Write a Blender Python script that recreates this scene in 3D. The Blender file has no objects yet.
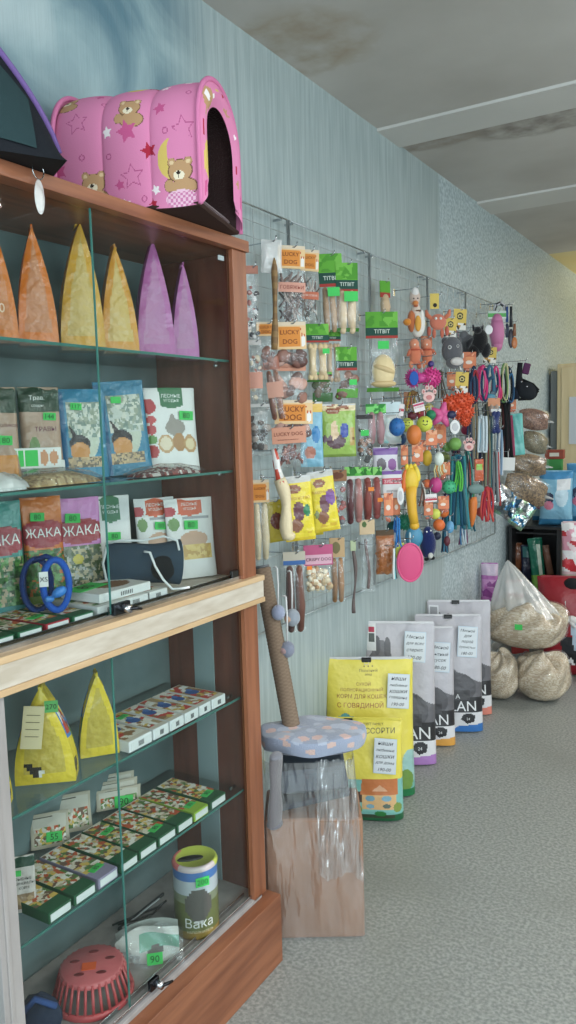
import bpy, math, random
import numpy as np
from mathutils import Vector, Matrix
random.seed(7)
SC = bpy.context.scene
COL = SC.collection
PI = math.pi
rad = math.radians
# ------------------------------------------------------------------ camera
YAW, PIT, ROL, F, CAMH = 0.54996991, -0.105054061, -0.0276009, 784.8, 1.5
_f = np.array([-math.sin(YAW)*math.cos(PIT), math.cos(YAW)*math.cos(PIT), math.sin(PIT)])
_r0 = np.array([math.cos(YAW), math.sin(YAW), 0.0]); _u0 = np.cross(_r0, _f)
_c, _s = math.cos(ROL), math.sin(ROL)
_r = _c*_r0 + _s*_u0; _u = -_s*_r0 + _c*_u0
CAM = np.array([0, 0, CAMH])
cd = bpy.data.cameras.new('camera'); co = bpy.data.objects.new('camera', cd); COL.objects.link(co)
co.matrix_world = Matrix(((_r[0], _u[0], -_f[0], 0), (_r[1], _u[1], -_f[1], 0), (_r[2], _u[2], -_f[2], CAMH), (0, 0, 0, 1)))
cd.sensor_fit = 'VERTICAL'; cd.sensor_height = 36; cd.lens = F*36/1024; cd.clip_start = .02
SC.camera = co
def at(u, v, axis, val):
    d = (u-288)*_r - (v-512)*_u + F*_f
    return CAM + (val-CAM[axis])/d[axis]*d
def proj(P):
    d = np.array(P, float)-CAM; z = d@_f
    return 288+F*(d@_r)/z, 512-F*(d@_u)/z, z
# ------------------------------------------------------------------ colour and materials
def lin(c):
    c = np.asarray(c, float)/255.0
    return np.where(c <= .04045, c/12.92, ((c+.055)/1.055)**2.4)
def L4(c): return tuple(lin(c))+(1,)
MATS = {}
def nodes(m):
    m.use_nodes = True; nt = m.node_tree; nt.nodes.clear(); return nt, nt.nodes, nt.links
def bumpy(nt, sc, strength, dist=.002, stretch=(1, 1, 1), detail=3):
    N, K = nt.nodes, nt.links
    tc = N.new('ShaderNodeTexCoord'); mp = N.new('ShaderNodeMapping'); mp.inputs['Scale'].default_value = stretch
    nz = N.new('ShaderNodeTexNoise'); nz.inputs['Scale'].default_value = sc; nz.inputs['Detail'].default_value = detail
    b = N.new('ShaderNodeBump'); b.inputs['Strength'].default_value = strength; b.inputs['Distance'].default_value = dist
    K.new(tc.outputs['Object'], mp.inputs['Vector']); K.new(mp.outputs[0], nz.inputs['Vector']); K.new(nz.outputs['Fac'], b.inputs['Height'])
    return b, nz, mp
def mprint(name, rough=.5, bs=0, bstr=0, metallic=0, spec=.5, dist=.002, stretch=(1, 1, 1), sheen=0, coat=0):
    m = bpy.data.materials.new(name); nt, N, K = nodes(m)
    o = N.new('ShaderNodeOutputMaterial'); p = N.new('ShaderNodeBsdfPrincipled')
    a = N.new('ShaderNodeVertexColor'); a.layer_name = 'Col'
    K.new(a.outputs['Color'], p.inputs['Base Color']); K.new(p.outputs[0], o.inputs[0])
    p.inputs['Roughness'].default_value = rough; p.inputs['Metallic'].default_value = metallic
    p.inputs['Specular IOR Level'].default_value = spec; p.inputs['Coat Weight'].default_value = coat
    p.inputs['Sheen Weight'].default_value = sheen
    if bs:
        b, _, _ = bumpy(nt, bs, bstr, dist, stretch); K.new(b.outputs[0], p.inputs['Normal'])
    MATS[name] = m; return m
mprint('paper', .65, 60, .1, spec=.3)
mprint('pouch', .26, 20, .9, dist=.012)
mprint('pouch_soft', .38, 11, .8, dist=.016)
mprint('plastic', .35)
mprint('rubber', .5, 40, .1)
mprint('plush', .95, 260, .8, sheen=.4, dist=.004, spec=.2)
mprint('cloth', .85, 400, .4, dist=.001, spec=.25)
mprint('metal', .25, metallic=1)
mprint('organic', .6, 70, .6, dist=.004)
mprint('foil', .22, 26, 1.0, metallic=.85, dist=.012)
mprint('laminate', .4, 90, .05)
mprint('rope', .9, 220, .9, dist=.003)
mprint('sisal', .95, 180, .9, dist=.003, stretch=(.3, .3, 4))
def thinfres(nt, ior):
    N, K = nt.nodes, nt.links
    fr = N.new('ShaderNodeFresnel'); ge = N.new('ShaderNodeNewGeometry'); mr = N.new('ShaderNodeMapRange')
    mr.inputs[3].default_value = ior; mr.inputs[4].default_value = 1/ior
    K.new(ge.outputs['Backfacing'], mr.inputs[0]); K.new(mr.outputs[0], fr.inputs['IOR']); return fr
def mfilm(name, alpha=.22, tint=(225, 235, 238), rough=.12, bs=30, bstr=.8, dist=.01, stretch=(1, 1, 1), milky=.0, ior=1.5):
    m = bpy.data.materials.new(name); nt, N, K = nodes(m)
    o = N.new('ShaderNodeOutputMaterial'); mix = N.new('ShaderNodeMixShader'); t = N.new('ShaderNodeBsdfTransparent')
    p = N.new('ShaderNodeBsdfPrincipled'); p.inputs['Base Color'].default_value = L4(tint); p.inputs['Roughness'].default_value = rough
    p.inputs['Specular IOR Level'].default_value = .9
    g = N.new('ShaderNodeBsdfGlossy'); g.inputs['Roughness'].default_value = rough; g.inputs['Color'].default_value = (.9, .93, .95, 1)
    fr = thinfres(nt, ior)
    mx2 = N.new('ShaderNodeMixShader')
    b, _, _ = bumpy(nt, bs, bstr, dist, stretch)
    for q in (p, g, fr): K.new(b.outputs[0], q.inputs['Normal'])
    mix.inputs[0].default_value = alpha
    K.new(t.outputs[0], mix.inputs[1]); K.new(p.outputs[0], mix.inputs[2])
    K.new(fr.outputs[0], mx2.inputs[0]); K.new(mix.outputs[0], mx2.inputs[1]); K.new(g.outputs[0], mx2.inputs[2])
    K.new(mx2.outputs[0], o.inputs[0]); MATS[name] = m; return m
mfilm('film', .05, rough=.15)
mfilm('film_milky', .42, (228, 228, 226), .25)
mfilm('stretch_film', .10, (225, 225, 225), .16, 13, 1.0, .06, (1, 1, .25), ior=2.1)
mfilm('film_crumple', .14, (214, 216, 218), .2, 14, 1.0, .08, (1, 1, .3), ior=2.2)
mfilm('amber_film', .55, (190, 110, 50), .2)
def mglass():
    m = bpy.data.materials.new('glass'); nt, N, K = nodes(m)
    o = N.new('ShaderNodeOutputMaterial'); mix = N.new('ShaderNodeMixShader'); t = N.new('ShaderNodeBsdfTransparent')
    t.inputs['Color'].default_value = (.925, .955, .948, 1)
    g = N.new('ShaderNodeBsdfGlossy'); g.inputs['Roughness'].default_value = .01
    fr = thinfres(nt, 1.33)
    K.new(fr.outputs[0], mix.inputs[0]); K.new(t.outputs[0], mix.inputs[1]); K.new(g.outputs[0], mix.inputs[2]); K.new(mix.outputs[0], o.inputs[0])
    MATS['glass'] = m
    m = bpy.data.materials.new('glass_edge'); nt, N, K = nodes(m)
    o = N.new('ShaderNodeOutputMaterial'); p = N.new('ShaderNodeBsdfPrincipled'); p.inputs['Base Color'].default_value = L4((62, 112, 104)); p.inputs['Roughness'].default_value = .15
    K.new(p.outputs[0], o.inputs[0]); MATS['glass_edge'] = m
mglass()
def mramp(name, c1, c2, scale=6, stretch=(1, 1, 1), rough=.5, bstr=0, detail=6, metallic=0, spec=.5, pos=(.35, .65), dist=.002, bscale=None, spots=None):
    m = bpy.data.materials.new(name); nt, N, K = nodes(m)
    o = N.new('ShaderNodeOutputMaterial'); p = N.new('ShaderNodeBsdfPrincipled'); K.new(p.outputs[0], o.inputs[0])
    b, nz, mp = bumpy(nt, scale, bstr, dist, stretch, detail)
    cr = N.new('ShaderNodeValToRGB'); cr.color_ramp.elements[0].position = pos[0]; cr.color_ramp.elements[1].position = pos[1]
    cr.color_ramp.elements[0].color = L4(c1); cr.color_ramp.elements[1].color = L4(c2)
    K.new(nz.outputs['Fac'], cr.inputs[0])
    out = cr.outputs[0]
    if spots:   # a second layer of dark or light flecks
        c3, sc3, lo, hi = spots
        n3 = N.new('ShaderNodeTexNoise'); n3.inputs['Scale'].default_value = sc3; n3.inputs['Detail'].default_value = 2
        tc = N.new('ShaderNodeTexCoord'); K.new(tc.outputs['Object'], n3.inputs['Vector'])
        r3 = N.new('ShaderNodeMapRange'); r3.inputs[1].default_value = lo; r3.inputs[2].default_value = hi
        mx = N.new('ShaderNodeMix'); mx.data_type = 'RGBA'; mx.inputs[7].default_value = L4(c3)
        K.new(n3.outputs['Fac'], r3.inputs[0]); K.new(r3.outputs[0], mx.inputs[0]); K.new(out, mx.inputs[6]); out = mx.outputs[2]
    K.new(out, p.inputs['Base Color'])
    if bstr: K.new(b.outputs[0], p.inputs['Normal'])
    if bstr and bscale:
        b2, _, _ = bumpy(nt, bscale, bstr, dist); K.new(b2.outputs[0], p.inputs['Normal'])
    p.inputs['Roughness'].default_value = rough; p.inputs['Metallic'].default_value = metallic; p.inputs['Specular IOR Level'].default_value = spec
    MATS[name] = m; return m
mramp('cherry_wood', (118, 70, 48), (146, 92, 64), 9, (4, 4, .35), .38, .05)
mramp('cherry_wood_h', (118, 70, 48), (148, 94, 66), 9, (4, .35, 4), .38, .05)
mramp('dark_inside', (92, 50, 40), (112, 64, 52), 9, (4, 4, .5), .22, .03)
mramp('beige_laminate', (176, 164, 148), (196, 187, 174), 14, (3, .6, 3), .45, .03)
mramp('light_edge', (186, 154, 116), (200, 170, 134), 12, (3, .4, 3), .4)
mramp('pale_board', (146, 140, 138), (160, 154, 152), 10, (3, 3, .4), .45)
mramp('teal_board', (84, 104, 106), (118, 136, 138), 4, (1, 1, 1), .35, .02)
mramp('painted_reflection', (120, 142, 146), (150, 168, 172), 3, (1, 1, .4), .2, .02)  # pale teal that stands in for a reflection
mramp('floor_lino', (122, 126, 123), (158, 160, 156), 95, (1, 1, 1), .42, .05, detail=3, spots=((120, 122, 116), 1.6, .5, .9), bscale=90, pos=(.36, .64))
mramp('ceiling_paint', (176, 168, 162), (196, 190, 184), .9, (1, 1, 1), .9, .08, detail=5, bscale=8)
mramp('beam_paint', (196, 194, 190), (208, 206, 202), 1.2, (1, 1, 1), .85, .03)
mramp('plain_wall', (170, 176, 172), (184, 188, 184), 2, (1, 1, 1), .85, .03)
mramp('warm_lit_ceiling', (236, 214, 150), (232, 218, 168), 2, (1, 1, 1), .85)  # yellow lamplight painted into the far ceiling colour
mramp('carton', (134, 98, 76), (154, 116, 92), 7, (2, 2, .5), .6, .05)
mramp('far_wood', (206, 184, 142), (218, 198, 158), 8, (3, 3, .3), .5, .03)
mramp('black_shelf', (22, 22, 24), (34, 34, 36), 6, (1, 1, 1), .5)
mramp('chrome', (170, 175, 180), (205, 208, 212), 20, (1, 1, 1), .22, metallic=1)
mramp('grid_wire', (140, 148, 150), (176, 182, 184), 20, (1, 1, 1), .3, metallic=.6)
# ------------------------------------------------------------------ mesh builder
_text = {}
def text_geo(s):
    if s not in _text:
        cu = bpy.data.curves.new('lettering', 'FONT'); cu.body = s; cu.size = 1; cu.resolution_u = 2; cu.align_x = 'CENTER'
        ob = bpy.data.objects.new('lettering', cu)
        me = bpy.data.meshes.new_from_object(ob)
        V = np.array([v.co[:] for v in me.vertices]) if len(me.vertices) else np.zeros((0, 3))
        Fs = [tuple(p.vertices) for p in me.polygons]
        bpy.data.objects.remove(ob); bpy.data.meshes.remove(me); bpy.data.curves.remove(cu)
        if len(V):
            lo, hi = V.min(0), V.max(0); V = V-(lo+hi)/2; _text[s] = (V[:, :2], Fs, (hi-lo)[:2])
        else: _text[s] = (V[:, :2], Fs, np.array([1, 1]))
    return _text[s]
class MB:
    def __init__(s, k=1.0): s.v = []; s.f = []; s.m = []; s.c = []; s.sm = []; s.k = k; s.n = 0
    def add(s, V, Fs, col, mat=0, smooth=True):
        V = np.asarray(V, float)*s.k; o = s.n; s.v.append(V); s.n += len(V)
        col = np.asarray(col, float)
        one = col.ndim == 1; g_ = col@np.array([.3, .59, .11]); col = (col*.86+g_[..., None]*.14)*.96; lc = lin(col)
        for i, f in enumerate(Fs):
            s.f.append(tuple(a+o for a in f)); s.m.append(mat); s.c.append(lc if one else lc[i]); s.sm.append(smooth)
    def sheet(s, fn, nx, ny, col, mat=0, flip=False, smooth=True):
        U, W = np.meshgrid(np.linspace(0, 1, nx+1), np.linspace(0, 1, ny+1))
        P = np.stack(fn(U.ravel(), W.ravel()), -1)
        Fs = []
        for j in range(ny):
            for i in range(nx):
                a = j*(nx+1)+i; q = (a, a+1, a+nx+2, a+nx+1)
                Fs.append(q[::-1] if flip else q)
        if callable(col):
            cu, cw = np.meshgrid((np.arange(nx)+.5)/nx, (np.arange(ny)+.5)/ny)
            col = col(cu.ravel(), cw.ravel())
        s.add(P, Fs, col, mat, smooth)
    def text(s, fn, txt, u, v, hgt, w, h, col, mat=0, maxw=.9, off=.0012, ang=0, shear=0):
        V, Fs, sz = text_geo(txt)
        if not len(V): return
        k = hgt*h/sz[1]
        if sz[0]*k > maxw*w: k = maxw*w/sz[0]
        X = V[:, 0]*k; Y = V[:, 1]*k; X = X+shear*Y
        ca, sa = math.cos(ang), math.sin(ang); X, Y = X*ca-Y*sa, X*sa+Y*ca
        x, y, z = fn(u+X/w, v+Y/h); y = y-off
        s.add(np.stack((x, y, z), -1), Fs, col, mat, False)
    def ell(s, c, r, col, rot=None, n=14, noise=0, mat=0):
        nu, nv = n, max(6, n*2//3)
        r = (r,)*3 if np.isscalar(r) else r
        V = [(0, 0, 1)]
        for j in range(1, nv):
            t = PI*j/nv
            for i in range(nu): p = 2*PI*i/nu; V.append((math.sin(t)*math.cos(p), math.sin(t)*math.sin(p), math.cos(t)))
        V.append((0, 0, -1)); V = np.array(V)
        if noise: V = V*(1+noise*(np.random.RandomState(len(s.f)+3).rand(len(V), 1)-.5)*2)
        V = V*np.array(r)
        if rot is not None: V = V@np.array(Matrix.Rotation(rot, 3, 'Y')).T if np.isscalar(rot) else V@np.array(rot).T
        V = V+np.array(c)
        Fs = [(0, 1+i, 1+(i+1) % nu) for i in range(nu)]
        for j in range(nv-2):
            for i in range(nu):
                a = 1+j*nu+i; b = 1+j*nu+(i+1) % nu; Fs.append((a, a+nu, b+nu, b))
        e = len(V)-1; o = 1+(nv-2)*nu
        Fs += [(o+i, e, o+(i+1) % nu) for i in range(nu)]
        s.add(V, Fs, col, mat)
    def box(s, c, d, col, mat=0, bev=0, R=None):
        x, y, z = np.array(d)/2
        b = min(bev, x, y, z)
        if b <= 0:
            V = np.array([(i*x, j*y, k*z) for i in (-1, 1) for j in (-1, 1) for k in (-1, 1)])
            Fs = [(0, 1, 3, 2), (4, 6, 7, 5), (0, 4, 5, 1), (2, 3, 7, 6), (0, 2, 6, 4), (1, 5, 7, 3)]
        else:
            V = []; idx = {}
            for i in (-1, 1):
                for j in (-1, 1):
                    for k in (-1, 1):
                        for ax in range(3):
                            p = [i*(x-b), j*(y-b), k*(z-b)]; p[ax] += (i, j, k)[ax]*b
                            idx[(i, j, k, ax)] = len(V); V.append(p)
            V = np.array(V); Fs = []
            g = lambda i, j, k, a: idx[(i, j, k, a)]
            for q in (-1, 1):
                for ax in range(3):
                    o = [t for t in range(3) if t != ax]
                    ring = []
                    for (p1, p2) in ((-1, -1), (1, -1), (1, 1), (-1, 1)):
                        t = [0, 0, 0]; t[ax] = q; t[o[0]] = p1; t[o[1]] = p2; ring.append(g(*t, ax))
                    Fs.append(tuple(ring))
            for ax in range(3):
                o = [t for t in range(3) if t != ax]
                for p1 in (-1, 1):
                    for p2 in (-1, 1):
                        t = [0, 0, 0]; t[o[0]] = p1; t[o[1]] = p2
                        a = t[:]; a[ax] = -1; bb = t[:]; bb[ax] = 1
                        Fs.append((g(*a, o[0]), g(*bb, o[0]), g(*bb, o[1]), g(*a, o[1])))
            for i in (-1, 1):
                for j in (-1, 1):
                    for k in (-1, 1): Fs.append((g(i, j, k, 0), g(i, j, k, 1), g(i, j, k, 2)))
            F2 = []   # orient outwards
            for f in Fs:
                P = V[list(f)]; n = np.cross(P[1]-P[0], P[2]-P[0]); F2.append(f if n@P.mean(0) > 0 else f[::-1])
            Fs = F2
        if R is not None: V = V@np.array(R).T
        s.add(V+np.array(c), Fs, col, mat, False)
    def tube(s, pts, r, col, n=8, mat=0, cap=True, cols=None):
        P = np.array(pts, float); m = len(P); r = np.full(m, r) if np.isscalar(r) else np.array(r, float)
        T = np.gradient(P, axis=0); T /= np.linalg.norm(T, axis=1)[:, None]+1e-12
        up = np.array([0, 0, 1.]) if abs(T[0][2]) < .9 else np.array([1., 0, 0])
        A = np.cross(T[0], up); A /= np.linalg.norm(A)
        V = []
        for i in range(m):
            A = A-T[i]*(A@T[i]); A /= np.linalg.norm(A)+1e-12; B = np.cross(T[i], A)
            for j in range(n): a = 2*PI*j/n; V.append(P[i]+r[i]*(A*math.cos(a)+B*math.sin(a)))
        Fs = []; cc = []
        for i in range(m-1):
            for j in range(n):
                k = (j+1) % n; Fs.append((i*n+j, i*n+k, (i+1)*n+k, (i+1)*n+j)); cc.append(cols[(i+j//2) % len(cols)] if cols else col)
        if cap: Fs.append(tuple(range(n))[::-1]); Fs.append(tuple((m-1)*n+j for j in range(n))); cc += [col, col]
        s.add(V, Fs, np.array(cc) if len(cc) else col, mat)
    def lathe(s, prof, n, col, mat=0, c=(0, 0, 0), design=None):
        V = []; m = len(prof)
        for r_, z in prof:
            for j in range(n): a = 2*PI*j/n; V.append((c[0]+r_*math.cos(a), c[1]+r_*math.sin(a), c[2]+z))
        Fs = []; cc = []
        for i in range(m-1):
            for j in range(n):
                k = (j+1) % n; Fs.append((i*n+j, i*n+k, (i+1)*n+k, (i+1)*n+j))
                cc.append(design(((j+.5)/n), (prof[i][1]+prof[i+1][1])/2, (prof[i][0]+prof[i+1][0])/2) if design else col)
        s.add(V, Fs, np.array(cc, float), mat)
    def xf(s, M):
        s.v = [np.array([(M@Vector(p))[:] for p in V]) for V in s.v]; return s
    def build(s, name, mats, parent=None, loc=(0, 0, 0), rot=(0, 0, 0), split=40):
        me = bpy.data.meshes.new(name); V = np.concatenate(s.v) if s.v else np.zeros((0, 3))
        me.from_pydata(V.tolist(), [], s.f)
        for m in ([mats] if isinstance(mats, str) else mats): me.materials.append(MATS[m])
        me.polygons.foreach_set('material_index', s.m); me.polygons.foreach_set('use_smooth', s.sm)
        a = me.color_attributes.new('Col', 'FLOAT_COLOR', 'CORNER')
        cnt = np.array([len(f) for f in s.f]); C = np.array(s.c); C = np.concatenate((C, np.ones((len(C), 1))), 1)
        a.data.foreach_set('color', np.repeat(C, cnt, axis=0).astype('f').ravel())
        me.update(); o = bpy.data.objects.new(name, me); COL.objects.link(o)
        o.location = loc; o.rotation_euler = rot
        if parent is not None: o.parent = parent
        return o
def tag(o, label=None, cat=None, group=None, kind=None):
    if label: o['label'] = label
    if cat: o['category'] = cat
    if group: o['group'] = group
    if kind: o['kind'] = kind
    return o
def empty(name, loc, rot=(0, 0, 0)):
    o = bpy.data.objects.new(name, None); COL.objects.link(o); o.location = loc; o.rotation_euler = rot; o.empty_display_size = .05; return o
# ------------------------------------------------------------------ printed designs
def design(bg, ops=(), asp=1.0, seed=1):
    rs = np.random.RandomState(seed)
    pre = []
    for o in ops:
        if o[0] == 'n':
            k = o[6] if len(o) > 6 else 40
            pre.append((rs.rand(k, 2), rs.randint(0, len(o[5]), k)))
        else: pre.append(None)
    def fn(u, v):
        c = np.tile(np.array(bg, float), (len(u), 1))
        for o, q in zip(ops, pre):
            t = o[0]
            if t == 'r': m = (u >= o[1]) & (v >= o[2]) & (u <= o[3]) & (v <= o[4]); c[m] = o[5]
            elif t == 'e': m = ((u-o[1])/o[3])**2+((v-o[2])/o[4])**2 <= 1; c[m] = o[5]
            elif t == 's':
                dx = (u-o[1]); dy = (v-o[2])*asp; R = o[3]; a = np.arctan2(dx, dy)+(o[5] if len(o) > 5 else 0); rr = np.hypot(dx, dy)
                def inside(k):
                    b = np.abs(((a/(2*PI/5)+.5) % 1)-.5)*2*PI/5; rin = .48*R*k; ro = R*k
                    # edge between outer tip (angle 0) and inner vertex (angle pi/5)
                    x1, y1 = ro, 0; x2, y2 = rin*math.cos(PI/5), rin*math.sin(PI/5)
                    px_, py_ = rr*np.cos(b), rr*np.sin(b)
                    return (x2-x1)*(py_-y1)-(y2-y1)*(px_-x1) >= 0
                m = inside(1.0)
                if len(o) > 6 and o[6]: m = m & ~inside(.84)
                c[m] = o[4]
            elif t == 'p':
                P = o[1]; m = np.zeros(len(u), bool); j = len(P)-1
                for i in range(len(P)):
                    xi, yi = P[i]; xj, yj = P[j]
                    cond = ((yi > v) != (yj > v)) & (u < (xj-xi)*(v-yi)/((yj-yi) or 1e-9)+xi); m ^= cond; j = i
                c[m] = o[2]
            elif t == 'n':
                m = np.where((u >= o[1]) & (v >= o[2]) & (u <= o[3]) & (v <= o[4]))[0]
                pts, ci = q; P = pts*np.array([o[3]-o[1], o[4]-o[2]])+np.array([o[1], o[2]])
                d = (u[m, None]-P[None, :, 0])**2+((v[m, None]-P[None, :, 1])*asp)**2
                c[m] = np.array(o[5], float)[ci[d.argmin(1)]]
            elif t == 'g': # single grains
                m = (u >= o[1]) & (v >= o[2]) & (u <= o[3]) & (v <= o[4]); P_ = np.array(o[5], float); c[m] = P_[np.random.RandomState(seed).randint(0, len(P_), m.sum())]
            elif t == 'k': # check pattern
                m = (u >= o[1]) & (v >= o[2]) & (u <= o[3]) & (v <= o[4]); g = ((u*o[6]).astype(int)+(v*asp*o[6]).astype(int)) % 2 == 0; c[m & g] = o[5]
        return c
    return fn
def hexof(c): return c
# ------------------------------------------------------------------ pouches and bags (front faces local -Y, base or top at the origin)
def prof_hang(t, hdr=.0):
    def f(u, v):
        vv = np.clip(v/(1-hdr) if hdr else v, 0, 1)
        a = np.clip(1-(2*u-1)**4, 0, 1)**.6; b = np.clip(4*vv*(1-vv), 0, 1)**.55
        return t/2*a*b+.0008
    return f
def prof_stand(t):
    def f(u, v):
        a = np.clip(1-(2*u-1)**4, 0, 1)**.5; b = np.clip(1-v, 0, 1)**.7*(.78+.22*np.clip(v/.15, 0, 1))
        return t/2*a*b+.0008
    return f
def pouch(mb, w, h, prof, dsg, texts=(), nx=22, ny=32, top=False, pinch=.04, back=None, wav=.0, seed=0, mats=(0, 0), close=True):
    z0 = -h if top else 0.0
    rs = np.random.RandomState(seed+11); ph = rs.rand(6)*6.28
    def wob(u, v): return wav*h*(np.sin(5*u+ph[0])*np.sin(4*v+ph[1])+.5*np.sin(13*u+ph[2]+6*v)+.4*np.sin(17*v+ph[3]))
    def xs(u, v): return (u-.5)*w*(1-pinch*np.sin(PI*np.clip(v, 0, 1)))
    def zz(u, v): return z0+v*h+wav*h*.8*np.sin(6*u+ph[4])*v
    front = lambda u, v: (xs(u, v), -prof(u, v)+wob(u, v), zz(u, v))
    rear = lambda u, v: (xs(u, v), prof(u, v)+wob(u, v), zz(u, v))
    mb.sheet(front, nx, ny, dsg, mats[0])
    mb.sheet(rear, max(6, nx//2), max(8, ny//2), back if back is not None else dsg, mats[1], flip=True)
    if close:   # bottom and edges
        mb.sheet(lambda u, v: (xs(u, v*0), -prof(u, v*0)*(1-2*v)+wob(u, v*0), zz(u, v*0)), nx, 2, dsg if not callable(dsg) else (lambda u, v: dsg(u, v*0)), mats[0], flip=True)
    for tx in texts:
        s, u, v, hg, c = tx[:5]; kw = tx[5] if len(tx) > 5 else {}
        mb.text(front, s, u, v, hg, w, h, c, mats[0], **kw)
    return front
def wedge(mb, w, d, h, dfront, dside, texts=(), ridge=True, nx=20, ny=26, bulge=.06, seed=0, tw=.02):
    """gusseted bag standing on a w x d base, crimped at the top along local Y"""
    rs = np.random.RandomState(seed); ph = rs.rand(5)*6.28; lean = (rs.rand()-.5)*.06
    def half(v): return w/2*((1-v**1.75)**.9*(1-tw)+tw)*(1+.05*np.sin(PI*v))
    def cx(v): return lean*h*v**1.5
    def dep(v): return d/2*(1-.16*v)
    fr = lambda u, v: (cx(v)+(2*u-1)*half(v), -dep(v)*(1+0*u)-bulge*w*np.sin(PI*u)*np.sin(PI*np.clip(v, 0, 1))**.7*(1+.2*np.sin(9*v+ph[0])), v*h)
    bk = lambda u, v: (cx(v)+(2*u-1)*half(v), dep(v)+0*u, v*h)
    lf = lambda u, v: (cx(v)-half(v)-.02*w*np.sin(PI*u)*np.sin(PI*v)*(1+np.sin(7*v+ph[1]+5*u)), -dep(v)*(2*u-1), v*h)
    rt = lambda u, v: (cx(v)+half(v)+.02*w*np.sin(PI*u)*np.sin(PI*v)*(1+np.sin(7*v+ph[2]+5*u)), dep(v)*(2*u-1), v*h)
    mb.sheet(fr, nx, ny, dfront); mb.sheet(bk, 6, 8, dfront, flip=True)
    mb.sheet(lf, nx, ny, dside); mb.sheet(rt, nx, ny, dside)
    mb.sheet(lambda u, v: ((2*u-1)*w/2, (2*v-1)*d/2, 0*u), 2, 2, dfront, flip=True)
    if ridge: mb.box((cx(1), 0, h*1.012), (w*.05, d*.86, h*.035), dside(np.array([.5]), np.array([.98]))[0])
    for tx in texts:
        s, u, v, hg, c = tx[:5]; kw = tx[5] if len(tx) > 5 else {}
        mb.text(fr, s, u, v, hg, w, h, c, **kw)
# ------------------------------------------------------------------ placing by plane
def fit(u0, v0, u1, v1, x, phi):
    P = at((u0+u1)/2, (v0+v1)/2, 0, x); a = np.array([math.cos(rad(phi)), math.sin(rad(phi)), 0])
    w = .1*(u1-u0)/abs(proj(P+a*.05)[0]-proj(P-a*.05)[0]); h = .1*(v1-v0)/abs(proj(P+[0, 0, .05])[1]-proj(P-[0, 0, .05])[1])
    return P, w, h
def stand(u0, u1, vtop, z, x, phi, y=None):
    """thing standing on a level z at distance x from the aisle line"""
    uc = (u0+u1)/2; lo, hi = .5, 9.0; h = .2
    for _ in range(3):
        lo, hi = .5, 9.0
        for _ in range(40):
            m = (lo+hi)/2
            if proj((x, m, z+h/2))[0] < uc: lo = m
            else: hi = m
        Y = m if y is None else y
        hl, hh = .0, 1.5
        for _ in range(40):
            q = (hl+hh)/2
            if proj((x, Y, z+q))[1] > vtop: hl = q
            else: hh = q
        h = q
    P = np.array([x, Y, z]); a = np.array([math.cos(rad(phi)), math.sin(rad(phi)), 0]); Q = P+[0, 0, h/2]
    w = .1*(u1-u0)/abs(proj(Q+a*.05)[0]-proj(Q-a*.05)[0])
    return P, w, h
WPOW = (50, 50); FPOW = 95; TPOW = 24; EXPO = 0.45
m = bpy.data.materials.new('tube_glow'); m.use_nodes = True; _p = m.node_tree.nodes['Principled BSDF']; _p.inputs['Emission Color'].default_value = (1, .97, .92, 1); _p.inputs['Emission Strength'].default_value = 4; MATS['tube_glow'] = m
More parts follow.
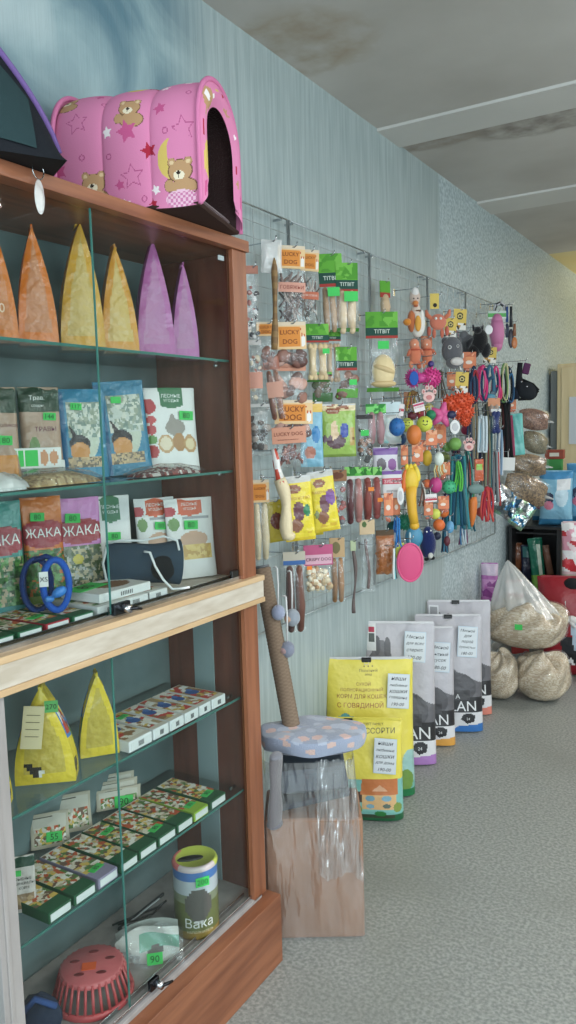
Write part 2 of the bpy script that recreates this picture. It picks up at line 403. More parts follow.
# ================================================================== THE SETTING
WX, CZ = -1.52, 2.81
def slab(name, x0, y0, z0, x1, y1, z1, mat, kind='structure'):
    mb = MB(); mb.box(((x0+x1)/2, (y0+y1)/2, (z0+z1)/2), (x1-x0, y1-y0, z1-z0), (128, 128, 128))
    return tag(mb.build(name, mat), kind=kind) if kind else mb.build(name, mat)
RX = 2.6; YB, YF = 8.6, -2.2
slab('floor', WX-.1, YF-.1, -.1, RX+.1, YB+.1, 0, 'floor_lino')
def wall_material():
    m = bpy.data.materials.new('painted_wallpaper'); nt, N, K = nodes(m)
    o = N.new('ShaderNodeOutputMaterial'); p = N.new('ShaderNodeBsdfPrincipled'); K.new(p.outputs[0], o.inputs[0])
    tc = N.new('ShaderNodeTexCoord'); sep = N.new('ShaderNodeSeparateXYZ'); K.new(tc.outputs['Object'], sep.inputs[0])
    def noise(sc, st, det=4, dist=0):
        mp = N.new('ShaderNodeMapping'); mp.inputs['Scale'].default_value = st; K.new(tc.outputs['Object'], mp.inputs[0])
        n = N.new('ShaderNodeTexNoise'); n.inputs['Scale'].default_value = sc; n.inputs['Detail'].default_value = det; n.inputs['Distortion'].default_value = dist
        K.new(mp.outputs[0], n.inputs[0]); return n
    def ramp(src, a, b, pa, pb):
        r = N.new('ShaderNodeValToRGB'); r.color_ramp.elements[0].position = pa; r.color_ramp.elements[1].position = pb
        r.color_ramp.elements[0].color = L4(a); r.color_ramp.elements[1].color = L4(b); K.new(src, r.inputs[0]); return r.outputs[0]
    def mixc(fac, a, b):
        x = N.new('ShaderNodeMix'); x.data_type = 'RGBA'; K.new(fac, x.inputs[0]); K.new(a, x.inputs[6]); K.new(b, x.inputs[7]); return x.outputs[2]
    def mr(src, a, b):
        x = N.new('ShaderNodeMapRange'); x.inputs[1].default_value = a; x.inputs[2].default_value = b; x.interpolation_type = 'SMOOTHSTEP'; K.new(src, x.inputs[0]); return x.outputs[0]
    # zone 1: painted blue paper with pale curved strokes; zone 2: fine vertical ribs; zone 3: rough silver paper
    blue = ramp(noise(1.9, (1, 1, 1.2), 6, 1.2).outputs['Fac'], (92, 124, 138), (160, 182, 186), .38, .62)
    wv = N.new('ShaderNodeTexWave'); wv.inputs['Scale'].default_value = 1.1; wv.inputs['Distortion'].default_value = 9; wv.inputs['Detail'].default_value = 3; wv.inputs['Detail Scale'].default_value = .8
    mp = N.new('ShaderNodeMapping'); mp.inputs['Rotation'].default_value = (.9, 0, 0); K.new(tc.outputs['Object'], mp.inputs[0]); K.new(mp.outputs[0], wv.inputs[0])
    st = ramp(wv.outputs['Fac'], (0, 0, 0), (190, 190, 190), .80, 1.0)
    pale = N.new('ShaderNodeRGB'); pale.outputs[0].default_value = L4((188, 202, 204))
    z1 = mixc(st, blue, pale.outputs[0])
    ribs = ramp(noise(14, (1, 5, .25), 3).outputs['Fac'], (148, 162, 164), (172, 184, 185), .3, .7)
    rough = ramp(noise(60, (1, 1, 1), 3).outputs['Fac'], (150, 168, 174), (196, 208, 212), .35, .65)
    f12 = mr(sep.outputs['Y'], 1.75, 2.15)
    ed = noise(3, (1, 1, .6), 2); ad = N.new('ShaderNodeMath'); ad.operation = 'MULTIPLY_ADD'; ad.inputs[1].default_value = .35
    K.new(ed.outputs['Fac'], ad.inputs[0]); K.new(sep.outputs['Y'], ad.inputs[2])
    f23 = mr(ad.outputs[0], 4.2, 4.28)
    out = mixc(f23, mixc(f12, z1, ribs), rough); K.new(out, p.inputs['Base Color'])
    bA = N.new('ShaderNodeBump'); bA.inputs['Strength'].default_value = .35; bA.inputs['Distance'].default_value = .004
    K.new(noise(22, (1, 6, .15), 3).outputs['Fac'], bA.inputs['Height'])
    bB = N.new('ShaderNodeBump'); bB.inputs['Strength'].default_value = .9; bB.inputs['Distance'].default_value = .006
    K.new(noise(55, (1, 1, 1), 4).outputs['Fac'], bB.inputs['Height'])
    mv = N.new('ShaderNodeMix'); mv.data_type = 'VECTOR'; K.new(f23, mv.inputs[0]); K.new(bA.outputs[0], mv.inputs[4]); K.new(bB.outputs[0], mv.inputs[5])
    K.new(mv.outputs[1], p.inputs['Normal']); p.inputs['Roughness'].default_value = .5; MATS['wallpaper'] = m
wall_material()
slab('wall_left', WX-.1, YF, 0, WX, YB, CZ, 'wallpaper')
slab('wall_back', WX, YB, 0, RX, YB+.1, CZ+.3, 'plain_wall')
mb = MB()
FW = (-1.1, 2.1, .7, 2.5)   # unseen window added behind the camera for frontal light
def fb(x0, x1, z0, z1): mb.box(((x0+x1)/2, YF-.1, (z0+z1)/2), (x1-x0, .2, z1-z0), (128, 128, 128))
fb(WX-.1, FW[0], 0, CZ); fb(FW[1], RX, 0, CZ); fb(FW[0], FW[1], 0, FW[2]); fb(FW[0], FW[1], FW[3], CZ)
tag(mb.build('wall_front', 'plain_wall'), kind='structure')
mb = MB(); t = .07
for x in (FW[0]+t/2, (FW[0]+FW[1])/2, FW[1]-t/2): mb.box((x, YF-.1, (FW[2]+FW[3])/2), (t, .06, FW[3]-FW[2]), (225, 226, 224))
for z in (FW[2]+t/2, FW[3]-t/2): mb.box(((FW[0]+FW[1])/2, YF-.1, z), (FW[1]-FW[0]-2*t, .058, t), (225, 226, 224))
r = tag(mb.build('window_3', 'plastic'), kind='structure')
g = MB(); g.box(((FW[0]+FW[1])/2, YF-.1, (FW[2]+FW[3])/2), (FW[1]-FW[0]-2*t, .006, FW[3]-FW[2]-2*t), (128,)*3); g.build('pane', 'glass', r)
# right wall with two window openings
WIN = [(-1.7, .2), (.9, 2.9)]; WZ0, WZ1 = .95, 2.45
def bx(mb, x0, y0, z0, x1, y1, z1, c=(128, 128, 128), mat=0, bev=0): mb.box(((x0+x1)/2, (y0+y1)/2, (z0+z1)/2), (x1-x0, y1-y0, z1-z0), c, mat, bev)
mb = MB(); bx(mb, RX, YF, 0, RX+.2, YB, WZ0); bx(mb, RX, YF, WZ1, RX+.2, YB, CZ)
ys = [YF]+[q for w_ in WIN for q in w_]+[YB]
for i in range(0, len(ys), 2): bx(mb, RX, ys[i], WZ0, RX+.2, ys[i+1], WZ1)
tag(mb.build('wall_right', 'plain_wall'), kind='structure')
for i, (a, b) in enumerate(WIN):
    mb = MB(); t = .06
    for (p, q) in ((a, a+t), (b-t, b), ((a+b)/2-t/2, (a+b)/2+t/2)): bx(mb, RX+.06, p, WZ0, RX+.12, q, WZ1, (225, 226, 224))
    for (p, q) in ((WZ0, WZ0+t), (WZ1-t, WZ1)): bx(mb, RX+.062, a, p, RX+.118, b, q, (225, 226, 224))
    r = tag(mb.build('window_%d' % (i+1), 'plastic'), kind='structure')
    g = MB(); bx(g, RX+.085, a+t, WZ0+t, RX+.092, b-t, WZ1-t); g.build('pane', 'glass', r)
# ceiling: first field, two shallow beams, and a far field with warm lamplight in its colour
def ceiling_material():
    m = bpy.data.materials.new('stained_ceiling'); nt, N, K = nodes(m)
    o = N.new('ShaderNodeOutputMaterial'); p = N.new('ShaderNodeBsdfPrincipled'); K.new(p.outputs[0], o.inputs[0]); p.inputs['Roughness'].default_value = .9
    tc = N.new('ShaderNodeTexCoord')
    nz = N.new('ShaderNodeTexNoise'); nz.inputs['Scale'].default_value = 1.1; nz.inputs['Detail'].default_value = 5; K.new(tc.outputs['Object'], nz.inputs[0])
    cr = N.new('ShaderNodeValToRGB'); cr.color_ramp.elements[0].color = L4((174, 169, 163)); cr.color_ramp.elements[1].color = L4((198, 194, 189)); cr.color_ramp.elements[0].position = .35; cr.color_ramp.elements[1].position = .65
    K.new(nz.outputs['Fac'], cr.inputs[0]); out = cr.outputs[0]
    n2 = N.new('ShaderNodeTexNoise'); n2.inputs['Scale'].default_value = 9; n2.inputs['Detail'].default_value = 6; K.new(tc.outputs['Object'], n2.inputs[0])
    # damp stains: centre x, y, radius x, y, colour, strength
    for (cx_, cy_, rx_, ry_, c, stg) in STAINS:
        mp = N.new('ShaderNodeMapping'); mp.vector_type = 'POINT'
        mp.inputs['Location'].default_value = (-cx_/rx_, -cy_/ry_, 0); mp.inputs['Scale'].default_value = (1/rx_, 1/ry_, 0); K.new(tc.outputs['Object'], mp.inputs[0])
        ln = N.new('ShaderNodeVectorMath'); ln.operation = 'LENGTH'; K.new(mp.outputs[0], ln.inputs[0])
        ma = N.new('ShaderNodeMath'); ma.operation = 'MULTIPLY_ADD'; ma.inputs[1].default_value = .9; K.new(n2.outputs['Fac'], ma.inputs[0]); K.new(ln.outputs['Value'], ma.inputs[2])
        r = N.new('ShaderNodeMapRange'); r.inputs[1].default_value = 1.45; r.inputs[2].default_value = 1.25; r.inputs[4].default_value = stg; K.new(ma.outputs[0], r.inputs[0])
        rr = N.new('ShaderNodeMapRange'); rr.inputs[1].default_value = .3; rr.inputs[2].default_value = .75; K.new(n2.outputs['Fac'], rr.inputs[0])
        mu = N.new('ShaderNodeMath'); mu.operation = 'MULTIPLY'; K.new(r.outputs[0], mu.inputs[0]); K.new(rr.outputs[0], mu.inputs[1])
        mu2 = N.new('ShaderNodeMath'); mu2.operation = 'MULTIPLY'; mu2.inputs[1].default_value = 1.6; mu2.use_clamp = True; K.new(mu.outputs[0], mu2.inputs[0])
        mx = N.new('ShaderNodeMix'); mx.data_type = 'RGBA'; mx.inputs[7].default_value = L4(c); K.new(mu2.outputs[0], mx.inputs[0]); K.new(out, mx.inputs[6]); out = mx.outputs[2]
    K.new(out, p.inputs['Base Color']); MATS['ceiling'] = m
def cpt(u, v): q = at(u, v, 2, CZ); return q[0], q[1]
STAINS = []
for (u, v, rx_, ry_, c, s_) in ((298, 46, .30, .26, (156, 140, 118), .6), (432, 138, .36, .16, (138, 126, 114), .7), (548, 121, .36, .16, (126, 118, 110), .8)):
    a, b = cpt(u, v); STAINS.append((a, b, rx_, ry_, c, s_))
ceiling_material()
YW = 6.5
slab('ceiling', WX-.1, YF-.1, CZ, RX+.1, YW, CZ+.12, 'ceiling')
slab('trim_1', WX, 3.32, CZ-.012, RX, 3.57, CZ, 'beam_paint')
slab('trim_2', WX, 4.72, CZ-.012, RX, 5.01, CZ, 'beam_paint')
slab('trim_3', WX-.1, YW, CZ, RX+.1, YB+.1, CZ+.12, 'warm_lit_ceiling')
slab('baseboard_left', WX, 2.0, 0, WX+.012, YB, .05, 'plain_wall')
# ================================================================== THE DISPLAY CABINET
XF, XB, CY0, CY1, CT = -1.17, -1.47, .86, 1.735, 1.985
SH1, SH2, RT, SHA, SHB, BOT = 1.684, 1.398, 1.108, .782, .520, .212
XG = XF-.015
cab = empty('display_cabinet', ((XF+XB)/2, (CY0+CY1)/2, 0)); cl = Vector(cab.location)
tag(cab, 'tall cherry brown glass-fronted display cabinet full of pet goods', 'cabinet')
def cpart(name, boxes, mat, parent=None, col=(128, 128, 128), bev=0.001):
    mb = MB()
    for b in boxes: bx(mb, *b, col, 0, bev)
    o = mb.build(name, mat, cab if parent is None else parent); o.location = -cl if parent is None else (0, 0, 0); return o
cpart('top_board', [(XB, CY0, CT-.028, XF+.008, CY1+.004, CT)], 'cherry_wood_h')
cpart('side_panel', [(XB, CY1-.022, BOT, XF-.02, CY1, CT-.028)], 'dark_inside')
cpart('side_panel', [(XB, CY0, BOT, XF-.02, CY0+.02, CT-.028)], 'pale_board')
cpart('stile', [(XF-.02, CY1-.06, BOT-.005, XF, CY1, CT-.028)], 'cherry_wood')
cpart('stile', [(XF-.02, CY0, BOT-.005, XF, CY0+.045, RT-.07), (XF-.004, CY0+.012, BOT-.005, XF+.004, CY0+.02, RT-.07)], 'pale_board')
cpart('back_panel', [(XB-.01, CY0, BOT, XB, CY1, CT-.028)], 'teal_board')
cpart('plinth', [(XB, CY0, 0, XF+.038, CY1+.016, BOT-.012)], 'cherry_wood_h')
cpart('bottom_board', [(XB, CY0+.02, BOT-.012, XF+.0, CY1-.022, BOT)], 'pale_board')
cpart('middle_board', [(XB, CY0+.02, RT-.07, XF-.005, CY1-.022, RT)], 'beige_laminate')
rail = cpart('rail', [(XF-.005, CY0, RT-.058, XF+.014, CY1+.014, RT-.012)], 'beige_laminate')
o = cpart('edge_strip', [(XF-.03, CY0, RT-.012, XF+.017, CY1+.016, RT+.002), (XF-.01, CY0, RT-.071, XF+.017, CY1+.016, RT-.058)], 'light_edge', rail)
cpart('reflection_strip', [(-1.375, CY1-.026, BOT, -1.305, CY1-.0225, RT-.075)], 'painted_reflection')  # pale strip painted as a reflection on the side panel
# sliding door tracks (aluminium channels)
cpart('door_track', [(XG-.022, CY0+.04, RT, XG-.018, CY1-.06, RT+.012), (XG+.004, CY0+.04, RT, XG+.007, CY1-.06, RT+.012)], 'chrome')
cpart('door_track', [(XG-.022, CY0+.04, BOT, XG-.018, CY1-.06, BOT+.012), (XG+.004, CY0+.04, BOT, XG+.007, CY1-.06, BOT+.012)], 'chrome')
for z in (SH1, SH2, SHA, SHB):
    mb = MB(); bx(mb, XB, CY0+.02, z-.007, -1.205, CY1-.045, z-.001); g = mb.build('glass_shelf', 'glass', cab); g.location = -cl
    mb = MB(); bx(mb, -1.205, CY0+.02, z-.007, -1.2035, CY1-.045, z-.001); g2 = mb.build('front_edge', 'glass_edge', g)
    for y in (CY1-.024, CY0+.022):
        mb = MB(); mb.tube([(-1.25, y, z-.012), (-1.25, y-.02 if y > 1.2 else y+.02, z-.012)], .005, (200, 200, 200)); p_ = mb.build('shelf_pin', 'chrome', cab); p_.location = -cl
def pane(y0, y1, z0, z1, x, edge):
    mb = MB(); bx(mb, x-.002, y0, z0, x+.002, y1, z1); g = mb.build('glass_door', 'glass', cab); g.location = -cl
    mb = MB(); e = y0 if edge < 0 else y1; bx(mb, x-.0021, e-.0008, z0, x+.0021, e+.0008, z1); mb.build('polished_edge', 'glass_edge', g)
yu = at(97, 350, 0, XG)[1]; yl = at(121, 840, 0, XG)[1]
pane(yu, CY1-.06, RT+.002, CT-.03, XG, -1); pane(CY0+.02, yu+.014, RT+.002, CT-.03, XG-.013, 1)
pane(yl, CY1-.06, BOT+.002, RT-.075, XG, -1); pane(CY0+.02, yl+.014, BOT+.002, RT-.075, XG-.013, 1)
def lock(u, v, z, big):
    y = at(u, v, 0, XG)[1]; mb = MB()
    mb.box((XG+.008, y, z), (.012, .05 if big else .03, .026), (70, 74, 80), 0, .002)
    mb.tube([(XG+.012, y+.004, z), (XG+.032, y+.004, z)], [.009, .009], (200, 200, 205), 14)
    mb.tube([(XG+.030, y+.004, z), (XG+.036, y+.02, z-.002), (XG+.036, y+.034, z-.006)], [.004, .004, .003], (60, 60, 64), 8)
    o = mb.build('door_lock', 'metal', cab); o.location = -cl
lock(118, 604, RT+.020, True); lock(152, 1003, BOT+.020, False)
mb = MB(); mb.box((XG+.003, CY1-.085, RT+.02), (.01, .03, .02), (90, 90, 92), 0, .002); o = mb.build('door_stop', 'metal', cab); o.location = -cl
mb = MB(); mb.box((XF-.026, CY1-.075, CT-.05), (.004, .024, .012), (210, 214, 220), 0, .001); o = mb.build('inventory_sticker', 'paper', cab, -cl)
# ------------------------------------------------------------------ on the cabinet top: pet house and purple bag
def bear_ops(cu, cv, s, a, hold=None):
    b, l, d, w = (196, 150, 104), (226, 196, 150), (52, 38, 34), (240, 226, 196); ol = (120, 84, 58); A = a
    o = []
    for k, c in ((1.09, ol), (1.0, b)):
        o += [('e', cu-.62*s, cv+.62*s*A, .30*s*k, .30*s*A*k, c), ('e', cu+.62*s, cv+.62*s*A, .30*s*k, .30*s*A*k, c),
              ('e', cu+.25*s, cv-1.15*s*A, .95*s*k, .62*s*A*k, c), ('e', cu-.85*s, cv-.95*s*A, .36*s*k, .42*s*A*k, c), ('e', cu, cv, .86*s*k, .74*s*A*k, c)]
    o += [('e', cu-.62*s, cv+.62*s*A, .16*s, .16*s*A, l), ('e', cu+.62*s, cv+.62*s*A, .16*s, .16*s*A, l),
          ('e', cu-.1*s, cv-.28*s*A, .42*s, .32*s*A, w), ('e', cu-.12*s, cv-.1*s*A, .16*s, .12*s*A, d),
          ('r', cu-.42*s, cv+.12*s*A, cu-.2*s, cv+.17*s*A, d), ('r', cu+.14*s, cv+.12*s*A, cu+.36*s, cv+.17*s*A, d), ('r', cu-.14*s, cv-.44*s*A, cu-.1*s, cv-.2*s*A, d)]
    return o
def pet_house():
    C0 = np.array([-1.06, 1.405]); d1 = np.array([-.955, -.297]); d1 /= np.hypot(*d1); d2 = np.array([-d1[1], d1[0]])*-1
    if d2[1] < 0: d2 = -d2
    L, W, H = .345, .285, .30
    ctr = C0+d1*L/2+d2*W/2
    # local x: along the barrel, +x = the open end; local -y = long printed side
    ang = math.atan2(-d1[1], -d1[0])
    root = empty('pet_house', (ctr[0], ctr[1], CT+.001), (0, 0, ang))
    tag(root, 'pink fabric pet house with teddy bear print on top of the glass cabinet', 'pet house')
    zs = .165  # straight side height, then a round arch
    def arch(v, k=1.0):   # v 0 = bottom of near side, 1 = bottom of far side
        per = zs*2+PI*W/2*1.03; s = np.asarray(v)*per
        y = np.where(s < zs, -W/2, 0.); z = np.where(s < zs, s, 0.)
        t = np.clip((s-zs)/(per-2*zs), 0, 1)*PI
        mid = (s >= zs) & (s <= per-zs)
        y = np.where(mid, -W/2*np.cos(t), y); z = np.where(mid, zs+(H-zs)*np.sin(t)**.9, z)
        far = s > per-zs; y = np.where(far, W/2, y); z = np.where(far, per-s, z)
        return y*k, z
    PK, HP, RD, YL, WH, DP = (230, 130, 178), (214, 84, 144), (190, 34, 62), (222, 190, 92), (246, 236, 238), (196, 84, 140)
    per = zs*2+PI*W/2*1.03; asp = per/L
    ops = []
    S = lambda u, v, R, c, rot=0, out=False: ops.append(('s', u, v, R*1.35, c, rot, out))
    S(.17, .255, .062, DP, .2, True); S(.03, .13, .045, HP, .3); S(.38, .22, .03, WH, .1);
    S(.545, .095, .062, DP, .1, True); S(.46, .075, .03, HP, .3); S(.50, .02, .03, WH, .4); S(.68, .012, .026, RD, .3); S(.66, .16, .042, RD, .25)
    S(.74, .27, .038, HP, .2); S(.74, .37, .028, WH, 0); S(.90, .205, .06, DP, .15, True); S(.70, .05, .028, WH, .5); S(.09, .33, .022, HP, .3)
    S(.27, .38, .03, HP, .5); S(.40, .44, .03, RD, .1); S(.62, .42, .04, RD, .3); S(.2, .5, .04, WH, 0); S(.5, .55, .05, HP, .2); S(.8, .5, .05, DP, .1, True); S(.88, .40, .03, WH, .2)
    for (u, v) in ((.385, .155), (.78, .205), (.62, .03), (.20, .16), (.33, .33), (.92, .32)): ops.append(('e', u, v, .02, .02/asp, DP)); ops.append(('e', u, v, .013, .013/asp, PK))
    for k in range(5): S(.15+.17*k, .66+.05*(k % 2), .045, (HP, WH, RD, DP, HP)[k], .3*k)
    ops += [('e', .52, .41, .07, .035, YL)]
    ops += bear_ops(.27, .085, .085, 1/asp); ops += bear_ops(.53, .285, .080, 1/asp); S(.52, .215, .055, HP, .3)
    ops += [('e', .82, .13, .10, .10/asp*1.25, YL), ('e', .87, .15, .085, .10/asp*1.2, PK)]
    ops += bear_ops(.87, .095, .088, 1/asp)
    ops += [('e', .87, .022, .10, .024, (238, 190, 214)), ('k', .78, .0, .97, .04, (214, 120, 170), 60)]
    ops += bear_ops(.06, .36, .07, 1/asp)
    dsg = design(PK, ops, asp)
    def outer(u, v):
        y, z = arch(v); seg = np.abs(np.sin(PI*np.clip(u*3, 0, 3)))**.35; q = .012*(seg-1)
        n = np.clip(np.hypot(y, z-zs*.8), .01, 9); return (u-.5)*L+0*v, y+q*y/n, np.maximum(z+q*(z-zs*.8)/n, 0.0)
    mb = MB(); mb.sheet(outer, 230, 300, dsg); body = mb.build('shell', 'cloth', root)
    # front ring face with opening, and closed rear face
    def ring(xo, hole, dsg_, flip):
        mb = MB()
        def fn(u, v):
            y, z = arch(u); zc = .13
            if hole:
                a = (1-v)+v*np.where(z < .03, .74, .66); yy = y*a; zz = zc+(z-zc)*a+v*.004; zz = np.where(z < .01, z+v*.045, zz)
            else: yy = y*(1-v); zz = z*(1-v)+zc*v
            return xo+.010*np.sin(PI*v)*(1 if not flip else -1)+0*u, yy, zz
        mb.sheet(fn, 90, 12, dsg_, flip=flip); return mb
    fops = []
    rs = np.random.RandomState(5)
    for k in range(16): fops.append(('s', .03+.06*k, .2+.6*rs.rand(), .024+.012*rs.rand(), [HP, WH, YL, RD, (196, 150, 104)][k % 5], rs.rand()))
    fops += [('e', .34, .45, .05, .4, (196, 150, 104)), ('e', .34, .35, .02, .2, WH), ('e', .12, .6, .06, .35, YL)]
    ring(L/2, True, design(PK, fops, .3), False).build('entrance_rim', 'cloth', root)
    mb = ring(-L/2, False, design(PK, (), 1), True); mb.build('rear_panel', 'cloth', root)
    # lining inside
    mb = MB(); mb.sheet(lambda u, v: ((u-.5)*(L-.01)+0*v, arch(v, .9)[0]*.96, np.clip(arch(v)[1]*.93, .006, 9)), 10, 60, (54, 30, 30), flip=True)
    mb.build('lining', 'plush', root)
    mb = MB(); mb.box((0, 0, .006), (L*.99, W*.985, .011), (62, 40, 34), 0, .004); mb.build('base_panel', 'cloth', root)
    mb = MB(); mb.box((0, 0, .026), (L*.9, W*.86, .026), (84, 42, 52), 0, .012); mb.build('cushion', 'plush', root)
    for xo in (-L/2, L/2):
        vs = np.linspace(0, 1, 60); y, z = arch(vs); mb = MB(); mb.tube([(xo, a, b+.003) for a, b in zip(y, z)], .006, (220, 118, 168), 8); mb.build('piping', 'cloth', root)
pet_house()
def purple_bag():
    P = at(0, 172, 2, CT+.002); P = np.array([-1.30, 0, CT+.001])
    yr = at(30, 168, 0, -1.27)[1]
    root = empty('carrier_bag', (-1.30, yr-.26, CT+.001), (0, 0, rad(62)))
    tag(root, 'black and purple zipped carrier bag at the left end of the cabinet top', 'bag')
    W, D, H = .52, .22, .42
    # slanted outline: tall at local left, dropping to the right
    def hz(u): return H*np.clip(1-np.abs(u-.35)/.66, 0, 1)**.62
    fr = lambda u, v: ((u-.5)*W, -D/2*(1-.55*v)-.02*np.sin(PI*u)*np.sin(PI*v), hz(u)*v*.97+.0)
    bk = lambda u, v: ((u-.5)*W, D/2*(1-.55*v), hz(u)*v*.97)
    mb = MB(); mb.sheet(fr, 40, 30, (22, 26, 34)); mb.sheet(bk, 20, 12, (22, 26, 34), flip=True); mb.sheet(lambda u, v: ((u-.5)*W, (2*v-1)*D/2, 0*u), 2, 2, (18, 18, 22), flip=True)
    mb.build('body', 'cloth', root)
    mb = MB(); mb.sheet(lambda u, v: ((u-.5)*W*1.01, -D/2*.45+v*D*.45, hz(u)*.97+.012*np.sin(PI*v)), 50, 8, design((82, 62, 122), [('r', 0, .42, 1, .56, (36, 28, 56))])); mb.build('zipped_gusset', 'cloth', root)
    mb = MB(); us = np.linspace(0, 1, 50); mb.tube([((u-.5)*W*1.01, -D/2*.45-.002, float(hz(u))*.97) for u in us], .006, (112, 84, 150), 8); mb.build('piping', 'cloth', root)
    for dz, c in ((.05, (34, 58, 62)),):
        mb = MB(); mb.sheet(lambda u, v: ((u-.5)*W*.8, -D/2*(1-.55*(v*.72+.1))-.004-.02*np.sin(PI*(u*.8+.1))*np.sin(PI*(v*.72+.1)), hz(u*.8+.1)*(v*.72+.1)*.97), 30, 20, c); mb.build('mesh_window', 'cloth', root)
    # zip pull, ring and pale oval tag
    xk = .43*W
    mb = MB(); mb.tube([(xk-.02, -D/2*.5-.012, .075), (xk-.008, -D/2*.6-.02, .03)], [.005, .003], (205, 210, 216), 8); mb.build('zip_pull', 'metal', root)
purple_bag()
def hang_tag():
    y = at(39, 185, 0, -1.15)[1]; z = at(39, 170, 0, -1.15)[2]
    root = empty('hanging_tag', (-1.150, y, z-.03)); tag(root, 'translucent oval tag on a ring hanging from the carrier bag over the cabinet edge', 'tag')
    mb = MB(); a = np.linspace(0, 2*PI, 22); mb.tube([(0, .013*math.cos(t), .028+.015*math.sin(t)) for t in a], .0011, (170, 176, 176), 6, cap=False); mb.build('ring', 'metal', root)
    mb = MB(); mb.ell((0, 0, -.018), (.002, .012, .031), (172, 176, 160), n=18); mb.build('oval_tab', 'film_milky', root)
hang_tag()
# ================================================================== GOODS IN THE CABINET
GR = (60, 205, 88); 
def sticker(root, x, y, z, w, h, txt, col=GR, rx=0, name='price_sticker', rz=0, ry=0):
    mb = MB(); mb.box((0, 0, 0), (w, .0012, h), col, 0, 0)
    if txt: mb.text(lambda u, v: ((u-.5)*w, -.0007+0*u, (v-.5)*h), txt, .5, .5, .6, w, h, (20, 70, 30) if col == GR else (40, 30, 30), maxw=.8, off=.0006)
    o = mb.build(name, 'paper', root); o.location = (x, y, z); o.rotation_euler = (rx, ry, rz); return o
def _w():pass
def wbag(name, label, cat, group, u0, u1, vt, z, x, phi, main, win, side, d=.6, texts=(), seed=1, chunks=None, wk=.86, sticker_txt=None, ops2=(), sideops=()):
    P, w, h = stand(u0, u1, vt, z+.001, x, phi); w *= wk
    root = empty(name, P, (0, 0, rad(phi))); tag(root, label, cat, group)
    main = np.array(main)*.97
    ops = [('p', [(.16, .10), (.84, .10), (.80, .5), (.62, .82), (.5, .90), (.38, .82), (.20, .5)], win)]
    if chunks: ops += [('n', .18, .12, .82, .5, chunks, 60)]
    df = design(main, list(ops)+list(ops2), h/w, seed); dsd = design(side, list(sideops), h/w, seed)
    mb = MB(); wedge(mb, w, w*d, h, df, dsd, texts, seed=seed); mb.build('sack', 'pouch', root)
    mb = MB(); mb.tube([(-w*.02, -w*d*.42, h*.99), (0, w*d*.42, h*.99)], .003, main, 6); mb.build('crimped_seal', 'pouch', root)
    if sticker_txt: sticker(root, w*.1, -w*d*.5-.02, h*.5, w*.3, w*.2, sticker_txt)
    return root, w, h
OR, ORd, GO, PKb = (226, 122, 30), (204, 92, 18), (218, 158, 44), (190, 96, 168)
G1 = 'pointed bags on the top glass shelf'
wbag('grain_bag', 'orange bag cut off by the photo edge on the top cabinet shelf, leftmost', 'bag', G1, -22, 18, 226, SH1, -1.32, 55, (226, 112, 14), (210, 116, 50), ORd, seed=1, texts=[('10', .5, .3, .08, (240, 200, 160))])
wbag('grain_bag', 'all-orange pointed bag with brownish window on the top cabinet shelf', 'bag', G1, 12, 58, 230, SH1, -1.31, 55, (222, 110, 22), (196, 116, 66), ORd, seed=2)
wbag('grain_bag', 'tallest golden pointed bag behind the glass door edge on the top shelf', 'bag', G1, 53, 104, 226, SH1, -1.32, 55, GO, (200, 164, 80), (212, 132, 40), seed=3)
wbag('grain_bag', 'shorter golden orange bag standing just left of the pink bags on the top shelf', 'bag', G1, 96, 138, 249, SH1, -1.31, 55, (222, 148, 40), (206, 168, 82), (206, 132, 60), seed=4)
wbag('grain_bag', 'larger mauve pink pointed bag on the top cabinet shelf', 'bag', G1, 131, 174, 243, SH1, -1.31, 55, PKb, (184, 112, 166), (170, 74, 148), seed=5, d=.5)
wbag('grain_bag', 'narrow mauve pink bag at the right end of the top cabinet shelf', 'bag', G1, 168, 198, 266, SH1, -1.30, 55, (196, 104, 176), (186, 118, 168), (176, 84, 152), seed=6, d=.5)
def spouch(name, label, cat, group, u0, u1, vt, z, x, phi, dsg_bg, ops, texts=(), t=.03, mat='pouch', stick=None, seed=1, lean=6, roll=0, wav=.004, prof=None, wk=1., y=None, nx=44, ny=60):
    P, w, h = stand(u0, u1, vt, z+.002, x, phi, y); w *= wk
    root = empty(name, P, (rad(-lean), rad(roll), rad(phi))); tag(root, label, cat, group)
    mb = MB(); pr = prof or prof_stand(t)
    fr = pouch(mb, w, h, pr, design(dsg_bg, ops, h/w, seed), texts, nx, ny, wav=wav, seed=seed); mb.build('pouch', mat, root)
    mb = MB(); mb.box((0, 0, h-.004), (w*.98, .0035, .008), dsg_bg, 0, .001); mb.build('sealed_top', mat, root)
    if stick:
        su, sv, sw, stx = stick[:4]; sc = stick[4] if len(stick) > 4 else GR
        x_, y_, z_ = fr(np.array([su]), np.array([sv])); sticker(root, float(x_[0]), float(y_[0])-.004, float(z_[0]), sw*w, sw*w*.62, stx, sc, ry=.06)
    return root, w, h
G2 = 'pouches on the second glass shelf'
TAN, TD, DGR = (176, 142, 118), (150, 120, 100), (26, 62, 42)
herb_ops = [('r', 0, .74, 1, 1, DGR), ('e', .3, .35, .13, .12, (98, 132, 66)), ('n', .1, .02, .9, .2, [(150, 116, 84), (186, 158, 118), (120, 92, 62)], 30)]
spouch('herb_pouch', 'brown kraft pouch with dark green top at the left edge of the second shelf', 'pouch', G2, -20, 20, 386, SH2, -1.36, 60, TAN, herb_ops+[('r', .2, .06, .9, .3, (210, 130, 40))], [('ДЛЯ КРОЛИКОВ', .55, .6, .04, (110, 30, 60))], stick=(.6, .45, .4, '180'), seed=2)
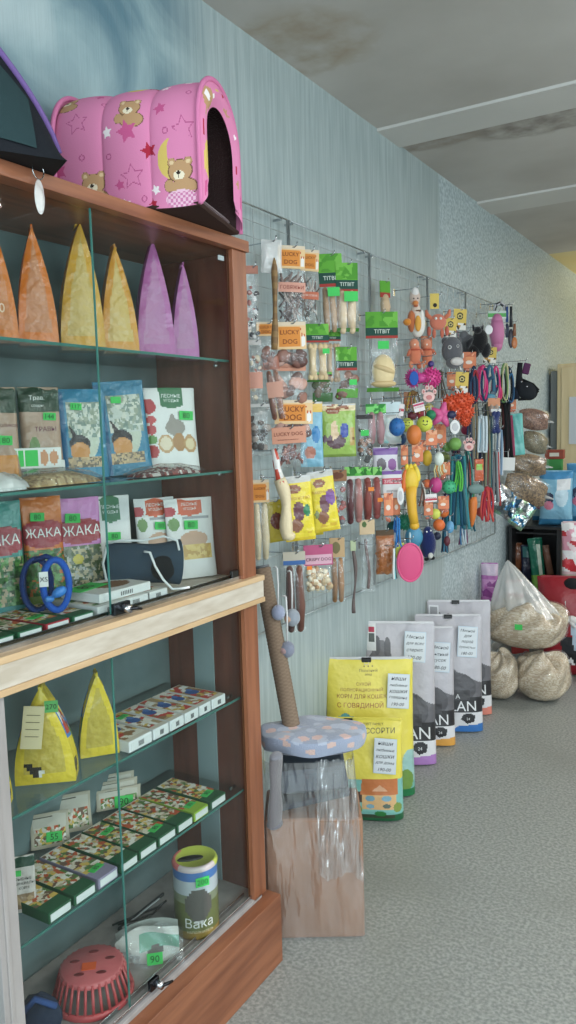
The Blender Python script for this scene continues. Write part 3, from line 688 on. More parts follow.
spouch('herb_pouch', 'brown kraft pouch with dark green top and white leaf lettering on the second shelf', 'pouch', G2, 21, 63, 386, SH2, -1.37, 60, TAN, herb_ops, [('Трав.', .45, .88, .06, (230, 235, 228)), ('сборы', .45, .80, .04, (230, 235, 228)), ('ТРАВЫ', .6, .55, .05, (110, 30, 60))], stick=(.72, .68, .3, '144'), seed=3)
BL = (42, 126, 164); blue_ops = [('e', .55, .50, .30, .30, (190, 196, 176)), ('n', .2, .45, .9, .85, [(206, 206, 190), (150, 160, 140), (190, 196, 186), (120, 140, 130)], 160), ('e', .42, .38, .22, .10, (40, 34, 40)), ('e', .42, .30, .2, .1, (206, 134, 62)), ('p', [(.3, .42), (.22, .6), (.42, .46)], (44, 36, 40)), ('n', .15, .12, .85, .24, [(204, 170, 120), (110, 96, 80), (180, 150, 110)], 90), ('r', 0, 0, .16, 1, (30, 100, 150))]
spouch('rodent_food_pouch', 'blue rodent food pouch left of the glass door edge on the second shelf', 'pouch', G2, 58, 108, 388, SH2, -1.35, 60, BL, blue_ops, stick=(.4, .80, .22, '117'), seed=4)
spouch('rodent_food_pouch', 'blue rodent food pouch right of the glass door edge on the second shelf', 'pouch', G2, 102, 152, 380, SH2, -1.34, 60, BL, blue_ops, stick=(.4, .80, .2, ''), seed=5, roll=-3)
WHT = (226, 224, 222)
spouch('berry_treat_pouch', 'white pouch with red berries and round treats on the second shelf', 'pouch', G2, 148, 199, 387, SH2, -1.31, 62, WHT, [('e', .06, .78, .14, .09, (190, 40, 52)), ('e', .08, .62, .1, .05, (206, 60, 66)), ('e', .06, .5, .1, .06, (196, 44, 56)), ('e', .07, .38, .1, .05, (90, 150, 70)), ('e', .06, .24, .12, .08, (190, 44, 52)), ('p', [(.28, 1), (.30, .78), (.5, .74), (.74, .78), (.74, 1)], (34, 112, 66)), ('e', .55, .52, .2, .10, (150, 140, 132)), ('e', .5, .62, .06, .06, (150, 140, 132)), ('e', .33, .33, .16, .11, (196, 150, 98)), ('e', .33, .33, .12, .08, (226, 206, 176)), ('e', .6, .34, .13, .11, (178, 124, 70)), ('e', .82, .32, .13, .11, (190, 140, 84)), ('e', .82, .32, .09, .07, (220, 196, 150))], [('ЛЕСНЫЕ', .51, .90, .045, (235, 240, 235)), ('УГОДЬЯ', .51, .84, .045, (235, 240, 235))], stick=(.78, .66, .27, '80'), seed=6, mat='pouch_soft')
def flatbox(name, label, cat, group, y0, y1, x0, x1, z, h, side, topops, labelcol=(222, 224, 224), txt=None, stick=None, seed=1, topbg=(214, 206, 192), rz=0):
    """flat carton lying with its short end to the glass"""
    w, d = y1-y0, x1-x0
    root = empty(name, ((x0+x1)/2, (y0+y1)/2, z+.0012), (0, 0, PI/2+rz)); tag(root, label, cat, group)
    mb = MB(); mb.box((0, 0, h/2), (w, d, h), side, 0, .0012)
    mb.sheet(lambda u, v: ((u-.5)*w*.97, (v-.5)*d*.97, h+.0004+0*u), 24, 52, design(topbg, topops, d/w, seed)); mb.build('carton', 'paper', root)
    mb = MB(); mb.box((0, -d/2-.0006, h/2), (w*.86, .0012, h*.66), labelcol)
    if txt == 'bar':
        rs = np.random.RandomState(seed)
        for k in range(7): mb.box((-.1*w+k*w*.035, -d/2-.0014, h/2), (w*.014, .0006, h*.45), (40, 40, 44))
    mb.build('end_label', 'paper', root)
    if stick:
        s = MB(); sw = w*.62; s.box((0, 0, 0), (sw, sw*.5, .001), GR); s.text(lambda u, v: ((u-.5)*sw, (v-.5)*sw*.5, .0012+0*u), stick[2], .5, .5, .6, sw, sw*.5, (20, 60, 30), off=0)
        o = s.build('price_sticker', 'paper', root); o.location = (stick[0]*w, stick[1]*d, h+.0016); o.rotation_euler = (0, 0, .15)
    return root
def ybands(px, v, x, z=None):
    return [(at(a, v(a), 0, x)[1], at(b, v(b), 0, x)[1]) for a, b in px]
SEED = [(206, 84, 40), (232, 220, 196), (90, 130, 60), (226, 186, 80), (196, 180, 150), (120, 90, 70), (240, 236, 226)]
seedops = lambda g: [('n', .02, .2, .98, .98, SEED, 110), ('r', 0, 0, 1, .2, g)]
# ledge of the upper part: row of flat cartons
yb = ybands([(-14, 16), (18, 44), (46, 71), (73, 95)], lambda u: 640-.3*u, -1.21)
nm = ['flat green seed carton half out of frame at the left edge of the middle ledge', 'flat green seed carton with white end label below the blue harness', 'flat carton with red edge and white end label on the middle ledge', 'flat green-edged carton just left of the cabinet lock']
for i, ((a, b), l) in enumerate(zip(yb, nm)):
    flatbox('seed_carton', l, 'box', 'flat cartons on the middle ledge', a+.002, b-.002, -1.38, -1.212, RT+.002, .017, ((34, 104, 66), (34, 104, 66), (176, 36, 50), (34, 104, 66))[i], seedops((40, 96, 60)), stick=(0, -.1, '150') if i in (0, 2) else None, seed=i)
yb = ybands([(97, 122), (119, 150), (146, 167)], lambda u: 612-.3*u, -1.21)
flatbox('stick_carton', 'lowest white carton partly behind the cabinet lock on the middle ledge', 'box', 'white cartons by the lock', yb[0][0], yb[0][1]-.006, -1.36, -1.212, RT+.002, .022, (222, 222, 220), [('n', .1, .1, .9, .9, SEED, 20)], txt='bar', seed=8, topbg=(226, 224, 220))
flatbox('stick_carton', 'white barcoded carton right of the cabinet lock, under another carton', 'box', 'white cartons by the lock', yb[1][0]+.004, yb[1][1]-.004, -1.36, -1.212, RT+.002, .022, (224, 224, 222), [('n', .1, .1, .9, .9, SEED, 20)], txt='bar', seed=9, topbg=(226, 224, 220))
flatbox('stick_carton', 'rightmost white barcoded carton at the base of the navy tunnel', 'box', 'white cartons by the lock', yb[2][0]+.004, yb[2][1], -1.36, -1.212, RT+.002, .022, (224, 224, 222), [('n', .1, .1, .9, .9, SEED, 20)], txt='bar', seed=10, topbg=(226, 224, 220))
flatbox('stick_carton', 'white carton with brown picture and green sticker, topmost of the stack by the lock', 'box', 'white cartons by the lock', yb[0][0]+.02, yb[2][0]+.03, -1.345, -1.225, RT+.026, .02, (226, 226, 224), [('e', .6, .5, .3, .3, (140, 100, 66)), ('e', .5, .6, .14, .14, (110, 76, 50))], txt='bar', stick=(-.25, .2, '80'), seed=11, topbg=(228, 226, 222))
G3 = 'pouches standing on the middle ledge'
def zops(top, lower, lc): return [('r', 0, .80, 1, 1, top), ('e', .5, .66, .62, .13, (166, 24, 44)), ('n', 0, .1, 1, .52, lower, 260), ('r', 0, 0, 1, .1, lc)]
spouch('greens_pouch', 'teal-topped feed pouch with green sprouts at the left edge of the middle ledge', 'pouch', G3, -24, 26, 502, RT, -1.40, 62, (60, 150, 140), zops((70, 160, 150), [(50, 120, 50), (90, 160, 70), (40, 90, 40), (190, 170, 130)], (60, 150, 150)), [('ЖАКА', .5, .67, .1, (236, 232, 228))], stick=(.35, .78, .3, '95'), seed=12)
spouch('greens_pouch', 'orange-topped feed pouch with green leaves on the middle ledge', 'pouch', G3, 25, 66, 497, RT, -1.41, 62, (216, 106, 30), zops((222, 112, 30), [(50, 110, 44), (80, 140, 60), (190, 100, 40), (60, 90, 40)], (120, 150, 60)), [('ЖАКА', .5, .67, .1, (236, 232, 228))], stick=(.38, .82, .34, '80'), seed=13)
spouch('greens_pouch', 'pink-topped feed pouch with rabbits and flowers on the middle ledge', 'pouch', G3, 60, 104, 498, RT, -1.41, 62, (206, 120, 190), zops((212, 126, 196), [(120, 130, 110), (190, 190, 180), (90, 110, 70), (206, 190, 150)], (196, 90, 160))+[('e', .4, .38, .12, .05, (220, 200, 60))], [('ЖАКА', .55, .67, .1, (236, 232, 228))], stick=(.35, .80, .34, '80'), seed=14)
spouch('berry_treat_pouch', 'white pouch with green crest behind the door edge on the middle ledge', 'pouch', G3, 92, 134, 496, RT, -1.41, 62, WHT, [('p', [(.28, 1), (.30, .74), (.5, .70), (.74, .74), (.74, 1)], (34, 112, 66)), ('e', .05, .7, .16, .12, (180, 40, 52)), ('e', .06, .45, .14, .1, (186, 44, 52)), ('e', .6, .34, .3, .14, (196, 150, 98))], [('ЛЕСНЫЕ', .51, .88, .04, (235, 240, 235)), ('УГОДЬЯ', .51, .82, .04, (235, 240, 235))], stick=(.55, .56, .3, '80'), seed=15, mat='pouch_soft')
ow = [('p', [(.28, 1), (.26, .80), (.5, .77), (.78, .80), (.76, 1)], (222, 84, 40)), ('e', .08, .84, .14, .06, (190, 36, 50)), ('e', .15, .68, .12, .08, (110, 150, 80)), ('r', .34, .74, .9, .77, (160, 160, 164)), ('e', .55, .48, .3, .10, (206, 160, 130)), ('n', .3, .24, .9, .42, [(222, 180, 90), (206, 160, 80), (232, 196, 110)], 24)]
spouch('baby_food_pouch', 'white pouch with red-orange crest, left of two on the middle ledge', 'pouch', G3, 138, 178, 498, RT, -1.37, 60, WHT, ow, [('ЛЕСНЫЕ', .51, .92, .04, (240, 236, 230)), ('УГОДЬЯ', .51, .86, .04, (240, 236, 230))], stick=(.6, .66, .3, '80'), seed=16, mat='pouch_soft')
spouch('baby_food_pouch', 'white pouch with orange crest and hamster face at the right end of the middle ledge', 'pouch', G3, 168, 216, 498, RT, -1.31, 60, WHT, ow, [('ЛЕСНЫЕ', .51, .92, .04, (240, 236, 230)), ('УГОДЬЯ', .51, .86, .04, (240, 236, 230))], stick=(.5, .66, .28, '80'), seed=17, mat='pouch_soft')
def lying(name, label, cat, u0, u1, z, x, depth, hgt, cols, film='film', seed=3, group=None, n=70):
    P, w, _ = stand(u0, u1, 400, z, x, 90); Y0, Y1 = P[1]-w/2, P[1]+w/2; w = Y1-Y0; d = depth
    root = empty(name, (x, P[1], z+.001), (0, 0, PI/2)); tag(root, label, cat, group)
    mb = MB(); mb.sheet(lambda u, v: ((u-.5)*w*.92, (v-.5)*d*.85, hgt*.85*(np.clip(np.sin(PI*u), 0, 1)*np.clip(np.sin(PI*v), 0, 1))**.4*(1+.12*np.sin(11*u+seed)*np.sin(9*v))), 30, 16, design(cols[0], [('g', 0, 0, 1, 1, cols)], d/w, seed))
    mb.sheet(lambda u, v: ((u-.5)*w*.92, (v-.5)*d*.85, .0004+0*u), 2, 2, cols[0], flip=True); mb.build('contents', 'organic', root)
    mb = MB(); mb.sheet(lambda u, v: ((u-.5)*w, (v-.5)*d, .004+hgt*(np.clip(np.sin(PI*u), 0, 1)*np.clip(np.sin(PI*v), 0, 1))**.35*(1+.1*np.sin(15*u+seed)*np.sin(13*v))), 34, 18, (230, 232, 230)); mb.build('clear_wrapper', film, root)
    return root
lying('pellet_bag', 'clear bag of tan pellets lying along the front of the second shelf', 'bag', 12, 92, SH2, -1.275, .10, .03, [(170, 136, 88), (190, 158, 108), (146, 112, 70), (206, 180, 130)])
lying('pellet_bag', 'white crinkled film bag at the far left front of the second shelf', 'bag', -22, 20, SH2, -1.235, .05, .03, [(214, 216, 214), (190, 194, 194)], 'film_milky', 5)
lying('candy_bag', 'flat bag of dark red pieces lying before the white berry pouch', 'bag', 132, 196, SH2, -1.245, .07, .022, [(110, 34, 36), (80, 26, 30), (150, 60, 56), (196, 190, 184)], 'film', 7)
def slimbox(name, label, u0, u1, v0, z, x, txt, seed, ops, h=None):
    P, w, hh = stand(u0, u1, v0, z+.001, x, 62)
    root = empty(name, P, (0, 0, rad(62))); tag(root, label, 'box', 'slim white boxes on the second shelf')
    mb = MB(); mb.box((0, .012, hh/2), (w, .024, hh), (226, 226, 222), 0, .001); mb.sheet(lambda u, v: ((u-.5)*w*.98, -.0006+0*u, v*hh), 40, 10, design((228, 228, 224), ops, hh/w, seed)); mb.build('carton', 'paper', root)
    if not txt: return root
    mb = MB(); mb.text(lambda u, v: ((u-.5)*w, -.001+0*u, v*hh), txt, .62, .45, .4, w, hh, (80, 80, 84), maxw=.45); mb.build('lettering', 'paper', root)
    return root
r = slimbox('slim_carton', 'slim white box with green stickers and biscuits pictured, on the second shelf', 9, 62, 448, SH2+.0335, -1.325, '', 3, [('r', .04, .1, .14, .9, GR), ('r', .18, .1, .27, .9, GR), ('r', .3, .12, .55, .9, GR), ('e', .67, .5, .08, .36, (214, 150, 110)), ('e', .86, .5, .08, .36, (214, 150, 110))])
r = slimbox('slim_carton', 'lower slim white box with small grey lettering on the second shelf', 10, 66, 461, SH2, -1.34, 'ПАЛОЧКИ', 4, [('r', .1, .2, .3, .6, (150, 150, 150))])
# blue harness
def harness():
    P, w, h = stand(21, 73, 556, RT+.021, -1.29, 45)
    root = empty('pet_harness', P, (rad(-6), 0, rad(45))); tag(root, 'blue webbing pet harness with white tag leaning before the feed pouches', 'harness')
    s = h
    def loop(cx_, cz_, rx_, rz_, y, r, col, n=26, tilt=0):
        a = np.linspace(0, 2*PI, n); return [(cx_+rx_*math.cos(t), y+tilt*math.sin(t), cz_+rz_*math.sin(t)) for t in a]
    mb = MB()
    for y in (-.012, 0, .012): mb.tube(loop(-w*.22, s*.48, w*.28, s*.46, y+.03, .005, None), .006, (30, 60, 128), 6, cap=False)
    for y in (-.010, .004): mb.tube(loop(w*.18, s*.48, w*.25, s*.44, y-.01, .005, None), .0075, (28, 86, 190), 6, cap=False)
    mb.tube([(-w*.3, .02, s*.9), (0, .01, s*.98), (w*.2, -.01, s*.9)], .006, (30, 60, 140)); mb.build('webbing', 'cloth', root)
    mb = MB(); mb.ell((w*.24, -.03, s*.36), (w*.16, .012, s*.09), (52, 132, 224), rot=-.5); mb.box((w*.05, -.03, s*.25), (w*.18, .014, s*.10), (52, 132, 224), 0, .004); mb.build('buckle', 'plastic', root)
    mb = MB(); mb.box((-w*.04, -.034, s*.6), (w*.17, .001, s*.26), (230, 230, 228)); mb.text(lambda u, v: (-w*.125+u*w*.17, -.035+0*u, s*.47+v*s*.26), 'XS', .5, .5, .5, w*.17, s*.26, (60, 60, 60)); mb.build('size_tag', 'paper', root)
harness()
def tunnel():
    P, w, h = stand(106, 180, 534, RT+.022, -1.285, 42)
    root = empty('pet_tunnel', P, (0, 0, rad(42))); tag(root, 'navy fabric pet tunnel with white cord edging and round hole on the middle ledge', 'tunnel')
    W, H = w*.98, h*.86; R0 = H*.5
    mb = MB(); mb.sheet(lambda u, v: ((u-.5)*W+.01*np.sin(2*PI*v), -R0*.62*np.sin(2*PI*v+.4)*(1+.06*np.sin(9*u)), R0+R0*(.98-.07*np.sin(PI*u*1.0)+.05*np.sin(7*u))*-np.cos(2*PI*v+.4)), 40, 40, (42, 62, 80))
    mb.build('fabric_body', 'cloth', root)
    # round mouth at right end
    mb = MB(); a = np.linspace(0, 2*PI, 30)
    mb.sheet(lambda u, v: (W*.5-.03*v+.0*u, -R0*.62*np.sin(2*PI*u)*(1-.42*v), R0+R0*np.cos(2*PI*u)*(1-.42*v)*.95), 30, 4, (40, 58, 76)); mb.build('end_panel', 'cloth', root)
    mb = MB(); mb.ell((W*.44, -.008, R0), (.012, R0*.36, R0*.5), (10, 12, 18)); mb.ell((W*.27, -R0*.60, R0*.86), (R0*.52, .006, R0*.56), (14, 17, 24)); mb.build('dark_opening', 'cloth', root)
    mb = MB()
    mb.tube([(-W*.5, 0, H*.98), (-W*.3, -.01, H*1.06), (0, -.012, H*1.03), (W*.3, -.01, H*1.10), (W*.48, -.02, H*1.0), (W*.5, -.03, H*.8)], .0028, (224, 226, 228), 8)
    mb.tube([(W*.02, -R0*.66, H*.82), (W*.1, -R0*.74, H*.8), (W*.16, -R0*.76, H*.5), (W*.26, -R0*.8, H*.2), (W*.38, -R0*.82, H*-.02), (W*.52, -R0*.84, -.002), (W*.62, -R0*.84, .0)], .003, (230, 230, 232), 8)
    mb.tube([(-W*.48, -.02, H*.95), (-W*.54, -.03, H*.6), (-W*.5, -.03, H*.2)], .003, (206, 208, 210), 8)
    mb.build('cord', 'rope', root)
tunnel()
# ---------------- lower compartment
G4 = 'yellow feed bags on the upper glass shelf of the lower part'
YLb = (232, 200, 40)
def ybag(label, u0, u1, vt, phi, seed, d, wk, x=-1.33, st=None):
    side = [('r', 0, .45, 1, .8, (60, 130, 206)), ('n', .1, .5, .9, .8, [(60, 130, 206), (200, 60, 60), (240, 210, 60), (240, 240, 230)], 14), ('e', .8, .4, .3, .12, (90, 140, 60)), ('e', .3, .16, .25, .08, (90, 84, 70))]
    f = [('p', [(.14, .12), (.86, .12), (.82, .55), (.62, .86), (.38, .86), (.18, .55)], (202, 176, 62)), ('n', .2, .14, .8, .5, [(202, 176, 62), (198, 171, 58), (206, 180, 68)], 120)]
    return f, side
f, sd = ybag('', 0, 0, 0, 0, 0, 0, 0)
def ywedge(label, u0, u1, vt, phi, seed, fops, sops, d=.6, wk=.8, x=-1.275, texts=(), st=None):
    P, w, h = stand(u0, u1, vt, SHA+.001, x, phi); w *= wk
    root = empty('grain_bag', P, (0, 0, rad(phi))); tag(root, label, 'bag', G4)
    mb = MB(); wedge(mb, w, w*d, h, design(YLb, fops, h/w, seed), design(YLb, sops, h/w, seed), texts, seed=seed); mb.build('sack', 'pouch', root)
    mb = MB(); mb.tube([(0, -w*d*.42, h*.995), (0, w*d*.42, h*.995)], .003, YLb, 6); mb.build('crimped_seal', 'pouch', root)
    if st:
        if st == 'card':
            k = MB(); k.box((0, 0, 0), (w*.34, .0016, h*.42), (212, 196, 150)); 
            for q in range(4): k.box((0, -.0012, h*(.12-.07*q)), (w*.22, .0008, h*.008), (120, 110, 80))
            o = k.build('price_card', 'paper', root); o.location = (-w*.12, -w*d*.5-.026, h*.66); o.rotation_euler = (-.28, .1, 0)
            sticker(root, w*.18, -w*d*.5-.012, h*.84, w*.22, w*.2, '270', (90, 180, 90))
    return root
animal = [('p', [(.10, .24), (.34, .06), (.46, .10), (.34, .2), (.22, .24)], (40, 40, 36)), ('e', .36, .14, .12, .05, (52, 48, 44)), ('e', .44, .12, .05, .03, (230, 228, 220))]
ywedge('yellow feed bag cut off at the left edge of the lower cabinet', -30, 13, 730, 40, 21, f, sd)
ywedge('large yellow feed bag with animal print and price card behind the lower glass door', 10, 80, 686, 40, 22, f+animal, sd, d=.45, wk=.86, st='card')
ywedge('slimmer yellow feed bag right of the large one in the lower cabinet', 75, 119, 673, 52, 23, f, sd, d=.5, wk=.88)
yb = ybands([(127, 150.6), (151.5, 167.5), (168, 182.5), (183, 197), (197.6, 209.3), (210, 224)], lambda u: 745-.55*(u-127), -1.212)
wn = ['nearest of the six white cartons on the upper glass shelf of the lower part', 'second nearest white carton in the row of six on glass', 'third white barcoded carton from the left in the row of six', 'fourth white barcoded carton from the left in the row of six', 'fifth white barcoded carton, last but one in the row of six', 'farthest of the six white cartons, touching the brown stile side']
bird = [('n', .03, .1, .97, .98, [(206, 60, 50), (230, 226, 214), (150, 110, 70), (214, 180, 80), (176, 150, 110), (240, 240, 236)], 40), ('e', .45, .55, .3, .13, (44, 92, 170)), ('e', .6, .66, .14, .07, (70, 120, 200))]
for i, ((a, b), l) in enumerate(zip(yb, wn)):
    flatbox('treat_carton', l, 'box', 'white cartons on the upper glass shelf of the lower part', a+.0015, b-.0015, -1.365, -1.207, SHA, .026, (226, 228, 230), bird, txt='bar', seed=30+i, stick=(0, .28, '75') if i == 1 else None)
yb = ybands([(46, 70), (72, 94), (96, 116), (118, 136), (137, 155), (156, 174), (175, 191), (192, 206.5), (208.5, 224)], lambda u: 925-.68*(u-46), -1.212)
gn = ['nearest green seed carton at the left end of the lowest glass shelf', 'second green seed carton on the lowest glass shelf', 'lilac-ended seed carton on the lowest glass shelf', 'green seed carton just right of the lilac one, behind the door edge', 'fifth seed carton on the lowest glass shelf, red berries on top', 'green seed carton with sticker in the middle of the lowest glass shelf', 'seventh seed carton on the lowest glass shelf, left of the lime one', 'lime-ended seed carton on the lowest glass shelf', 'farthest green seed carton at the right end of the lowest glass shelf']
for i, ((a, b), l) in enumerate(zip(yb, gn)):
    c = (30, 92, 56) if i not in (2, 7) else ((150, 140, 170) if i == 2 else (150, 190, 50))
    flatbox('seed_carton', l, 'box', 'seed cartons on the lowest glass shelf', a+.0015, b-.0015, -1.39, -1.204, SHB, .024, c, seedops(c), seed=50+i, stick=(0, -.3 if i in (2, 5, 7, 8) else .2, '85') if i in (0, 2, 4, 5, 7, 8) else None)
def card(label, u0, u1, vt, x, seed, st, group='seed packets leaning at the back of the lowest glass shelf', z=SHB, phi=52, lean=14, col=(190, 180, 160), roll=0):
    spouch('seed_packet', label, 'packet', group, u0, u1, vt, z, x, phi, col, [('r', .06, .55, .94, .95, (206, 200, 186)), ('n', .1, .1, .9, .6, SEED+[(120, 150, 90), (206, 200, 186), (206, 200, 186)], 90), ('r', .1, .86, .6, .9, (90, 84, 70))], t=.008, stick=(.6, .3, .4, st) if st else None, seed=seed, lean=lean, roll=roll, mat='paper')
card('leaning seed packet with green sticker, left one on the lowest glass shelf', 30, 70, 815, -1.435, 61, '55')
card('leaning seed packet behind the middle of the lowest glass shelf', 56, 92, 796, -1.44, 62, '')
for i, (u, v, l) in enumerate(((98, 776, 'rearmost of three overlapping seed packets at the back of the lowest glass shelf'), (101, 782, 'middle of three overlapping seed packets at the back of the lowest glass shelf'), (104, 789, 'front packet with green sticker of three overlapping on the lowest glass shelf'))):
    card(l, u-8, u+38, v, -1.452+.012*i, 63+i, '90' if i == 2 else '')
spouch('pet_treat_pouch', 'white pouch with dark top at the left end of the lowest glass shelf', 'pouch', None, 12, 36, 858, SHB, -1.29, 50, (206, 196, 190), [('r', 0, .8, 1, 1, (30, 70, 50)), ('n', .1, .06, .9, .34, [(150, 120, 90), (180, 150, 110), (100, 80, 60)], 20)], [('РЫБНЫЕ', .5, .6, .05, (50, 50, 50)), ('МИНЕРАЛЫ', .5, .52, .05, (50, 50, 50)), ('КОРМ', .5, .44, .05, (50, 50, 50))], stick=(.2, .72, .4, ''), seed=70)
# litter canister
def canister():
    P, w, h = stand(174, 218, 856, BOT, -1.236, 45)
    root = empty('litter_canister', P, (0, 0, rad(45))); tag(root, 'tall round canister with cat picture and yellow-green lid in the lower cabinet', 'canister')
    R = w/2
    def dsg(a, z, r):
        f = z/h; 
        if f < .12: return (150, 120, 50)
        if f > .80: return (70, 120, 190)
        a2 = ((a+.5) % 1)
        if .60 < a2 < .9 or True:
            cx_ = .25; d = abs(((a2-cx_+.5) % 1)-.5)
            if ((d/.10)**2+((f-.48)/.22)**2) < 1: return (92, 88, 84)
            if ((d/.045)**2+((f-.32)/.10)**2) < 1: return (190, 186, 182)
        if f > .60: return (180, 190, 196)
        return (104, 112, 60) if f < .5 else (130, 140, 110)
    prof = [(.001, 0), (R*.97, 0), (R, .004)]+[(R, h*k/26) for k in range(1, 24)]+[(R, h*.93)]
    mb = MB(); mb.lathe(prof, 60, None, design=dsg)
    def cyl(u, v): a = -PI/2+(u-.5)*2.2; return R*1.01*np.cos(a), R*1.01*np.sin(a), v*h
    mb.text(cyl, 'Вака', .5, .24, .13, 2.2*R, h, (226, 228, 226), maxw=.62); mb.text(cyl, 'НАПОЛНИТЕЛЬ', .52, .12, .035, 2.2*R, h, (220, 210, 180), maxw=.7)
    mb.build('tube', 'laminate', root)
    mb = MB(); mb.lathe([(R*1.03, h*.93), (R*1.04, h*.955), (R*1.0, h*.985), (R*.9, h), (R*.86, h*.985), (.001, h*.985)], 48, None, design=lambda a, z, r: (196, 206, 70) if (a < .35 or a > .9) or r < R*.5 else ((226, 110, 110) if a < .6 else (206, 190, 190))); mb.build('lid', 'plastic', root)
    mb = MB(); mb.ell((-R*.2, -R*.1, h*.99), (R*.6, R*.22, .006), (20, 20, 20), rot=None); mb.build('label_badge', 'plastic', root)
    a = -PI/2+.2; sticker(root, R*1.03*math.cos(a), R*1.03*math.sin(a), h*.80, R*.62, R*.42, '200', rz=.2)
canister()
# red plastic basket
def basket():
    P, w, h = stand(60, 122, 975, BOT, -1.30, 40); h = .10; w = w*.98
    P = np.array(at(93, 990, 2, BOT+.11)); P = np.array([-1.295, at(93, 985, 0, -1.295)[1], BOT+.001])
    root = empty('litter_basket', P, (0, 0, rad(40))); tag(root, 'upturned salmon red slotted plastic basket with orange sticker at the cabinet bottom', 'basket')
    zt = at(93, 963, 0, -1.295)[2]-BOT; R1 = .070; R2 = .088
    mb = MB(); n = 30
    for k in range(n):
        a = 2*PI*k/n; mb.tube([(R2*math.cos(a), R2*math.sin(a), .012), (R1*math.cos(a), R1*math.sin(a), zt-.004)], .0038, (206, 74, 78), 6)
    mb.lathe([(R2+.004, 0), (R2+.006, .006), (R2+.002, .016), (R2-.004, .012), (R2-.002, 0)], 40, (206, 74, 78)); mb.build('slotted_side', 'plastic', root)
    mb = MB(); mb.lathe([(R1+.001, zt-.014), (R1+.004, zt-.006), (R1-.003, zt), (.001, zt+.002)], 40, (222, 104, 108))
    for a in range(5):
        t = a*2*PI/5+.3; mb.ell((R1*.6*math.cos(t), R1*.6*math.sin(t), zt+.001), (.012, .006, .0015), (130, 40, 44))
    mb.build('base_plate', 'plastic', root)
    s = MB(); s.box((0, 0, 0), (.032, .026, .001), (255, 96, 40)); o = s.build('price_sticker', 'paper', root); o.location = (-.005, -.012, zt+.003)
basket()
def bundle(name, label, cat, u0, u1, vt, z, x, phi, fn, lab_mat='film_milky'):
    P, w, h = stand(u0, u1, vt, z, x, phi); root = empty(name, P, (0, 0, rad(phi))); tag(root, label, cat); fn(root, w, h); return root
def litter(root, w, h):
    mb = MB(); mb.sheet(lambda u, v: ((u-.5)*w*.9, -.02-.5*.05*(1-v)+.008*np.sin(8*u+5*v), v*h*.9*(1-.25*(2*u-1.2)**2)), 16, 14, design((206, 206, 200), [('r', .35, .35, 1, .8, (110, 176, 150)), ('e', .62, .3, .14, .12, (104, 92, 92)), ('n', 0, 0, .35, .5, [(190, 190, 186), (170, 170, 168), (214, 214, 210)], 12)])); mb.sheet(lambda u, v: ((u-.5)*w*.9, .03-.0*u-.02*v, v*h*.9*(1-.25*(2*u-1.2)**2)), 8, 8, (190, 196, 190), flip=True); mb.build('inner_packet', 'pouch_soft', root)
    mb = MB(); mb.sheet(lambda u, v: ((u-.5)*w*1.02, -.034-.03*(1-v)+.01*np.sin(11*u+6*v), v*h*(1-.22*(2*u-1.2)**2)+.002), 20, 16, (226, 228, 226)); mb.build('clear_bag', 'film', root)
    sticker(root, w*.10, -.062, h*.22, w*.22, w*.16, '90', rx=-.2)
bundle('bagged_accessory', 'clear plastic bag holding white and mint packets with green sticker at the cabinet bottom', 'bag', 112, 182, 918, BOT+.001, -1.285, 42, litter)
def blackpack(root, w, h):
    mb = MB()
    mb.box((0, 0, h*.5), (w, .01, h*.16), (44, 46, 50), 0, .003, R=Matrix.Rotation(-.6, 3, 'Y')); mb.box((0, -.006, h*.5), (w*.8, .003, h*.06), (190, 192, 194), 0, 0, R=Matrix.Rotation(-.6, 3, 'Y'))
    mb.tube([(-w*.5, 0, 0), (-w*.2, -.006, h*.3), (w*.3, 0, h*.62), (w*.45, 0, h*.9)], .003, (30, 32, 34)); mb.tube([(-w*.4, 0, h*.0), (-w*.1, -.01, h*.2), (w*.2, 0, h*.3), (w*.35, 0, h*.66)], .003, (34, 36, 38)); mb.build('strap', 'plastic', root)
bundle('lead_set', 'black and white strap pack lying over the bagged accessory', 'lead', 112, 170, 902, BOT+.02, -1.36, 42, blackpack)
def navy(root, w, h):
    mb = MB(); mb.ell((0, 0, h*.42), (w*.5, w*.35, h*.42), (34, 48, 74), noise=.05, n=20); mb.tube([(-w*.4, -w*.2, h*.6), (0, -w*.36, h*.95), (w*.4, -w*.2, h*.7)], .007, (52, 84, 150)); mb.build('fabric_roll', 'cloth', root)
bundle('fabric_bowl', 'dark navy cloth item with blue trim at the lower left cabinet corner', 'cloth', 16, 62, 985, BOT+.001, -1.285, 42, navy)
def greenthing(root, w, h):
    mb = MB(); mb.sheet(lambda u, v: ((u-.5)*w, -.01*np.sin(PI*u)+.004*np.sin(12*v), v*h*(.6+.4*np.sin(PI*u))), 12, 10, design((24, 120, 84), [('n', 0, 0, 1, 1, [(24, 120, 84), (40, 150, 110), (16, 90, 70)], 16)])); mb.sheet(lambda u, v: ((u-.5)*w, .012+0*u, v*h*(.6+.4*np.sin(PI*u))), 6, 4, (24, 110, 80), flip=True); mb.build('packet', 'pouch', root)
bundle('small_green_packet', 'small dark green packet in the right bottom corner of the cabinet', 'packet', 214, 236, 885, BOT+.001, -1.34, 30, greenthing)
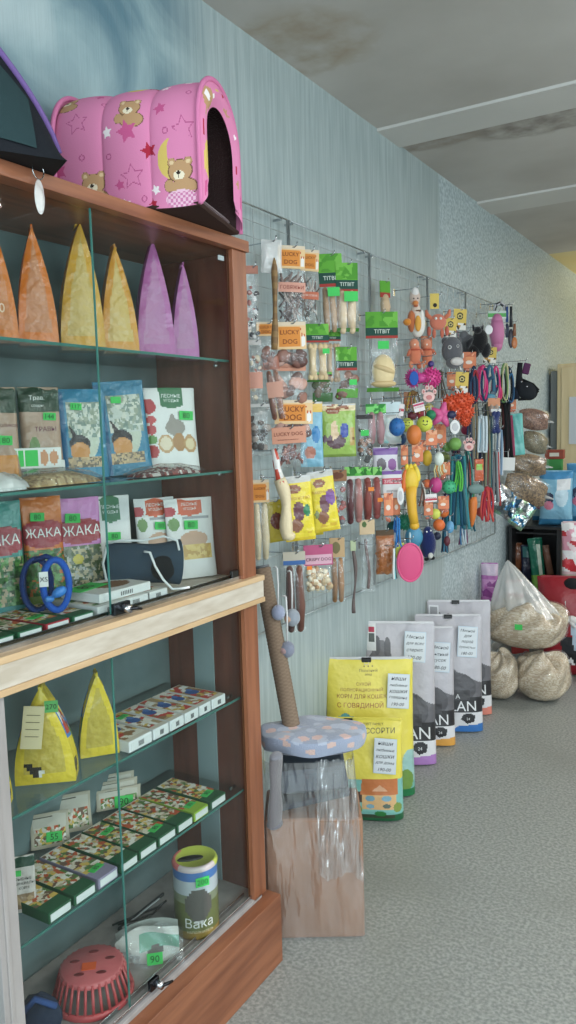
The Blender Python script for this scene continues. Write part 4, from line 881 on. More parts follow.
# ================================================================== ON THE FLOOR
def tagcard(root, x, y, z, w, h, lines, rx=0, ry=0, col=(222, 228, 234)):
    mb = MB(); mb.box((0, 0, 0), (w, .0015, h), (206, 222, 236), 0, 0); mb.box((0, -.001, 0), (w*.92, .0012, h*.94), col)
    f = lambda u, v: ((u-.5)*w, -.0018+0*u, (v-.5)*h)
    n = len(lines)
    for i, t in enumerate(lines): mb.text(f, t, .5, 1-(i+.75)/(n+.4), .5/(n+.3), w, h, (40, 42, 56), maxw=.8, off=.0004, shear=.3, ang=.03*(i % 3-1))
    o = mb.build('price_tag', 'paper', root); o.location = (x, y, z); o.rotation_euler = (rx, ry, 0); return o
def clip(root, x, y, z, s=.03):
    mb = MB(); mb.box((0, 0, 0), (s*1.3, s*.5, s*.55), (18, 18, 20), 0, .002); mb.box((0, 0, s*.12), (s*1.34, s*.3, s*.5), (24, 24, 26), 0, .002)
    for q in (-1, 1):
        mb.tube([(-s*.32, q*s*.25, -s*.2), (-s*.26, q*s*.3, -s*.55), (s*.26, q*s*.3, -s*.55), (s*.32, q*s*.25, -s*.2)], .0012, (190, 190, 190), 6)
    o = mb.build('binder_clip', 'plastic', root); o.location = (x, y, z); return o
def floorbag(name, label, group, R, w, h, t, phi, bg, ops, texts, lean, card=None, clipx=None, mat='pouch_soft', seed=1, roll=0, cs=.03, toph=None, topcol=None):
    """R = lower right front corner on the floor"""
    a = np.array([math.cos(rad(phi)), math.sin(rad(phi)), 0]); P = np.array([R[0], R[1], 0.002])-a*w/2
    n = np.array([-math.sin(rad(phi)), math.cos(rad(phi)), 0]); P = P+n*t*.35
    root = empty(name, P, (rad(-lean), rad(roll), rad(phi))); tag(root, label, 'bag', group)
    def pr(u, v):
        a_ = np.clip(1-np.abs(2*u-1)**5, 0, 1)**.5; b = np.clip(1-v**2.2, 0, 1)**.8*(.85+.15*np.clip(v/.1, 0, 1)); return t/2*a_*b+.001
    mb = MB(); fr = pouch(mb, w, h, pr, design(bg, ops, h/w, seed), texts, 96, 130, wav=.006, seed=seed, pinch=.02)
    mb.build('sack', mat, root)
    mb = MB(); mb.box((0, .0, h+.003), (w*.97, .006, .012), topcol or bg, 0, .002); mb.build('folded_top', mat, root)
    if card:
        cu, cv, cw, ch, lines = card; x, y, z = fr(np.array([cu]), np.array([cv])); uu_, vv_ = np.meshgrid(np.linspace(cu-cw/w/2, cu+cw/w/2, 5), np.linspace(cv-ch/h/2, cv+ch/h/2, 5))
        tagcard(root, float(x[0]), float(fr(uu_.ravel(), vv_.ravel())[1].min())-.003, float(z[0]), cw, ch, lines, ry=rad(3))
    if clipx is not None: clip(root, clipx*w, -.004, h-.004, cs)
    return root
def groundpt(u, v): return at(u, v, 2, 0)
YE, TEAL = (232, 214, 70), (120, 190, 180)
big_ops = [('e', .17, .56, .06, .03, (86, 168, 176)), ('e', .23, .575, .06, .04, (86, 168, 176)), ('e', .30, .56, .06, .03, (86, 168, 176)), ('r', .11, .53, .36, .555, (86, 168, 176)),
           ('r', .0, 0, 1, .14, (110, 180, 170)), ('e', .95, .22, .10, .12, (150, 196, 190)), ('e', .9, .12, .08, .08, (110, 150, 60)), ('r', 0, 0, 1, .05, (24, 120, 66))]
RB = (176, 92, 50)
floorbag('pet_food_bag', 'large yellow pet food bag with red Cyrillic lettering, standing behind the small yellow one', 'yellow pet food bags', groundpt(416, 797), .365, .55, .12, 27, YE, big_ops,
         [('• • •', .50, .955, .012, (150, 130, 60)), ('Полезный', .5, .925, .022, (130, 110, 46)), ('обед', .5, .895, .02, (130, 110, 46)), ('СУХОЙ', .44, .83, .030, (170, 116, 44)), ('ПОЛНОРАЦИОННЫЙ', .42, .785, .034, (170, 116, 44)), ('КОРМ ДЛЯ КОШЕК', .42, .735, .036, (170, 106, 44)), ('С ГОВЯДИНОЙ', .40, .675, .052, RB, dict(maxw=.56))], 5,
         card=(.83, .775, .088, .14, ['наши', 'любимые', 'кошки', 'говядина', '190-00']), clipx=-.02, seed=3, topcol=(206, 206, 210))
sm_ops = [('r', 0, 0, 1, .42, TEAL), ('r', .05, .19, .5, .30, (84, 62, 48)), ('r', .5, .12, .92, .40, (224, 176, 116)), ('p', [(.48, .27), (.5, .43), (.94, .43), (.94, .27)], (206, 116, 60)), ('p', [(.62, .31), (.72, .37), (.82, .31)], (226, 170, 130)),
          ('e', .60, .235, .06, .028, (120, 170, 190)), ('e', .80, .235, .06, .028, (120, 170, 190)), ('e', .60, .155, .05, .022, (120, 170, 190)), ('e', .8, .16, .05, .022, (90, 110, 100)), ('e', .42, .12, .08, .06, (128, 150, 60)), ('e', .93, .14, .05, .05, (128, 150, 60)), ('r', 0, 0, 1, .07, (26, 100, 58)), ('r', .3, .03, .9, .07, (60, 70, 50)), ('e', .1, .15, .06, .1, (30, 120, 60)), ('e', .72, .08, .07, .03, (40, 130, 60))]
floorbag('pet_food_bag', 'small yellow pet food bag with a house picture, in front of the large yellow one', 'yellow pet food bags', groundpt(404, 822), .315, .375, .11, 24, YE, sm_ops,
         [('ПРОДУКТ FAMILY', .6, .965, .03, (120, 104, 50), dict(maxw=.5)), ('Е АССОРТИ', .66, .905, .055, (84, 78, 44), dict(maxw=.52))], 4,
         card=(.79, .67, .085, .135, ['наши', 'любимые', 'кошки', 'для дома', '190-00']), clipx=-.16, seed=4, cs=.026)
# grey bags: corner pixel, height, etc
GY = (190, 186, 194)
def gops(cc, cat=True):
    o = [('r', 0, 0, 1, .20, (220, 218, 222))]
    o += [('p', [(.0, .2), (.0, .72), (.1, .78), (.22, .86), (.34, .80), (.42, .62), (.62, .52), (.9, .44), (1, .42), (1, .2)], (104, 102, 108)),
          ('e', .24, .66, .17, .22, (118, 116, 122)), ('e', .18, .84, .05, .07, (100, 98, 104)), ('e', .33, .82, .05, .08, (96, 94, 100)), ('e', .55, .38, .35, .14, (84, 82, 88)), ('e', .3, .6, .05, .02, (50, 48, 52)), ('e', .2, .45, .12, .16, (134, 132, 138)),
          ('r', 0, .17, 1, .30, (44, 42, 46)), ('r', .0, .28, .8, .36, (66, 64, 68)),
          ('p', [(.1, .085), (.16, .15), (.44, .15), (.5, .085)], (74, 138, 70)), ('p', [(.66, .11), (.70, .155), (.80, .165), (.88, .14), (.86, .09), (.76, .07)], (38, 36, 40)), ('p', [(.5, 0), (.62, .05), (1, .07), (1, 0)], cc)]
    return o
RGB = 0
def gbag(label, u, v, w, h, cc, seed, card, clipx=None, extra=(), lean=7, phi=24):
    g = groundpt(u, v)
    ops = gops(cc)+list(extra)
    return floorbag('cat_food_bag', label, 'grey cat food bags', (g[0], g[1]), w, h, .10, phi, GY, ops, [('LAN', .70, .225, .085, (230, 230, 232), dict(maxw=.52)), ('A', .62, .31, .04, (220, 220, 222)), ('24', .77, .115, .022, (220, 220, 222))], lean, card=card, clipx=clipx, seed=seed, topcol=(216, 214, 218))
lab = [('r', .03, .80, .17, 1, (226, 226, 226)), ('r', .06, .93, .15, .97, (196, 44, 74)), ('r', .06, .86, .15, .92, (90, 96, 92))]
gbag('grey cat food bag with lilac corner, nearest of the four, behind the large yellow bag', 437, 766, .315, .62, (176, 120, 196), 11, (.72, .84, .095, .135, ['Мясной', 'для всех', 'стерил.', '180-00']), extra=lab)
gbag('grey cat food bag with orange corner, second nearest of the four', 456, 747, .31, .545, (232, 160, 60), 12, (.78, .76, .095, .14, ['Мясной', 'Сытный', 'кусок', '180-00']))
gbag('grey cat food bag with blue corner and binder clip, third of the four', 484, 733, .325, .56, (48, 116, 196), 13, (.78, .78, .095, .15, ['Мясной', 'для', 'пород', 'пушистых', '180-00']), clipx=.0)
gbag('grey cat food bag with coral corner, farthest of the four and tallest', 493, 716, .325, .58, (232, 130, 110), 14, None, clipx=-.05, extra=[('p', [(.02, .86), (.02, .97), (.18, .97), (.18, .86), (.1, .83)], (226, 226, 230)), ('p', [(.045, .875), (.045, .955), (.155, .955), (.155, .875), (.1, .855)], (150, 150, 156))])
# cardboard-wrapped cat tree
A, B = groundpt(268, 940)[:2], groundpt(365, 938)[:2]
dv = B-A; wd = np.hypot(*dv); phiB = math.degrees(math.atan2(dv[1], dv[0])); nb = np.array([-dv[1], dv[0]])/wd
dep = .20; cen = (A+B)/2+nb*dep/2
root = empty('cardboard_box', (cen[0], cen[1], .001), (0, 0, rad(phiB))); tag(root, 'brown cardboard box wrapped in clear stretch film standing beside the cabinet', 'box')
bh = .37
mb = MB(); mb.box((0, 0, bh/2), (wd, dep, bh), (178, 134, 104), 0, .006); mb.box((0, 0, bh+.002), (.004, dep*.98, .002), (140, 100, 74)); mb.build('carton', 'carton', root)
mb = MB(); H2 = .545
def wrapf(u, v):
    a = 2*PI*u; k = 1-.10*v**2; s_ = np.sign(np.cos(a))*np.abs(np.cos(a))**.12; c_ = np.sign(np.sin(a))*np.abs(np.sin(a))**.12
    rr = 1+.006*np.sin(40*u+8*v)+.012*np.sin(9*v+23*u)*v
    return (s_*(wd/2+.006)*k*rr+ -.012*v, c_*(dep/2+.006)*k*rr, v*H2+.006*np.sin(14*u)*v)
mb.sheet(wrapf, 120, 40, (230, 230, 230)); mb.build('stretch_film', 'stretch_film', root)
mb = MB(); rs = np.random.RandomState(8); ph = rs.rand(6)*6.28
mb.sheet(lambda u, v: (wd*(.04+.47*u)-.03*v*u, -dep/2-.013-.006*np.sin(17*u+ph[0]+8*v)-.004*np.sin(41*u+ph[1]-14*v)+.02*v, .20+.345*v-.012*(1-v)*np.sin(9*u+ph[2])), 70, 40, (226, 228, 228))
mb.build('crumpled_film', 'film_crumple', root)
# dark grey folded boards on the box, inside the film
r2 = empty('folded_board', (cen[0], cen[1], bh+.004), (0, 0, rad(phiB))); tag(r2, 'dark blue-grey tilted board lying in film on top of the cardboard box', 'board')
mb = MB(); mb.box((-.01, 0, .038), (wd*.84, dep*.8, .018), (44, 54, 70), 0, .004, R=Matrix.Rotation(rad(-12), 3, 'Y')); mb.build('lower_panel', 'cloth', r2)
mb = MB(); mb.box((-.012, 0, .100), (wd*.78, dep*.78, .07), (84, 94, 108), 0, .01, R=Matrix.Rotation(rad(-4), 3, 'Y')); mb.build('upper_panel', 'cloth', r2)
# scratching post: padded oval platform + leaning sisal pole
pz = .555
r3 = empty('scratching_post', (cen[0]-.0, cen[1]+.01, pz), (rad(0), rad(0), rad(phiB))); tag(r3, 'leaning sisal scratching post on a grey paw-print oval cushion atop the wrapped box', 'scratching post')
mb = MB(); rs = np.random.RandomState(4); n = 60
spots = [(math.cos(a)*q, math.sin(a)*q) for a, q in zip(rs.rand(46)*6.28, rs.rand(46)**.5)]
def cush(u, v):   # top and side, v 0 = centre top .. 1 = underside edge
    a = 2*PI*u; r_ = np.clip(v*1.5, 0, 1); z = np.where(v < .66, .052-.006*r_**6, .052-.006-(v-.66)/.34*.042)
    bul = 1+.035*np.sin(PI*np.clip((v-.6)/.4, 0, 1)); wv = 1+.02*np.sin(7*a+1)
    return (np.cos(a)*r_*.155*bul*wv, np.sin(a)*r_*.105*bul*wv, z+.004*np.sin(5*a)*r_)
def cdes(u, v):
    c = np.tile(np.array((150, 160, 184.)), (len(u), 1)); a = 2*PI*u; r_ = np.clip(v*1.5, 0, 1.3); x, y = np.cos(a)*r_, np.sin(a)*r_
    for i, (sx, sy) in enumerate(spots):
        m = ((x-sx)/.10)**2+((y-sy)/.13)**2 < 1; c[m] = (216, 176, 168) if i % 3 == 0 else (174, 182, 202)
    for k in range(13):
        m = ((u-(k+.5+.2*math.sin(5*k))/13)/.015)**2+((v-.8-.05*math.sin(3*k))/.07)**2 < 1; c[m] = (206, 172, 162)
    return c
mb.sheet(cush, 110, 60, cdes, flip=True); mb.sheet(lambda u, v: (np.cos(2*PI*u)*.155*v, np.sin(2*PI*u)*.105*v, .004+0*u), 50, 3, (140, 150, 172)); mb.build('cushion', 'plush', r3)
# pole direction from pixels on its own plane
tp = at(262, 568, 1, cen[1]+.03); bp = at(291, 712, 1, cen[1]-.0)
M = Matrix.Rotation(-rad(phiB), 4, 'Z')
def loc3(p): return M@Vector((p[0]-r3.location.x, p[1]-r3.location.y, p[2]-r3.location.z))
t3 = loc3(tp); b3 = loc3(bp); b3 = Vector((b3.x, b3.y, .047)); 
pts = [tuple(b3.lerp(t3, k/90)) for k in range(91)]
mb = MB(); mb.tube(pts, [.0265+.0012*((k % 2)*2-1)*.6 for k in range(91)], (142, 118, 96), 24, cols=[(142, 118, 96), (132, 108, 88)]); mb.build('sisal_pole', 'sisal', r3)
mb = MB(); mb.tube([tuple(t3), tuple(t3+(t3-b3).normalized()*.008)], .024, (96, 100, 104), 20); mb.build('pole_cap', 'plastic', r3)
# grey cloth bundle beside the pole foot
P = at(272, 775, 0, -1.20); 
r4 = empty('rolled_fabric', (P[0], cen[1]-.13, .375), (0, 0, rad(20))); 
# dangling balls on cords from a wire at the grid
def dangle(label, u, v0, v1, rpx, x, cola, colb):
    T = at(u, v0, 0, x); Bm = at(u, v1, 0, x); s = proj(T)[2]/F
    root = empty('dangling_ball_toy', T); tag(root, label, 'cat toy', 'fleece balls hanging on white cords by the scratching post')
    L = T[2]-Bm[2]; r_ = rpx*s
    mb = MB(); mb.tube([(-.012, 0, .0), (-.006, 0, .004), (0, 0, 0), (.002, 0, -L*.4), (0, 0, -L+r_)], .0026, (222, 222, 222), 6); mb.build('cord', 'rope', root)
    mb = MB(); mb.ell((0, 0, -L), (r_, r_, r_*1.12), cola, n=22, noise=.03); 
    if colb: mb.ell((-r_*.15, -r_*.7, -L-r_*.05), (r_*.55, r_*.45, r_*.5), colb, n=12)
    mb.build('fleece_ball', 'plush', root)
dangle('upper left grey-blue fleece ball on a cord before the scratching post', 277, 568, 613, 7, -1.255, (152, 160, 188), None)
dangle('middle grey fleece ball with peach patch on a cord beside the scratching post', 291, 572, 618, 8, -1.245, (150, 158, 170), (206, 160, 132))
dangle('lowest grey fleece ball on a long cord in front of the scratching post', 286, 597, 650, 7.5, -1.235, (128, 134, 154), (176, 140, 140))
COL.objects.unlink(r4); bpy.data.objects.remove(r4)
def fabric():
    P = at(270, 745, 0, -1.16)
    root = empty('fleece_roll', (-1.165, P[1]+.02, .385), (0, 0, rad(10))); tag(root, 'taupe fleece roll squeezed between cabinet stile and wrapped box', 'cloth')
    mb = MB(); mb.sheet(lambda u, v: (.017*np.cos(2*PI*u)*(1-.2*v+.15*np.sin(8*v))+.01*v, .03*np.sin(2*PI*u)*(1+.1*np.sin(9*v)), v*.20), 18, 14, (112, 108, 112), flip=False); mb.ell((.01, 0, .20), (.018, .026, .012), (126, 126, 136)); mb.ell((0, 0, .0), (.022, .03, .012), (110, 108, 116)); mb.build('roll', 'plush', root)
fabric()
# pellet sacks at the far end
def lumpy(name, label, cat, group, P, r, cols, wrap=True, n=34, seed=2, peak=None, rotz=0, mat='organic', noise=.02, npz=1500, film='film', green=None):
    root = empty(name, P, (0, 0, rotz)); tag(root, label, cat, group)
    rs = np.random.RandomState(seed); ph = rs.rand(8)*6.28
    def blob(k):
        def fn(u, v):
            a = 2*PI*u; t = PI*(1-v); s_ = np.sin(t); q = 1+.06*np.sin(3*a+ph[0])+.05*np.sin(5*t+ph[1]+2*a)+.03*np.sin(9*a+ph[2]+5*t)
            x = np.sign(np.cos(a))*np.abs(np.cos(a))**.8*s_**.7*r[0]*q*k; y = np.sign(np.sin(a))*np.abs(np.sin(a))**.8*s_**.7*r[1]*q*k
            z = r[2]*(1-np.cos(t)*-1)*.5*2*0+r[2]*(1+np.cos(t))*q*(k if k < 1 else 1)
            z = np.maximum(z, 0)
            return x, y, z
        return fn
    mb = MB(); mb.sheet(blob(.97), 110, 80, design(cols[0], [('g', 0, 0, 1, 1, cols)], .35, seed)); mb.build('pellets', mat, root)
    if wrap: mb = MB(); mb.sheet(blob(1.02), 60, 44, (230, 228, 224)); mb.build('clear_sack', film, root)
    if peak is not None:
        mb = MB(); top = np.array([peak[0]*1.3, peak[1], r[2]*2+peak[2]])
        def cone(u, v):
            a = 2*PI*u; q = (1-v)**.85*(1+.07*np.sin(7*a+4*v)+.05*np.sin(13*a)); return (np.cos(a)*r[0]*.80*q+top[0]*v, np.sin(a)*r[1]*.8*q+top[1]*v, r[2]*1.45+(top[2]-r[2]*1.45)*v)
        mb.sheet(cone, 60, 24, (226, 226, 224)); mb.build('gathered_top', 'film_milky', root)
    if green: sticker(root, green[0], green[1], green[2], .04, .03, '')
    return root
PEL = [(196, 174, 144), (184, 160, 130), (206, 188, 160), (176, 152, 122), (212, 196, 172)]
g = groundpt(503, 706); lumpy('pellet_sack', 'clear sack of wood pellets on the floor next to the farthest grey bag, lower left', 'sack', 'wood pellet sacks', (g[0]-.06, g[1]+.13, .001), (.115, .12, .125), PEL, seed=3)
g = groundpt(535, 707); lumpy('pellet_sack', 'clear sack of wood pellets on the floor, lower right of the pile', 'sack', 'wood pellet sacks', (g[0]-.0, g[1]+.15, .001), (.145, .13, .125), PEL, seed=4)
s0 = at(527, 664, 1, g[1]+.10)
lumpy('pellet_sack', 'largest clear pellet sack with gathered pointed top, resting on two others', 'sack', 'wood pellet sacks', (s0[0]-.05, s0[1]+.12, .262), (.235, .16, .125), PEL, seed=6, peak=(-.07, 0, .23), film='film', green=(.02, -.18, .15))
s1 = groundpt(563, 668); lumpy('pellet_sack', 'pale clear sack lying behind the pellet pile against the red bag', 'sack', 'wood pellet sacks', (s1[0]-.06, s1[1]+.16, .001), (.17, .10, .085), [(200, 190, 170), (188, 178, 158), (210, 202, 186)], seed=8, film='film_milky', green=(.02, -.13, .12))
s2 = at(476, 612, 0, -1.36)
lumpy('pellet_sack', 'milky clear sack rising behind the grey cat food bags', 'sack', 'wood pellet sacks', (-1.38, s2[1]-.06, .001), (.11, .10, .24), [(196, 188, 176), (206, 200, 190)], seed=9, film='film_milky')
# ================================================================== WIRE GRID AND WHAT HANGS ON IT
GX, GZ0, GZ1 = -1.478, .80, 2.236
JY = [1.80, 2.465, 3.13, 3.80, 4.38, 4.945]
GL = ['wire grid panel partly hidden behind the display cabinet', 'wire grid panel behind the packed dog chews nearest the cabinet', 'wire grid panel between the green packs and the duck toy', 'wire grid panel behind the plush and ball toys', 'farthest wire grid panel, behind the harnesses and leads']
for i, l in enumerate(GL):
    y0, y1 = JY[i]+.006, JY[i+1]-.006; root = empty('wire_grid_panel', (GX, (y0+y1)/2, GZ0)); tag(root, l, 'grid panel', 'wire grid panels along the left wall')
    L = (y1-y0)/2; H = GZ1-GZ0
    mb = MB()
    for y in (-L, L): mb.tube([(0, y, 0), (0, y, H)], .0032, (160, 164, 166), 6)
    for z in (0, H): mb.tube([(0, -L, z), (0, L, z)], .0032, (160, 164, 166), 6)
    mb.build('frame', 'grid_wire', root)
    mb = MB()
    nz = 28
    for k in range(1, nz): mb.tube([(.002, -L, H*k/nz), (.002, L, H*k/nz)], .0013, (160, 164, 166), 5, cap=False)
    ny_ = 6
    for k in range(1, ny_): mb.tube([(-.001, -L+2*L*k/ny_, 0), (-.001, -L+2*L*k/ny_, H)], .0013, (160, 164, 166), 5, cap=False)
    mb.build('wires', 'grid_wire', root)
    for y in (-L*.9, L*.9):
        mb = MB(); mb.box((-.02, y, H-.004), (.036, .006, .008), (120, 122, 124), 0, .001); mb.build('wall_bracket', 'chrome', root)
HM = {}
def hook(P, reach):
    """chrome peg from the grid out to the hanging point P"""
    L = round(max(.03, P[0]+reach-GX), 2)
    if L not in HM:
        mb = MB(); mb.tube([(0, 0, 0), (L*.6, 0, 0), (L-.008, 0, 0), (L, 0, .006), (L+.001, 0, .016)], .0021, (200, 204, 208), 6); mb.box((.0035, 0, -.006), (.002, .018, .03), (200, 204, 208), 0, .0005)
        o = mb.build('grid_hook', 'chrome'); HM[L] = o
    else: o = HM[L].copy(); COL.objects.link(o)
    o.location = (GX+.004, P[1], P[2]); tag(o, 'chrome wire hook on the grid carrying hanging goods', 'hook', 'chrome hooks on the wire grid'); return o
def place(u0, v0, u1, v1, x, phi, hk=True):
    P, w, h = fit(u0, v0, u1, v1, x, phi); P = P+np.array([0, 0, h/2]); P[0] = x
    if hk: hook((P[0], P[1], P[2]-.006), .016)
    return P, w, h
def chunksticks(mb, w, h, t, cols, n, kind, seed):
    rs = np.random.RandomState(seed)
    if kind == 'strips':
        for k in range(n*2):
            c = cols[rs.randint(len(cols))]; x, z, a = (rs.rand()-.5)*w*.6, h*(.14+.72*rs.rand()), (rs.rand()-.5)*1.6; L_ = h*.16; y = (rs.rand()-.5)*t*.5
            mb.tube([(x-L_*math.sin(a), y, z-L_*math.cos(a)), (x+.006*math.sin(k), y-.003, z), (x+L_*math.sin(a), y, z+L_*math.cos(a))], [w*.03, w*.055, w*.035], c, 6)
    elif kind == 'thin':
        mb.tube([(w*.1*math.sin(5*q), 0, h*(.03+.93*q)) for q in np.linspace(0, 1, 12)], w*.10, cols[0], 8)
    elif kind == 'sticks':
        for k in range(n):
            x = (k+.5)/n*w*.86-w*.43; r_ = w*.40/n; c = cols[k % len(cols)]; b = (rs.rand()-.5)*w*.06
            mb.tube([(x, 0, .02*h), (x+b, -.002, h*.4), (x-b*.5, .0, h*.72), (x, 0, h*.97)], [r_*.8, r_*1.05, r_*.95, r_*.8], c, 8)
            mb.ell((x, 0, .03*h), (r_*.82, r_*.82, r_), c, n=8); mb.ell((x, 0, .97*h), (r_*.8, r_*.8, r_), c, n=8)
    elif kind == 'bones':
        for k in range(n):
            x = (k+.5)/n*w*.9-w*.45; r_ = w*.42/n; c = cols[k % len(cols)]
            mb.tube([(x, 0, .14*h), (x, 0, .5*h), (x, 0, .9*h)], [r_*.85, r_*.66, r_*.85], c, 10)
            for z in (.10, .93):
                for q in (-1, 1): mb.ell((x+q*r_*.45, 0, z*h), (r_*.62, r_*.7, r_*.8), c, n=10, noise=.04)
    else:
        for k in range(int(n*1.5)):
            c = cols[rs.randint(len(cols))]; s_ = w*(.12+.09*rs.rand())*(1 if kind == 'chips' else .6)
            mb.ell(((rs.rand()-.5)*w*.78, (rs.rand()-.5)*t*.5, h*(.06+.80*rs.rand())), (s_, s_*.35 if kind == 'chips' else s_*.8, s_*(.6+.6*rs.rand())), c, rot=rs.rand()*3, n=8, noise=.12)
def filmpack(name, label, group, box, x, phi, hdr, hcol, hops, htx, kind, cols, n=10, t=.022, roll=0, cat='treat pack', seed=1, stick=None, fcol=(232, 234, 234), film='film', strip=None, foot=None, hk=True, backcard=None):
    """hanging clear pack: printed header, clear film below, pieces inside. hdr = share of the height"""
    P, w, h = place(*box, x, phi, hk)
    root = empty(name, P, (0, rad(roll), rad(phi))); tag(root, label, cat, group)
    hh = h*hdr; hb = h-hh
    mb = MB(); f = lambda u, v: ((u-.5)*w, -.0022-.0*u-.002*np.sin(PI*u), -hh+v*hh)
    mb.sheet(f, 26, max(6, int(26*hh/w)), design(hcol, hops, hh/w, seed)); mb.sheet(lambda u, v: ((u-.5)*w, .002+0*u, -hh+v*hh), 2, 2, hcol, flip=True)
    for s in htx: mb.text(f, s[0], s[1], s[2], s[3], w, hh, s[4], maxw=s[5] if len(s) > 5 else .8)
    mb.build('header_card', 'paper', root)
    if n: mb = MB(); chunksticks(mb, w, hb*.92, t, cols, n, kind, seed); o = mb.build('chew_pieces', 'organic', root); o.location = (0, 0, -h+hb*.03)
    mb = MB(); pouch(mb, w, hb, lambda u, v: prof_hang(t)(u, v)*1.15+.001, fcol, top=True, nx=16, ny=18, wav=.006, seed=seed); o = mb.build('clear_film', film, root); o.location = (0, 0, -hh)
    if strip:
        z0, z1, c, tx, tc = strip
        mb = MB(); g = lambda u, v: ((u-.5)*w*1.0, -t*.62-.004*np.sin(PI*u)+0*v, -h+h*(z0+v*(z1-z0))); mb.sheet(g, 14, 4, c); mb.text(g, tx, .5, .5, .55, w, h*(z1-z0), tc, maxw=.86); mb.build('printed_band', 'paper', root)
    if foot:
        mb = MB(); g = lambda u, v: ((u-.5)*w, -t*.3*v-.002, -h+h*v*foot[0]); mb.sheet(g, 8, 3, foot[1]); mb.build('printed_foot', 'paper', root)
    if stick: sticker(root, stick[0]*w, -t*.62-.008, -h+stick[1]*h, stick[2]*w, stick[2]*w*.7, stick[3], stick[4] if len(stick) > 4 else GR)
    return root
def hpouch(name, label, group, box, x, phi, bg, ops, tx=(), t=.018, mat='pouch', roll=0, cat='treat pack', seed=1, stick=None, hk=True, hole=True):
    P, w, h = place(*box, x, phi, hk)
    root = empty(name, P, (0, rad(roll), rad(phi))); tag(root, label, cat, group)
    mb = MB(); fr = pouch(mb, w, h, prof_hang(t, .08), design(bg, ops, h/w, seed), tx, 26, 38, top=True, wav=.004, seed=seed); mb.build('pouch', mat, root)
    mb = MB(); mb.box((0, 0, -h*.015), (w*.98, .003, h*.03), (206, 208, 208), 0, .0008); mb.build('sealed_top', mat, root)
    if stick:
        q = fr(np.array([stick[0]]), np.array([stick[1]])); sticker(root, float(q[0][0]), float(q[1][0])-.004, float(q[2][0]), stick[2]*w, stick[2]*w*.7, stick[3], stick[4] if len(stick) > 4 else GR)
    return root
OG = (232, 140, 50); SAL = (214, 146, 118); LD = (126, 52, 30); BEEF = [(120, 70, 56), (150, 92, 74), (96, 52, 44), (196, 150, 136)]
WHd = (238, 232, 224)
def ldops(c, dog=True): return [('r', 0, .86, 1, 1, (226, 206, 178)), ('r', .12, .1, .82, .8, c)]+([('e', .90, .3, .07, .22, (240, 236, 232)), ('p', [(.84, .4), (.82, .8), (.88, .5)], (214, 96, 50)), ('p', [(.93, .45), (.97, .8), (.98, .45)], (214, 96, 50))] if dog else [])
G6 = 'orange and salmon headed dog chew packs'
def ldpack(label, box, x, roll=0, seed=1, c=OG, hdr=.28, n=16, kind='chips', phi=42, strip=None, cols=BEEF, two=True, hk=True):
    tx = [('LUCKY', .47, .62, .34, LD, .60), ('DOG', .47, .28, .30, LD, .46)] if two else [('LUCKY DOG', .48, .58, .36, LD, .84), ('натуральные лакомства', .46, .22, .10, LD, .6)]
    return filmpack('dog_chew_pack', label, G6, box, x, phi, hdr, (236, 196, 140) if two else SAL, ldops(c) if two else [], tx, kind, cols, n, roll=roll, seed=seed, strip=strip, hk=hk)
ldpack('uppermost clear chew pack with orange header, dark strips and a salmon band', (279, 246, 306, 327), -1.375, 2, 1, strip=(.42, .54, (224, 160, 140), 'ГОВЯЖЬИ', (150, 50, 40)), cols=[(96, 76, 70), (130, 108, 100), (70, 48, 44), (176, 160, 152), (112, 84, 72)], n=22, kind='strips')
ldpack('upper chew pack with orange header, half behind the uppermost one, before the green packs', (302, 250, 320, 326), -1.42, 3, 2, strip=(.34, .44, (210, 110, 80), 'ДЛЯ СОБАК', (240, 230, 220)), cols=[(80, 84, 78), (130, 110, 98), (190, 176, 166), (96, 62, 52)], n=16, kind='strips')
ldpack('small chew pack with pale orange header left of the long brown stick', (257, 322, 277, 372), -1.405, 0, 3, n=8)
ldpack('orange headed chew pack in the second row, under the uppermost pack', (275, 322, 306, 366), -1.365, -1, 4, hdr=.62, n=10)
ldpack('salmon headed chew pack with two brown meat pieces in the second row', (273, 355, 306, 402), -1.375, 0, 5, two=False, hdr=.34, n=7, cols=[(110, 72, 62), (160, 108, 90), (206, 150, 130)])
ldpack('orange headed chew pack in the third row, before the blue pouch', (275, 400, 313, 440), -1.365, 1, 6, hdr=.6, n=8)
ldpack('salmon headed pack of dark red meat strips, lowest in the third row', (272, 427, 306, 468), -1.33, -2, 7, two=False, hdr=.40, n=14, kind='strips', cols=[(96, 42, 38), (130, 66, 54), (190, 124, 104), (120, 56, 48)])
ldpack('narrow chew pack with orange dog face beside the cabinet stile, fourth row', (252, 480, 270, 560), -1.40, 0, 8, hdr=.28, kind='sticks', n=2, cols=[(222, 206, 166)])
filmpack('dog_chew_pack', 'narrow brown-headed chew pack tilted against the cabinet side, second row', G6, (263, 357, 279, 420), -1.40, 42, .2, (170, 100, 80), [], [], 'sticks', [(130, 76, 56), (150, 92, 66)], 2, roll=-6, seed=9, strip=(.35, .6, (206, 150, 130), '', (0, 0, 0)))
filmpack('dog_chew_pack', 'dark white-striped pack beside the cabinet stile, highest of the side packs', G6, (246, 266, 259, 345), -1.40, 40, .1, (196, 130, 110), [], [], 'chips', [(50, 52, 60), (226, 226, 226), (170, 100, 90)], 18, seed=10)
filmpack('dog_chew_pack', 'clear pack with cream pieces and salmon label beside the cabinet stile, second row', G6, (249, 340, 262, 405), -1.40, 40, .08, (206, 200, 196), [], [], 'chips', [(226, 214, 190), (206, 190, 160), (180, 110, 90)], 14, seed=11, strip=(.25, .5, (214, 150, 130), '', (0, 0, 0)))
